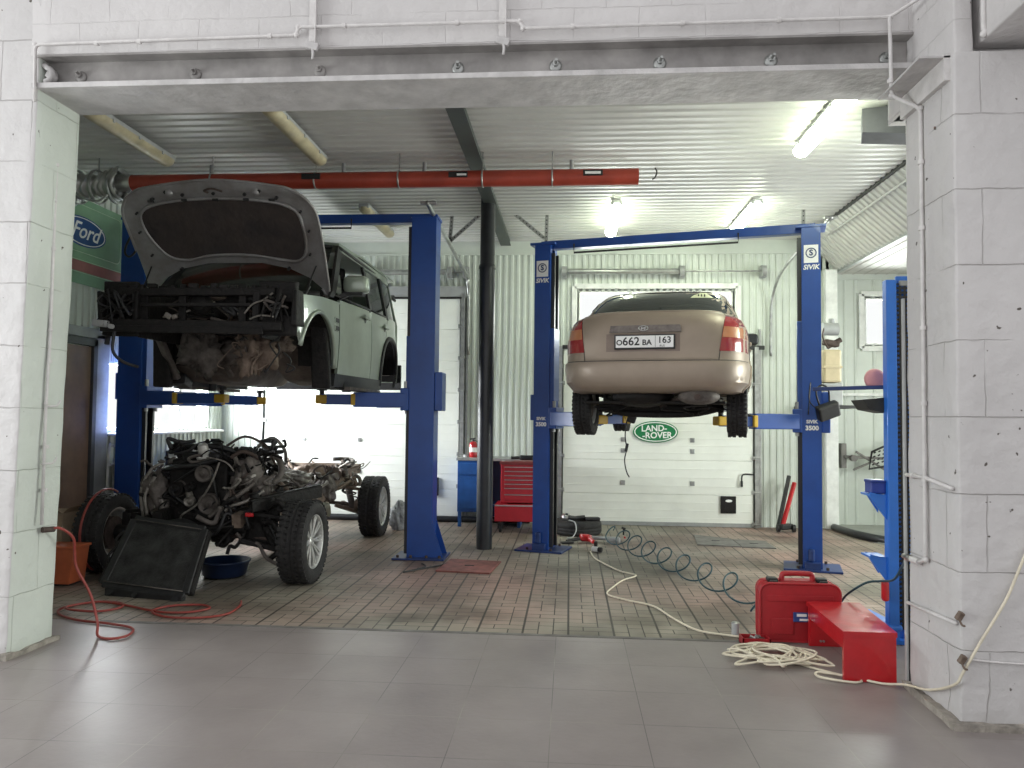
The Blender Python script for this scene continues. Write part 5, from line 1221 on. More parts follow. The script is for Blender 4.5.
blob((CX - .05, 8.75, 1.00), .22, 12, 'under_grey', 'heat_shield', .35, (1.3, 1.4, .55), K); blob((CX + .25, 9.2, .86), .17, 15, 'silver_dirty', 'heat_shield', .4, (1.2, 1.6, .5), K)
blob((CX + .2, 10.0, .86), .16, 18, 'rusty', 'air_reservoir', .3, (1.3, 1.3, .8), K); blob((CX - .2, 9.7, .86), .17, 19, 'silver_dirty', 'compressor_cover', .3, (1.4, 1.2, .7), K)
blob((CX + .42, 10.15, .80), .13, 28, 'rust_dark', 'spring_mount', .3, (1, 1, 1.2), K); blob((CX + .50, 9.75, .68), .14, 29, 'under_grey', 'spring_mount', .4, (1, 1.2, 1.1), K)
rnd = random.Random(21)
for k in range(80):
    y = rnd.uniform(8.3, 11.0); pts = [V(CX + rnd.uniform(-.55, .6), y, rnd.uniform(.66, .92))]
    for _ in range(4):
        q = pts[-1] + V(rnd.uniform(-.16, .16), rnd.uniform(-.15, .3), rnd.uniform(-.10, .10)); q.z = min(1.0, max(.5, q.z)); q.x = min(CX + .72, max(CX - .6, q.x)); q.y = min(11.1, q.y); pts.append(q)
    MB().tube(pts, rnd.choice((.008, .012, .018, .028)), 7, 5).build('pipe', rnd.choice(('rusty', 'silver_dirty', 'under_grey', 'rust_dark', 'car_dark')), K)
for k in range(26):
    y = rnd.uniform(8.6, 11.0); b = MB(); p = V(CX + rnd.uniform(-.5, .6), y, rnd.uniform(.66, .90)); q = (rnd.uniform(.06, .18), rnd.uniform(.08, .24), rnd.uniform(.05, .12))
    if k % 2: b.box(p, q, (rnd.uniform(-.5, .5), rnd.uniform(-.5, .5), rnd.uniform(-1, 1)), .02)
    else: d = V(rnd.uniform(-1, 1), rnd.uniform(-1, 1), rnd.uniform(-.4, .4)).normalized(); b.cyl(p - d * .08, p + d * .08, rnd.uniform(.03, .06), n=16)
    b.jitter(.008, 14); b.build('chassis_fitting', rnd.choice(('rusty', 'silver_dirty', 'under_grey', 'rust_dark')), K)
# --- engine
EX, EY = -3.76, 7.72
bl = MB(); bl.box((EX, EY + .2, .80), (.50, .62, .50), None, .05); bl.box((EX, EY + .2, .52), (.40, .5, .18), None, .05); bl.bb(EX - .30, EX + .30, EY - .14, EY - .08, .55, 1.12, .03)
bl.jitter(.02, 7); EN = bl.build('engine_block', 'car_dark', K)
for s in (-1, 1):
    b = MB(); b.box((EX + s * .20, EY + .22, 1.10), (.22, .58, .18), (0, s * .45, 0), .04)
    for k in range(5): b.cyl((EX + s * .24, EY - .02 + k * .12, 1.16), (EX + s * .28, EY - .02 + k * .12, 1.24), .022, n=10)
    b.jitter(.012, 9); b.build('cylinder_head', 'car_dark', EN)
    b = MB(); b.box((EX + s * .36, EY + .2, .92), (.08, .5, .12), None, .02)
    for k in range(4): b.tube([(EX + s * .36, EY + k * .13, .92), (EX + s * .46, EY + k * .13, .86), (EX + s * .44, EY + k * .12, .7)], .028, 8, 4)
    b.build('exhaust_manifold', 'rust_dark', EN)
b = MB(); b.box((EX, EY + .15, 1.20), (.40, .50, .10), None, .04); b.jitter(.02, 8); b.build('intake_manifold', 'black', EN)
def pulley(x, z, r, y=EY - .20, nm='pulley', m='car_dark', rib=True):
    b = MB(); b.lathe([(0, .03), (r * .35, .03), (r * .4, .015), (r * .78, .012), (r * .85, .035), (r, .035), (r, .02), (r * .93, .015), (r, .01), (r * .93, .003), (r, -.01), (r, -.03), (0, -.03)], (x, y, z), (0, -1, 0), 32); b.cyl((x, y - .03, z), (x, y - .045, z), r * .2, n=6, smooth=False); b.cyl((x, y, z), (x, y + .12, z), r * .5, n=14); return b.build(nm, m, EN)
pulley(EX + .16, .74, .105, m='under_grey'); pulley(EX + .10, 1.04, .085, m='under_grey'); pulley(EX - .18, .88, .075, nm='alternator_pulley'); pulley(EX - .04, .76, .050, nm='tensioner_pulley', m='silver_dirty'); pulley(EX - .04, .90, .045, nm='idler_pulley'); pulley(EX + .02, .62, .04, m='car_dark')
b = MB(); b.tube([(EX + .255, EY - .21, .78), (EX + .18, EY - .21, 1.07), (EX + .06, EY - .21, 1.12), (EX - .24, EY - .21, .92), (EX - .20, EY - .21, .81), (EX - .07, EY - .21, .72), (EX + .08, EY - .21, .65)], .012, 6, closed=True); b.build('drive_belt', 'black', EN)
b = MB(); b.lathe([(0, -.06), (.06, -.06), (.085, -.04), (.085, .10), (.06, .12), (0, .12)], (EX - .19, EY - .06, .88), (0, -1, 0), 24); b.build('alternator', 'under_grey', EN)
b = MB(); b.bar((EX - .08, EY - .16, .86), (EX - .02, EY - .18, .70), .07, .05, .02); b.build('tensioner', 'silver_dirty', EN)
b = MB(); b.lathe([(0, .09), (.035, .09), (.05, .07), (.055, 0), (.05, -.06), (0, -.07)], (EX + .04, EY - .10, 1.25), (0, -.4, 1), 20); b.box((EX + .04, EY - .12, 1.20), (.12, .08, .08), (0, 0, .3), .03); b.build('pump_housing', mat('bright_cast_alu', (.55, .54, .51), .45, .4, .2, 12), EN)
blob((EX - .42, EY - .15, .86), .13, 31, 'under_grey', 'steering_pump', .4, (.9, .8, 1.4), EN); blob((EX + .46, EY + .0, 1.02), .15, 33, 'under_grey', 'turbocharger', .3, (1, .9, 1.1), EN); blob((EX - .38, EY - .12, .72), .11, 35, 'silver_dirty', 'hose_flange', .4, (1, .8, 1), EN)
b = MB(); b.lathe([(0, .05), (.05, .05), (.09, .03), (.11, .0), (.11, -.04), (.06, -.06), (0, -.06)], (EX + .48, EY - .06, 1.02), (.4, -1, .1), 26); b.build('turbo_housing', 'silver_dirty', EN)
b = MB(); b.box((EX + .60, EY + .05, .86), (.16, .22, .30), (0, .1, .2), .05); b.jitter(.02, 8); b.build('filter_housing', 'under_grey', EN)
rnd = random.Random(77)
for (m_, r_, p) in (('silver_dirty', .018, [(-.52, -.2, .60), (-.54, -.22, .85), (-.46, -.2, 1.06), (-.36, -.15, 1.14)]), ('silver_dirty', .016, [(-.46, -.24, .62), (-.48, -.25, .82), (-.40, -.22, 1.0)]),
                    ('silver_dirty', .010, [(.30, -.3, 1.16), (.22, -.3, .95), (.08, -.3, .74), (-.08, -.3, .62), (-.02, -.3, .52)]),
                    ('under_grey', .024, [(.36, -.1, 1.22), (.44, -.15, 1.05), (.40, -.2, .90), (.34, -.24, .78)]), ('under_grey', .022, [(.62, -.2, .95), (.5, -.28, .84), (.36, -.3, .74), (.22, -.32, .62)]),
                    ('silver_dirty', .018, [(.72, -.2, .88), (.58, -.3, .78), (.42, -.32, .72), (.30, -.34, .58), (.26, -.34, .46)]), ('black', .026, [(-.40, -.1, 1.05), (-.2, -.18, 1.10), (0, -.18, 1.12), (.2, -.15, 1.18)]),
                    ('black', .030, [(-.3, .1, 1.26), (-.1, 0, 1.3), (.15, .0, 1.3), (.35, .1, 1.22)]), ('rust_dark', .02, [(.5, .1, 1.1), (.55, .0, 1.2), (.45, -.1, 1.26), (.34, -.12, 1.2)]),
                    ('black', .02, [(-.3, -.1, 1.28), (-.34, -.1, 1.38), (-.22, -.05, 1.34), (-.1, 0, 1.36)]), ('rust_dark', .014, [(.1, .3, 1.3), (.3, .3, 1.40), (.5, .35, 1.30), (.6, .4, 1.1)]),
                    ('under_grey', .035, [(.5, .35, 1.25), (.62, .45, 1.15), (.66, .4, 1.0), (.6, .3, .9)]), ('silver_dirty', .02, [(.35, .5, 1.28), (.5, .55, 1.38), (.62, .6, 1.25), (.6, .7, 1.1)])):
    MB().tube([(EX + a, EY + b_, c_) for a, b_, c_ in p], r_, 9, 7).build('engine_pipe', m_, EN)
def clump(n, x0, x1, y0, y1, z0, z1, rs, ms, st=.14, nm='wire'):
    for k in range(n):
        pts = [V(EX + rnd.uniform(x0, x1), EY + rnd.uniform(y0, y1), rnd.uniform(z0, z1))]
        for _ in range(4): 
            q = pts[-1] + V(rnd.uniform(-st, st), rnd.uniform(-st, st) * .6, rnd.uniform(-st, st) * .7); q.z = min(z1 + .05, max(z0 - .05, q.z)); pts.append(q)
        MB().tube(pts, rnd.choice(rs), 7, 5).build(nm, rnd.choice(ms), EN)
clump(58, -.42, .60, -.15, .55, 1.08, 1.30, (.007, .010, .016, .022), ('black', 'black', 'car_dark', 'car_dark', 'under_grey'))
clump(24, .30, .70, -.28, .2, .55, 1.15, (.008, .012, .02), ('under_grey', 'silver_dirty', 'car_dark', 'rust_dark'), .12)
clump(12, -.55, -.28, -.25, .0, .6, 1.12, (.008, .012, .018), ('under_grey', 'silver_dirty', 'car_dark'), .08)
for k in range(30):
    b = MB(); p = V(EX + rnd.uniform(-.38, .62), EY + rnd.uniform(-.12, .5), rnd.uniform(.95, 1.27)); b.box(p, (rnd.uniform(.04, .13), rnd.uniform(.04, .12), rnd.uniform(.03, .09)), (rnd.uniform(-.6, .6), rnd.uniform(-.6, .6), rnd.uniform(-1, 1)), .015); b.build('engine_fitting', rnd.choice(('car_dark', 'black', 'black', 'under_grey', 'car_dark')), EN)
b = MB(); b.box((CX + .15, 7.55, .60), (.9, .12, .10), None, .02); b.box((CX - .15, 7.42, .48), (.7, .25, .06), None, .02); b.jitter(.015, 8); b.build('front_subframe', 'car_dark', K)
b = MB(); b.box((-3.08, 7.28, .67), (.08, .04, .04), None, .01); b.build('red_connector', 'red', K)
rnd = random.Random(4)
for k in range(14):
    p = V(rnd.uniform(-3.4, -2.85), 7.35 + rnd.uniform(-.05, .1), rnd.uniform(.45, .85)); pts = [p]
    for _ in range(4): pts.append(pts[-1] + V(rnd.uniform(-.12, .12), rnd.uniform(-.05, .05), rnd.uniform(-.14, .05)))
    MB().tube(pts, rnd.choice((.012, .018, .026)), 8, 6).build('chassis_hose', rnd.choice(('car_dark', 'black', 'car_dark', 'under_grey')), K)
b = MB(); b.bar((-3.25, 7.45, .38), (-2.75, 7.42, .33), .05, .05, .01); b.bar((-3.3, 7.5, .62), (-2.85, 7.45, .66), .06, .16, .02); b.box((-3.05, 7.5, .5), (.35, .1, .3), None, .04); b.jitter(.02, 7); b.build('axle_carrier', 'car_dark', K)

# radiator leaning against the chassis
A_, B_, C_, D_ = V(-4.20, 6.74, .10), V(-3.36, 6.60, .06), V(-3.40, 7.02, .56), V(-4.14, 7.12, .63)
nr = (B_ - A_).cross(D_ - A_).normalized()
def rq(u, v, h=0): return A_ * (1 - u) * (1 - v) + B_ * u * (1 - v) + C_ * u * v + D_ * (1 - u) * v + nr * h
R_ = thing('radiator', 'black car radiator leaning against the front of the bare chassis', 'radiator', (-3.8, 6.7, 0))
b = MB(); b.panel([(.03, .03), (.97, .03), (.97, .97), (.03, .97)], lambda u, v: rq(u, v, .0), lambda u, v: -nr * .05, .1); b.build('core', 'radiator_fin', R_)
b = MB()
for (p, q) in (((0, 0), (1, 0)), ((1, 0), (1, 1)), ((1, 1), (0, 1)), ((0, 1), (0, 0))): b.bar(rq(*p, -.01), rq(*q, -.01), .07, .035, .008, nr)
b.build('frame', 'black', R_)
b = MB(); b.tube([rq(.02, .02, .02), rq(.98, .02, .02)], .006, 6); b.tube([rq(.03, .98, .02), rq(.97, .98, .02)], .005, 6); b.build('edge_strip', 'under_grey', R_)
b = MB(); b.bar(rq(.05, -.08, -.04), rq(.98, -.07, -.04), .06, .08, .01); 
for u in (.12, .42, .9): b.cyl(rq(u, -.10, -.06), rq(u, -.10, .0), .035 if u != .42 else .025, n=16)
b.build('lower_tank', 'black', R_)
b = MB(); b.bar(rq(-.05, .02, -.04), rq(-.03, 1.0, -.04), .06, .07, .012); b.tube([rq(-.06, .3, 0), rq(-.10, .42, 0), rq(-.06, .55, 0), rq(-.11, .66, 0), rq(-.05, .8, 0)], .012, 7, 4); b.build('side_tank', 'car_dark', R_)
b = MB(); b.bar(rq(1.03, .02, -.04), rq(1.03, 1.0, -.04), .06, .07, .012); b.build('side_tank', 'car_dark', R_)
b = MB()
for k in range(26): u = .30 + .58 * k / 25; b.bar(rq(u, 1.0 + .06 * math.sin(PI * (k / 25)), -.06), rq(u, 1.05 + .12 * math.sin(PI * (k / 25)), -.10), .012, .03)
b.tube([rq(.30 + .58 * k / 20, 1.03 + .14 * math.sin(PI * k / 20), -.12) for k in range(21)], .02, 8); b.build('fan_shroud', 'black', R_)
# ---------------------------------------------------------------- smaller things
# basin
t = thing('plastic_basin', 'dark blue round basin on the floor behind the leaning radiator', 'basin', (-3.47, 7.62, 0))
MB().lathe([(0, .01), (.19, .01), (.21, .03), (.24, .15), (.255, .155), (.255, .17), (.235, .17), (.20, .04), (0, .03)], (-3.47, 7.62, 0), (0, 0, 1), 36).build('bowl', mat('navy_plastic', (.006, .018, .06), .4), t)
# strap over the front left tyre
b = MB(); b.tube([(-4.78 - .02 + .0 * a, 7.72 + .425 * math.cos(a), .425 + .42 * math.sin(a)) for a in [PI * (.35 + 1.0 * k / 26) for k in range(27)]], .012, 8)
tag(b.build('tyre_cord', 'red_hose'), 'red cord running over the left front tyre of the bare chassis', 'cord')
# grey plastic bag
b = MB(); b.sphere((0, 0, 0), 1, 26)
for v in b.bm.verts:
    n_ = v.co.normalized(); k = 1 + .45 * pnoise(n_ * 2) + .3 * pnoise(n_ * 5); v.co = V(-2.42 + n_.x * .14 * k, 11.0 + n_.y * .12 * k, max(.0, .19 + n_.z * .22 * k))
tag(b.build('plastic_bag', 'bag'), 'crumpled grey bag on the floor behind the rear chassis wheel', 'bag')
# workbench
t = thing('workbench', 'blue metal workbench behind the black column', 'workbench', (-1.25, 11.6, 0))
MB().bb(-1.68, -.72, 11.4, 11.95, .98, 1.02, .005).build('worktop', 'grey_trim', t)
b = MB(); b.bb(-1.66, -1.18, 11.42, 11.93, .22, .98, .006); b.build('cupboard', 'blue_bench', t)
b = MB(); b.bb(-1.62, -1.22, 11.405, 11.42, .27, .74, .004); dr_ = b.build('door', 'blue_bench', t)
b = MB(); b.bb(-1.62, -1.22, 11.405, 11.42, .77, .94, .004); b.build('drawer', 'blue_bench', t)
MB().bb(-1.27, -1.255, 11.39, 11.405, .46, .56, .004).build('handle', 'zinc', dr_)
b = MB(); b.bb(-.76, -.72, 11.42, 11.93, 0, .98); b.build('leg', 'blue_bench', t); 
for x in (-1.65, -1.22): MB().bb(x, x + .05, 11.43, 11.48, 0, .22).build('foot', 'blue_bench', t)
MB().bb(-1.2, -.72, 11.9, 11.93, .1, .98).build('back_panel', 'blue_dark', t); MB().bb(-1.2, -.74, 11.45, 11.9, .30, .33).build('shelf', 'blue_bench', t)
# tubs and pots on the bench
rnd = random.Random(2)
for k, (x, m_, lb) in enumerate(((-1.56, 'light_grey', 'small grey tin at the left end of the blue workbench'), (-1.35, 'rusty', 'small rusty part on the blue workbench beside the fire extinguisher'))):
    tag(MB().cyl((x, 11.6, 1.021), (x, 11.6, 1.06), .04, n=16).build('tin', m_), lb, 'tin')
t = thing('fire_extinguisher', 'red fire extinguisher standing on the blue workbench', 'fire extinguisher', (-1.45, 11.6, 1.02))
MB().lathe([(0, 0), (.06, 0), (.062, .02), (.062, .19), (.05, .225), (.022, .24), (0, .24)], (-1.45, 11.6, 1.022), (0, 0, 1), 24).build('cylinder', 'red', t)
b = MB(); b.cyl((-1.45, 11.6, 1.26), (-1.45, 11.6, 1.29), .018); b.box((-1.46, 11.6, 1.30), (.09, .02, .02), (0, -.2, 0), .004); b.tube([(-1.43, 11.6, 1.28), (-1.38, 11.58, 1.24), (-1.38, 11.57, 1.12)], .008, 7, 4); b.build('valve', 'black', t)
MB().cyl((-1.45, 11.6, 1.10), (-1.45, 11.6, 1.17), .0635, n=24).build('label', 'white', t)
# red tool cabinet on castors
TX0, TX1, TY0, TY1 = -.97, -.40, 10.95, 11.38
t = thing('tool_cabinet', 'red tool cabinet with drawers on castors beside the right lift', 'tool cabinet', (-.7, 11.15, 0))
MB().bb(TX0, TX1, TY0, TY1, .42, .98, .008).build('chest', 'red_cab', t)
MB().bb(TX0 - .015, TX1 + .015, TY0 - .02, TY1, .96, 1.00, .006).build('top_tray', mat('dull_red_tray', (.20, .03, .03), .5), t)
zz = .93
for k, h in enumerate((.06, .06, .06, .06, .06, .09, .09)):
    b = MB(); b.bb(TX0 + .05, TX1 - .02, TY0 - .012, TY0, zz - h + .006, zz, .004); dr_ = b.build('drawer', 'red_cab', t)
    MB().bb(TX0 + .05, TX1 - .02, TY0 - .024, TY0 - .010, zz - .012, zz - .001, .003).build('drawer_pull', 'metal', dr_); zz -= h
b = MB(); b.bb(TX0 - .08, TX1 + .03, TY0 - .05, TY1 + .02, .16, .40, .008); b.build('lower_box', 'red_cab', t)
b = MB(); b.bb(TX0 - .08, TX1 + .03, TY0 - .06, TY0 - .045, .375, .395, .003); b.build('lower_pull', 'metal', t)
for x in (TX0, TX1 - .05):
    for y in (TY0 + .02, TY1 - .06):
        b = MB(); b.cyl((x - .018, y, .055), (x + .018, y, .055), .055, n=20); b.bb(x - .03, x + .03, y - .03, y + .03, .11, .16, .004); b.bar((x - .024, y, .05), (x - .024, y, .13), .03, .006); b.bar((x + .024, y, .05), (x + .024, y, .13), .03, .006); b.build('castor', 'black', t)
t = thing('impact_wrench', 'black power tool lying on top of the red tool cabinet', 'power tool', (-.6, 11.15, 1.0))
b = MB(); b.bar((-.72, 11.15, 1.05), (-.48, 11.15, 1.05), .07, .07, .02); b.bar((-.52, 11.15, 1.05), (-.48, 11.05, 1.03), .05, .05, .015); b.cyl((-.72, 11.15, 1.05), (-.84, 11.15, 1.045), .022, n=14); b.build('body', 'black', t)
t = thing('spanner', 'dark spanner lying on the left part of the red tool cabinet', 'spanner', (-.85, 11.05, 1.0))
b = MB(); b.bar((-.94, 11.05, 1.008), (-.80, 11.08, 1.008), .02, .008, .002); b.cyl((-.94, 11.05, 1.002), (-.94, 11.05, 1.014), .02, n=6); b.build('shaft', 'zinc', t)

# tyre lying beside the lift with parts on it
t = thing('spare_tyre', 'black tyre lying flat on the floor beside the left post of the right lift', 'tyre', (.13, 11.0, 0))
pr = [(.20, .02), (.24, 0), (.30, .0), (.335, .03), (.34, .055), (.332, .06), (.34, .065), (.34, .10), (.332, .105), (.34, .11), (.34, .145), (.335, .17), (.30, .20), (.24, .20), (.20, .18), (.21, .10)]
MB().lathe(pr, (.12, 11.0, 0), (0, 0, 1), 56, True, True).build('casing', 'rubber', t)
t = thing('bearing_part', 'shiny metal hub part lying on the flat tyre', 'car part', (0, 11, .2))
b = MB(); b.lathe([(.02, 0), (.06, 0), (.07, .03), (.05, .07), (.02, .08)], (-.05, 10.92, .215), (.3, -.6, 1), 20); b.build('hub', 'metal', t)
b = MB(); b.box((.05, 10.9, .235), (.16, .10, .05), (0, .15, .4), .02); b.cyl((.10, 10.9, .23), (.22, 10.93, .24), .03, n=12); b.build('bracket', 'black', t)
b = MB(); b.tube([(.0, 10.72, .22), (.08, 10.68, .20), (.10, 10.62, .10), (.05, 10.55, .02), (-.02, 10.5, .012)], .008, 7, 6); tag(b.build('white_cable', 'light_grey'), 'pale cable hanging from the flat tyre to the floor', 'cable')
# black tool tray near the tyre (flat item)
b = MB(); b.box((.33, 10.9, .225), (.20, .12, .045), (0, 0, .2), .015); tag(b.build('tool_pouch', 'black'), 'flat black tool pouch lying on the right edge of the flat tyre', 'pouch')

# red pneumatic tool on floor
t = thing('air_drill', 'red and black air tool lying on the floor at the end of the coiled hose', 'air tool', (.28, 10.2, 0))
b = MB(); b.box((.22, 10.25, .06), (.15, .10, .09), (0, .1, .3), .02); b.bar((.26, 10.2, .07), (.32, 10.08, .03), .05, .05, .015); b.build('body', 'red', t)
b = MB(); b.cyl((.14, 10.22, .05), (-.03, 10.12, .03), .022, n=12); b.bar((-.10, 10.05, .02), (.06, 10.12, .02), .06, .03, .01); b.build('chisel_holder', 'black', t)
b = MB(); b.cyl((.30, 10.28, .06), (.52, 10.25, .055), .025, n=12); b.box((.58, 10.2, .05), (.18, .09, .07), (0, 0, -.2), .02); b.build('motor', 'grey_trim', t)
t = thing('spray_can', 'small white and black bottle lying on the pavers near the air tool', 'bottle', (.32, 9.55, 0))
b = MB(); b.cyl((.29, 9.56, .035), (.36, 9.52, .035), .032, n=16); b.build('bottle', 'white', t); b = MB(); b.cyl((.36, 9.52, .035), (.40, 9.5, .035), .03, n=14); b.cyl((.33, 9.6, .01), (.33, 9.58, .12), .022, n=12); b.build('cap', 'black', t)
t = thing('small_tool', 'tiny dark tool on the pavers near the right garage door', 'tool', (.76, 10.6, 0))
b = MB(); b.cyl((.76, 10.9, .01), (.76, 10.9, .10), .012, n=10); b.box((.76, 10.9, .10), (.06, .02, .03), (0, .4, 0), .006); b.build('handle', 'black', t); MB().cyl((.76, 10.65, .01), (.76, 10.72, .01), .014, n=10).build('tip', 'red', t)

# steel floor plates
def plate(label, pts, m_):
    t = thing('floor_plate', label, 'floor plate', (sum(p[0] for p in pts) / 4, sum(p[1] for p in pts) / 4, 0), 0, 'steel plates on the pavers')
    MB().prism([(x, y, .001) for x, y in pts], (0, 0, .014)).build('plate', m_, t)
    cx, cy = sum(p[0] for p in pts) / 4, sum(p[1] for p in pts) / 4
    MB().box((cx, cy, .0165), (.10, .035, .004), None, .001).build('lifting_slot', 'black', t)
plate('reddish steel plate on the pavers in front of the black column', [(-1.40, 8.12), (-.82, 8.05), (-.76, 8.72), (-1.34, 8.80)], 'plate_rust')
plate('grey steel floor plate before the right garage door, left of its pair', [(1.66, 10.2), (2.2, 10.12), (2.2, 10.75), (1.75, 11.05)], 'plate_grey')
plate('grey steel floor plate before the right garage door, right of its pair', [(2.21, 10.1), (2.62, 10.05), (2.62, 10.62), (2.21, 10.7)], 'plate_grey')

# coiled air hose
pts = []; n = 8.0
p0 = V(.55, 10.35, .02); p1 = V(1.62, 6.95, .02); pm = V(.95, 8.8, .02)
N_ = 240
for i in range(N_ + 1):
    k = i / N_; c_ = p0 * (1 - k) ** 2 + pm * 2 * k * (1 - k) + p1 * k * k
    a = 2 * PI * n * k; r = .125 * min(1, k * 12 + .3)
    pts.append(c_ + V(r * .95 * math.cos(a) , r * 1.3 * math.sin(a) * .8, .095 + .085 * math.sin(a + .4)))
b = MB(); b.tube(pts  , .0085, 7)
b.tube([pts[-1], (1.80, 6.85, .03), (1.70, 6.5, .16), (1.80, 6.3, .17), (1.88, 6.25, .1), (1.74, 6.2, .02), (1.70, 6.3, .02)]  , .0085, 7, 8) if False else None
b.tube([pts[-1], (1.55, 6.75, .02), (1.60, 6.7, .10), (1.75, 6.6, .17), (1.83, 6.5, .12), (1.78, 6.42, .02), (1.72, 6.4, .05), (1.74, 6.45, .15), (1.86, 6.35, .18), (1.95, 6.25, .15)]  , .0085, 7, 8)
b.tube([(1.95, 6.25, .15), (2.06, 6.15, .22), (2.08, 6.0, .34), (2.18, 5.9, .45), (2.28, 5.88, .47), (2.30, 5.7, .52), (2.24, 5.4, .68), (2.16, 5.15, .79), (2.10, 5.04, .80)]  , .0085, 7, 8)
tag(b.build('air_hose', 'hose_blue'), 'dark coiled air hose lying across the pavers to the red case', 'air hose')
t = thing('hose_coupling', 'metal hose coupling screwed to the right pillar reveal', 'coupling', (2.10, 4.95, .80))
b = MB(); b.cyl((2.095, 5.04, .80), (2.095, 4.92, .80), .016, n=14); b.cyl((2.095, 5.0, .80), (2.095, 4.96, .80), .022, n=6, smooth=False); b.build('sleeve', 'metal', t); MB().cyl((2.095, 4.92, .80), (2.095, 4.83, .80), .02, n=12).build('valve', 'pipe_white', t)

# cream extension cord
rnd = random.Random(12)
b = MB(); run = [(.26, 9.5, .01), (.30, 9.1, .01), (.40, 8.75, .01), (.55, 8.35, .01), (.70, 8.15, .01), (.55, 7.9, .01), (.44, 7.6, .01), (.36, 7.27, .01), (.52, 7.05, .01), (.74, 6.85, .01), (.86, 6.45, .01), (1.0, 6.12, .01), (1.22, 6.0, .01), (1.42, 5.92, .012), (1.52, 5.7, .012)]
b.tube(run, .0075, 7, 6)
lp = [V(1.52, 5.7, .012)]; c0 = V(1.38, 5.45, 0)
for k in range(62):
    a = k * 1.13 + rnd.uniform(-.4, .4); R0 = rnd.uniform(.10, .27); cc = c0 + V(rnd.uniform(-.08, .12), rnd.uniform(-.07, .07), 0)
    lp.append(cc + V(R0 * 1.15 * math.cos(a), R0 * .95 * math.sin(a), rnd.uniform(.012, .05) + .04 * (1 - R0 / .3)))
lp += [V(1.55, 5.35, .012), V(1.72, 5.18, .012), V(1.84, 5.08, .010), V(1.78, 5.03, .010), V(1.60, 5.10, .012), V(1.62, 5.2, .012), V(1.80, 5.12, .014), V(1.95, 5.02, .012), V(2.06, 4.96, .03), V(2.085, 4.7, .09), V(2.085, 4.40, .22), V(2.11, 4.355, .30), V(2.2, 4.355, .46), V(2.33, 4.355, .68), V(2.40, 4.355, .84), V(2.55, 4.36, 1.2)]
b.tube(lp, .0078, 7, 6)
tag(b.build('extension_cord', 'white_cord'), 'cream electric cord tangled on the floor and running up the right pillar', 'cord')
b = MB(); b.tube([(2.115, 4.37, .37), (2.4, 4.365, .355), (3.0, 4.365, .35)], .006, 6, 4); tag(b.build('thin_cable', 'pipe_white'), 'thin painted cable running level along the right pillar front', 'cable')
for (x, z, lb) in ((2.12, .37, 'rusty hook in the right pillar holding the cream cord'), (2.11, .60, 'rusty broken bracket on the edge of the right pillar')):
    b = MB(); b.box((x - .01, 4.36, z), (.03, .03, .05), (.3, .4, .2), .006); b.tube([(x - .02, 4.36, z), (x - .01, 4.34, z - .04), (x + .01, 4.35, z - .05)], .006, 6, 4); tag(b.build('wall_hook', 'rusty'), lb, 'hook')

# red power-tool case
t = thing('tool_case', 'red plastic power-tool case standing upright beside the red step stool', 'tool case', (1.72, 5.95, 0))
def casef(w0, w1, h0, h1, r):
    pts = []
    for cx, cz, a0 in ((w1 - r, h1 - r, 0), (w0 + r, h1 - r, 90), (w0 + .03, h0 + .03, 180), (w1 - .03, h0 + .03, 270)):
        rr = r if cz > .2 else .03
        for k in range(7): a = math.radians(a0 + 15 * k); pts.append((cx + rr * math.cos(a), cz + rr * math.sin(a)))
    return pts
cp = casef(1.42, 2.0, .005, .43, .07)
b = MB(); b.prism([(x, 5.90, z) for x, z in cp], (0, .10, 0)); b.build('front_shell', 'red_case', t)
b = MB(); b.prism([(x + .012, 6.004, z * .99 + .005) for x, z in cp], (0, .10, 0)); b.build('back_shell', 'red_case', t)
b = MB(); b.tube([(x, 5.90, z) for x, z in cp], .010, 8, closed=True); b.tube([(x, 6.002, z) for x, z in cp], .007, 8, closed=True); b.build('rim', 'red_case', t)
b = MB()
for x0_, x1_ in ((1.50, 1.66), (1.78, 1.92)): b.bb(x0_, x1_, 5.89, 5.90, .06, .18, .005)
b.bb(1.47, 1.95, 5.892, 5.90, .30, .345, .004); b.build('relief_ribs', 'red_case', t)
b = MB(); b.tube([(1.60, 5.98, .42), (1.60, 5.98, .475), (1.63, 5.98, .49), (1.79, 5.98, .49), (1.82, 5.98, .475), (1.82, 5.98, .42)], .020, 10, 4); b.bb(1.575, 1.845, 5.95, 6.01, .41, .44, .01); b.build('handle', 'red_case', t)
for x in (1.525, 1.885):
    b = MB(); b.box((x, 5.98, .445), (.075, .075, .03), (0, 0, 0), .008); b.bb(x - .03, x + .03, 5.905, 5.925, .40, .45, .006); b.build('latch', 'black', t)
lb_ = MB().bb(1.655, 1.86, 5.884, 5.892, .155, .225, .003).build('label', mat('blue_label', (.03, .07, .25), .4), t)
b = MB(); b.bb(1.68, 1.75, 5.880, 5.885, .195, .215); b.bb(1.70, 1.79, 5.880, 5.885, .165, .18); b.bb(1.80, 1.85, 5.880, 5.885, .162, .19); b.build('label_stripe', 'white', lb_)
t = thing('parts_tray', 'small red tray with odd metal parts left of the red case', 'tray', (1.40, 5.92, 0))
b = MB(); b.bb(1.26, 1.46, 5.75, 5.88, .0, .012); b.bb(1.26, 1.27, 5.75, 5.88, 0, .06); b.bb(1.45, 1.46, 5.75, 5.88, 0, .06); b.bb(1.26, 1.46, 5.75, 5.76, 0, .06); b.bb(1.26, 1.46, 5.87, 5.88, 0, .06); b.build('box', 'red_case', t)
rnd = random.Random(6)
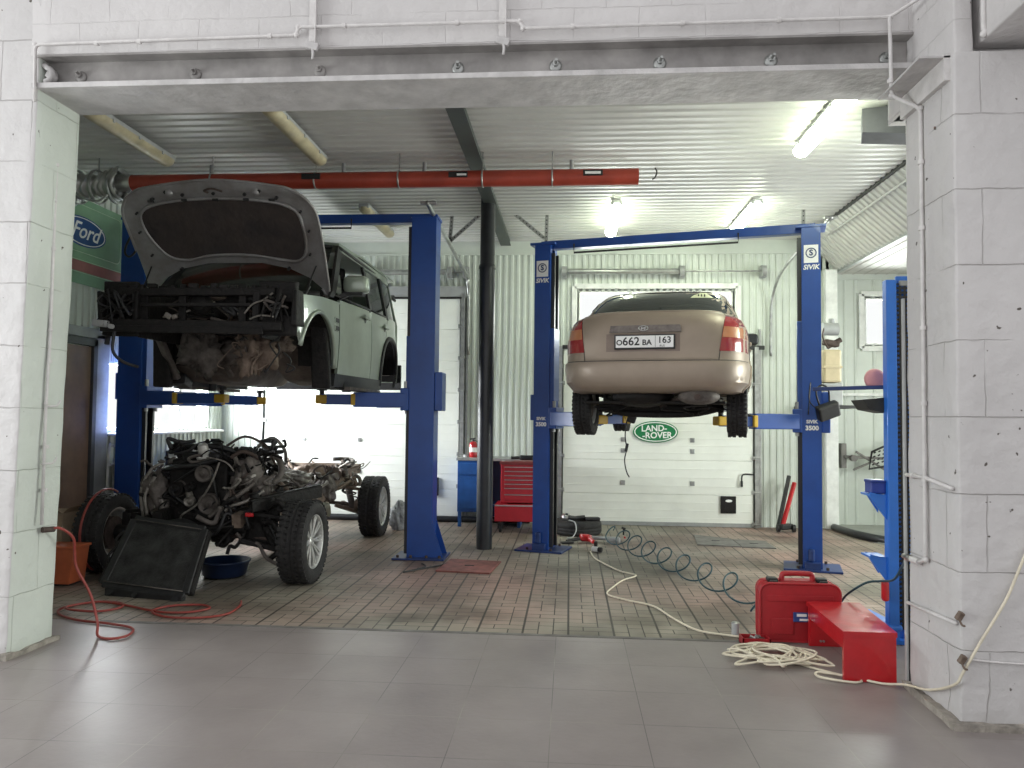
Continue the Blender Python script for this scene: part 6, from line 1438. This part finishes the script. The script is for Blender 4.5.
for k in range(7):
    b = MB(); p = V(rnd.uniform(1.30, 1.42), rnd.uniform(5.79, 5.84), .035 + .004 * k); d = V(rnd.uniform(-1, 1), rnd.uniform(-.5, .5), .2).normalized(); b.cyl(p - d * .02, p + d * .02, .010, n=8)
    tag(b.build('metal_socket', rnd.choice(('zinc', 'rust_dark'))), 'small metal socket lying in the red parts tray', 'socket', 'metal sockets in the parts tray')
t = thing('tin_can', 'small silver can standing at the left end of the red case', 'can', (1.27, 6.02, 0))
MB().cyl((1.27, 6.05, .001), (1.27, 6.05, .095), .028, n=24).build('can_body', 'light_grey', t); MB().lathe([(0, .004), (.026, .004), (.029, 0)], (1.27, 6.05, .095), (0, 0, 1), 24).build('lid', 'metal', t)

# red step bench
t = thing('step_stool', 'bright red wooden step stool beside the right pillar', 'step stool', (1.9, 5.45, 0))
def rotq(x, y, z): return V(x, y, z)
fx0, fx1, fy0, fy1 = 1.72, 2.04, 5.06, 5.86
b = MB(); b.prism([(1.73, 5.06, .285), (2.06, 5.06, .285), (2.12, 5.86, .285), (1.74, 5.86, .285)], (0, 0, .03)); b.build('top_board', 'red', t)
b = MB(); b.prism([(1.735, 5.065, .002), (2.055, 5.065, .002), (2.055, 5.065, .285), (1.735, 5.065, .285)], (0, .03, 0)); b.build('end_board', 'red', t)
b = MB(); b.prism([(1.75, 5.82, .002), (2.10, 5.82, .002), (2.10, 5.82, .285), (1.75, 5.82, .285)], (0, .03, 0)); b.build('end_board', 'red', t)
b = MB(); b.prism([(1.738, 5.10, .20), (1.752, 5.82, .20), (1.752, 5.82, .285), (1.738, 5.10, .285)], (.02, 0, 0)); b.build('side_rail', 'red', t)
for x in (1.77, 1.79): MB().cyl((x + .06, 5.812, .04), (x + .06, 5.825, .04), .008, n=10).build('screw', 'zinc', t)
# tool stand with perforated panel
t = thing('tool_stand', 'tall bright blue stand with perforated panel behind the right pillar', 'stand', (2.45, 6.0, 0))
b = MB(); b.bb(2.355, 2.43, 5.92, 6.0, .02, 2.70, .006); b.build('upright', 'blue_bright', t)
b = MB(); b.bb(2.46, 2.56, 6.0, 6.03, 0, 2.74, .004); b.build('back_upright', 'blue_bright', t)
PM = mat('black_perforated_sheet', (.025, .025, .027), .45, .3)
nt = PM.node_tree; N = nt.nodes; Lk = nt.links
tc = N.new('ShaderNodeTexCoord'); sp = N.new('ShaderNodeSeparateXYZ'); Lk.new(tc.outputs['Object'], sp.inputs[0])
def sn(o):
    m1 = N.new('ShaderNodeMath'); m1.operation = 'MULTIPLY'; m1.inputs[1].default_value = 2 * PI / .034; Lk.new(o, m1.inputs[0])
    m2 = N.new('ShaderNodeMath'); m2.operation = 'SINE'; Lk.new(m1.outputs[0], m2.inputs[0]); return m2.outputs[0]
ad = N.new('ShaderNodeMath'); ad.operation = 'ADD'; Lk.new(sn(sp.outputs['X']), ad.inputs[0]); Lk.new(sn(sp.outputs['Z']), ad.inputs[1])
lt = N.new('ShaderNodeMath'); lt.operation = 'LESS_THAN'; lt.inputs[1].default_value = .75; Lk.new(ad.outputs[0], lt.inputs[0]); Lk.new(lt.outputs[0], N['Principled BSDF'].inputs['Alpha'])
b = MB(); b.panel([(2.43, .1), (2.95, .1), (2.95, 2.68), (2.43, 2.68)], lambda x, z: (x, 5.97, z), (0, .002, 0), .5); b.build('perforated_panel', PM, t)
b = MB(); b.bb(2.47, 2.95, 5.96, 5.985, 2.66, 2.70, .003); b.bb(2.47, 2.95, 5.96, 5.985, .55, .58, .003); b.build('panel_frame', 'grey_trim', t)
for z in (.62, 1.08):
    b = MB(); b.prism([(2.36, 5.95, z - .18), (2.36, 5.95, z + .0), (2.24, 5.95, z + .03), (2.23, 5.95, z + .0)], (0, .015, 0)); b.prism([(2.36, 6.12, z - .14), (2.36, 6.12, z + .0), (2.26, 6.12, z + .02)], (0, .015, 0)); b.bb(2.235, 2.36, 5.95, 6.14, z + .0, z + .015, .003); b.build('shelf_bracket', 'blue_bright', t)
b = MB(); b.bar((2.40, 6.05, 1.90), (1.90, 6.20, 1.885), .035, .03, .004); b.build('side_arm', 'blue_dark', t)
b = MB(); b.bb(2.38, 2.60, 5.93, 6.5, .0, .03); b.build('base', 'blue_bright', t)
t = thing('blue_box', 'small dark blue plastic box on the stand bracket', 'box', (2.30, 6.0, 1.12))
MB().bb(2.25, 2.36, 5.96, 6.10, 1.098, 1.185, .012).build('box_body', mat('royal_blue_plastic', (.012, .04, .28), .35), t); MB().bb(2.245, 2.363, 5.955, 6.105, 1.175, 1.20, .01).build('lid', mat('royal_blue_lid', (.010, .035, .24), .35), t)
t = thing('black_tray', 'black plastic tray hanging on the left side of the blue stand', 'tray', (2.3, 6.0, 1.73))
b = MB(); b.prism([(2.20, 5.98, 1.80), (2.385, 5.98, 1.82), (2.385, 5.98, 1.70), (2.25, 5.98, 1.725)], (0, .25, 0)); b.build('tray_body', 'black', t)
t = thing('pink_disc', 'pale pink round plastic lid behind the blue stand', 'lid', (2.34, 6.1, 1.93))
MB().lathe([(0, .03), (.05, .03), (.075, .015), (.08, -.01), (0, -.015)], (2.345, 6.12, 1.965), (0, -1, 0), 26).build('disc', 'pink', t)
t = thing('cleaning_pad', 'blue cloth and red pad on the floor behind the step stool', 'cloth', (2.25, 6.2, 0))
b = MB(); b.box((2.30, 6.15, .12), (.26, .5, .05), (0, 0, .1), .02); b.build('blue_cloth', 'blue_bright', t); b = MB(); b.box((2.31, 5.88, .40), (.05, .06, .15), (0, 0, 0), .02); b.build('red_pad', 'red', t)
b = MB(); b.bb(2.18, 2.42, 5.95, 6.4, .0, .10, .01); b.build('base_box', 'light_grey', t)
# grey steel angle on the back edge of the pillar
t = thing('steel_angle', 'upright grey steel angle fixed to the rear edge of the right pillar', 'steel angle', (2.13, 5.2, 0))
MB().bb(2.098, 2.112, 5.02, 5.05, .02, 2.42, .003).build('flange', 'light_grey', t); MB().bb(2.112, 2.122, 5.02, 5.08, .02, 2.42, .003).build('web', 'black', t)

# compressor / pump on the wall
t = thing('pump_unit', 'beige tank with a dark motor on top mounted on the pier behind the right lift', 'pump', (3.5, 10.6, 1.84))
MB().bb(3.36, 3.60, 10.5, 10.8, 2.14, 2.58, .03).build('tank', 'beige', t); MB().bb(3.355, 3.605, 10.49, 10.81, 2.33, 2.36, .004).build('band', 'beige', t)
MB().bb(3.36, 3.61, 10.5, 10.8, 1.84, 2.13, .01).build('base_box', 'grey_trim', t)
b = MB(); b.cyl((3.38, 10.6, 2.86), (3.58, 10.6, 2.86), .085, n=22); b.cyl((3.50, 10.6, 2.86), (3.50, 10.6, 3.0), .04); b.build('motor', 'grey_trim', t)
b = MB(); b.box((3.49, 10.6, 2.67), (.20, .14, .08), (0, .2, 0), .02); b.cyl((3.44, 10.6, 2.62), (3.62, 10.6, 2.72), .035, n=14); b.tube([(3.4, 10.55, 2.9), (3.35, 10.5, 2.75), (3.42, 10.5, 2.6)], .01, 7, 4); b.build('valve', 'rust_dark', t)
MB().bb(3.40, 3.90, 10.6, 12.0, 1.80, 1.84).build('wall_bracket', 'black', t)
# red jack leaning against back wall
t = thing('trolley_jack', 'red and black tool leaning in the corner right of the right garage door', 'jack', (3.15, 11.8, 0))
b = MB(); b.bar((3.12, 11.6, .10), (3.36, 11.85, .70), .055, .05, .01); b.build('arm', 'red', t)
b = MB(); b.bar((3.06, 11.6, .10), (3.28, 11.85, .80), .05, .05, .01); b.bar((3.05, 11.5, .08), (3.25, 11.62, .08), .12, .08, .02)
for x in (3.02, 3.24): b.cyl((x, 11.55, .06), (x + .04, 11.55, .06), .055, n=18)
b.build('frame', 'black', t)
# clamp on the alcove wall
t = thing('wheel_clamp', 'black perforated bracket tool hanging on the alcove wall', 'wheel clamp', (4.4, 12.3, 1.0))
MB().bb(4.18, 4.26, 12.25, 12.38, .90, 1.28, .006).build('wall_plate', 'plate_grey', t)
b = MB(); b.bar((4.22, 12.25, 1.08), (4.78, 12.2, 1.06), .05, .04, .008); b.bar((4.38, 12.2, 1.16), (4.85, 12.2, .86), .04, .03, .006); b.bar((4.34, 12.2, .88), (4.60, 12.2, 1.0), .04, .03, .006); b.cyl((4.34, 12.24, 1.06), (4.34, 12.14, 1.06), .05, n=16); b.build('arms', 'plate_grey', t)
fr = [(4.56, .90), (4.60, 1.16), (4.98, 1.34), (5.06, 1.12), (4.98, .98)]
b = MB(); b.tube([(x, 12.16, z) for x, z in fr], .018, 8, closed=True); b.build('bracket_frame', 'black', t)
b = MB()
for k in range(6):
    for j in range(4): x = 4.62 + k * .07 + j * .008; z = .97 + j * .06 + k * .022; b.box((x, 12.16, z), (.038, .012, .022), (0, -.5, 0), .003)
b.build('bracket_grid', 'black', t)

# radiators below left window
def radiator(label, y0, y1):
    t = thing('heating_radiator', label, 'radiator', (XL + .12, (y0 + y1) / 2, .3), 0, 'radiators under the left window')
    k = int((y1 - y0) / .08)
    for i in range(k):
        y = y0 + (y1 - y0) * (i + .5) / k; b = MB(); b.box((XL + .13, y, .76), (.10, .062, .66), None, .025, 3); b.box((XL + .19, y, .76), (.02, .05, .5), None, .008); b.build('section', 'white_trim', t)
    for y in (y0 + .1, y1 - .1): MB().bb(XL - .02, XL + .14, y - .015, y + .015, .62, .66).build('wall_bracket', 'white_trim', t)
    for z in (.52, 1.02): MB().cyl((XL + .13, y0 - .1, z), (XL + .13, y1 + .05, z), .016, n=12).build('header_pipe', 'white_trim', t)
radiator('white heating radiator under the far end of the left window', 10.7, 11.55)
radiator('white heating radiator under the near end of the left window', 8.95, 9.6)
b = MB(); b.tube([(XL + .1, 8.86, .2), (XL + .1, 8.86, 1.16), (XL + .12, 8.95, 1.24), (XL + .12, 9.5, 1.24), (XL + .12, 9.58, 1.18), (XL + .12, 9.58, .2)], .018, 10, 4); tag(b.build('heating_pipe', 'white_trim'), 'white heating pipe looping round the near radiator', 'pipe')
t = thing('leaning_board', 'flat black board leaning below the left window behind the engine', 'board', (XL + .3, 10.5, .6))
MB().bb(XL + .24, XL + .28, 9.9, 10.75, .45, 1.14, .006).build('board', 'black', t)

# things by the left pillar
t = thing('cardboard_box', 'open cardboard box on the floor just behind the left pillar', 'box', (-4.55, 6.6, 0))
b = MB(); b.bb(-5.5, -5.09, 7.45, 7.85, .0, .62, .004); b.build('carton', 'cardboard', t)
b = MB(); b.prism([(-5.09, 7.45, .62), (-5.5, 7.45, .62), (-5.48, 7.33, .70), (-5.11, 7.33, .70)], (0, .005, 0.004)); b.prism([(-5.09, 7.45, .62), (-5.09, 7.85, .62), (-5.03, 7.83, .68), (-5.03, 7.47, .68)], (0.004, 0, 0.004)); b.build('flap', 'cardboard', t)
t = thing('orange_bin', 'orange plastic bin between the left pillar and the front left tyre', 'bin', (-4.83, 7.1, 0))
b = MB(); b.prism([(-4.96, 7.0, .02), (-4.70, 7.0, .02), (-4.66, 7.0, .36), (-5.0, 7.0, .36)], (0, .24, 0)); b.build('bin_body', 'orange_plastic', t)
b = MB(); b.bb(-5.01, -4.645, 6.985, 7.255, .35, .375, .006); b.build('bin_rim', 'orange_plastic', t)
b = MB(); b.bb(-4.94, -4.72, 7.02, 7.22, 0, .02); b.build('bin_foot', 'black', t)
t = thing('black_hose_pipe', 'thick dark hose hanging beside the brown door just behind the left pillar', 'hose', (-4.55, 6.4, .5))
b = MB(); b.tube([(-4.42, 6.2, .6), (-4.38, 6.2, .85), (-4.44, 6.2, 1.1), (-4.45, 6.2, 1.3), (-4.46, 6.2, 1.45)], .03, 10, 6); b.build('hose', 'black', t)
# red air hose at left
b = MB()
b.tube([(-3.655, 5.22, .815), (-3.60, 5.25, .82), (-3.57, 5.35, .74), (-3.60, 5.42, .62), (-3.60, 5.45, .50), (-3.52, 5.5, .3), (-3.46, 5.5, .1), (-3.42, 5.45, .016), (-3.28, 5.40, .014), (-3.22, 5.5, .014), (-3.30, 5.68, .014), (-3.55, 5.78, .014), (-3.85, 5.85, .014), (-4.1, 6.0, .014), (-4.2, 6.2, .014), (-4.05, 6.42, .014), (-3.82, 6.40, .014), (-3.74, 6.25, .014), (-3.85, 6.12, .014), (-4.05, 6.08, .03), (-4.15, 6.18, .03), (-4.0, 6.36, .03), (-3.75, 6.34, .014),
        (-3.5, 6.22, .014), (-3.3, 6.15, .014), (-3.1, 6.18, .014), (-3.0, 6.32, .014), (-3.12, 6.42, .014), (-3.35, 6.36, .014), (-3.42, 6.18, .014), (-3.22, 6.02, .014), (-2.95, 6.02, .014), (-2.78, 6.15, .014), (-2.78, 6.4, .014), (-2.84, 6.58, .014)], .0098, 8, 8)
tag(b.build('air_hose', 'red_hose'), 'brick-red air hose hanging from the left pillar and looped on the floor', 'air hose')
t = thing('hose_coupling', 'dark hose coupling on the left pillar reveal', 'coupling', (-3.64, 5.2, .82))
MB().cyl((-3.67, 5.16, .82), (-3.64, 5.24, .815), .02, n=12).build('sleeve', 'rust_dark', t)
b = MB(); b.cyl((-4.2, 4.75, .02), (-3.80, 4.8, .02), .02, n=14); tag(b.build('rubber_tube', 'black'), 'short black tube on the floor at the foot of the left pillar', 'tube')
b = MB(); b.tube([(-1.62, 8.5, .01), (-1.55, 8.3, .01), (-1.72, 8.0, .01), (-1.45, 8.35, .01), (-1.35, 8.5, .01)], .008, 7, 6); tag(b.build('floor_cable', 'black'), 'thin black cable on the pavers beside the reddish floor plate', 'cable')
# pipe stubs on left pillar
for (y, z, lb) in ((5.14, 1.68, 'small bent nail in the left pillar reveal at half height'), (5.12, 1.28, 'small bent nail low on the left pillar reveal')):
    b = MB(); b.tube([(-3.665, y, z), (-3.63, y, z + .005), (-3.60, y + .03, z + .01), (-3.59, y + .05, z + .05)], .007, 6, 4); tag(b.build('wall_nail', 'pipe_white'), lb, 'nail')
# curled wire under ceiling, lamp head behind the pillar
b = MB(); b.tube([(.92, 8.5, 4.41), (.94, 8.5, 4.36), (.92, 8.5, 4.30), (.89, 8.5, 4.28)], .008, 6, 5); tag(b.build('ceiling_wire', 'black'), 'short dark wire end hanging from the ceiling right of the red duct', 'wire')
t = thing('floodlight', 'white wall lamp fixed to the sloping panel behind the right pillar', 'lamp', (3.7, 8.6, 4.0))
b = MB(); b.box((3.80, 8.6, 4.12), (.16, .2, .08), (0, .6, .4), .02); b.build('arm', 'zinc', t); b = MB(); b.sphere((3.95, 8.5, 3.90), .14, 20, (1, .8, .9)); b.build('lamp_globe', 'white_trim', t)

# ---------------------------------------------------------------- camera, daylight
H = 1.65; Fpx = 770.0; P_ = math.atan(32 / Fpx); Rr = math.radians(.6); yaw = math.atan(58 / Fpx)
fwv = V(-math.sin(yaw) * math.cos(P_), math.cos(yaw) * math.cos(P_), math.sin(P_)); rt = V(math.cos(yaw), math.sin(yaw), 0); up = rt.cross(fwv)
r2 = rt * math.cos(Rr) + up * math.sin(Rr); u2 = up * math.cos(Rr) - rt * math.sin(Rr)
cam = bpy.data.cameras.new('camera'); cam.sensor_width = 36; cam.lens = Fpx / 1024 * 36; cam.clip_end = 200
co = bpy.data.objects.new('camera', cam); COL.objects.link(co)
co.matrix_world = Matrix(((r2.x, u2.x, -fwv.x, 0), (r2.y, u2.y, -fwv.y, 0), (r2.z, u2.z, -fwv.z, H), (0, 0, 0, 1)))
S.camera = co
w = bpy.data.worlds.new('daylight'); S.world = w; w.use_nodes = True
bg = w.node_tree.nodes['Background']; bg.inputs['Color'].default_value = (.985, .985, 1.0, 1); bg.inputs['Strength'].default_value = 1.0
def area(name, loc, d, sx, sy, e, col):
    L_ = bpy.data.lights.new(name, 'AREA'); L_.shape = 'RECTANGLE'; L_.size = sx; L_.size_y = sy; L_.energy = e; L_.color = col
    o = bpy.data.objects.new(name, L_); COL.objects.link(o); o.location = loc; o.rotation_euler = Vector(d).to_track_quat('-Z', 'Y').to_euler(); return o
# daylight outside the windows, plus two added fill lights
area('daylight_left', (XL - .5, 10.25, 2.1), (1, 0, -.12), 2.6, 1.3, 800, (.95, .97, 1))
area('daylight_high', (1.3, YB + .6, 3.3), (0, -1, -.1), 2.4, .9, 90, (.95, 1, .96))
area('daylight_alcove', (5.2, 13.2, 3.2), (0, -1, -.1), 1.4, .9, 130, (.95, 1, .96))
area('added_fill_right', (7.0, 7.8, 2.2), (-1, 0, .0), 2.9, 1.9, 420, (.96, .99, .96))  # added fill behind the invented right-wall window, brightens the bay
area('added_fill_near_room', (-7.3, 1.9, 2.3), (1, 0, -.05), 3.4, 2.2, 330, (.96, .98, 1))  # added fill behind the invented near-room window, lights the right pillar reveal
vs = S.view_settings; S.display_settings.display_device = 'sRGB'; vs.view_transform = 'Standard'; vs.look = 'None'; vs.gamma = 1.0; vs.exposure = 0.0; vs.use_curve_mapping = False
# working properties are not part of the scene
for o in COL.objects:
    if '_org' in o: del o['_org']
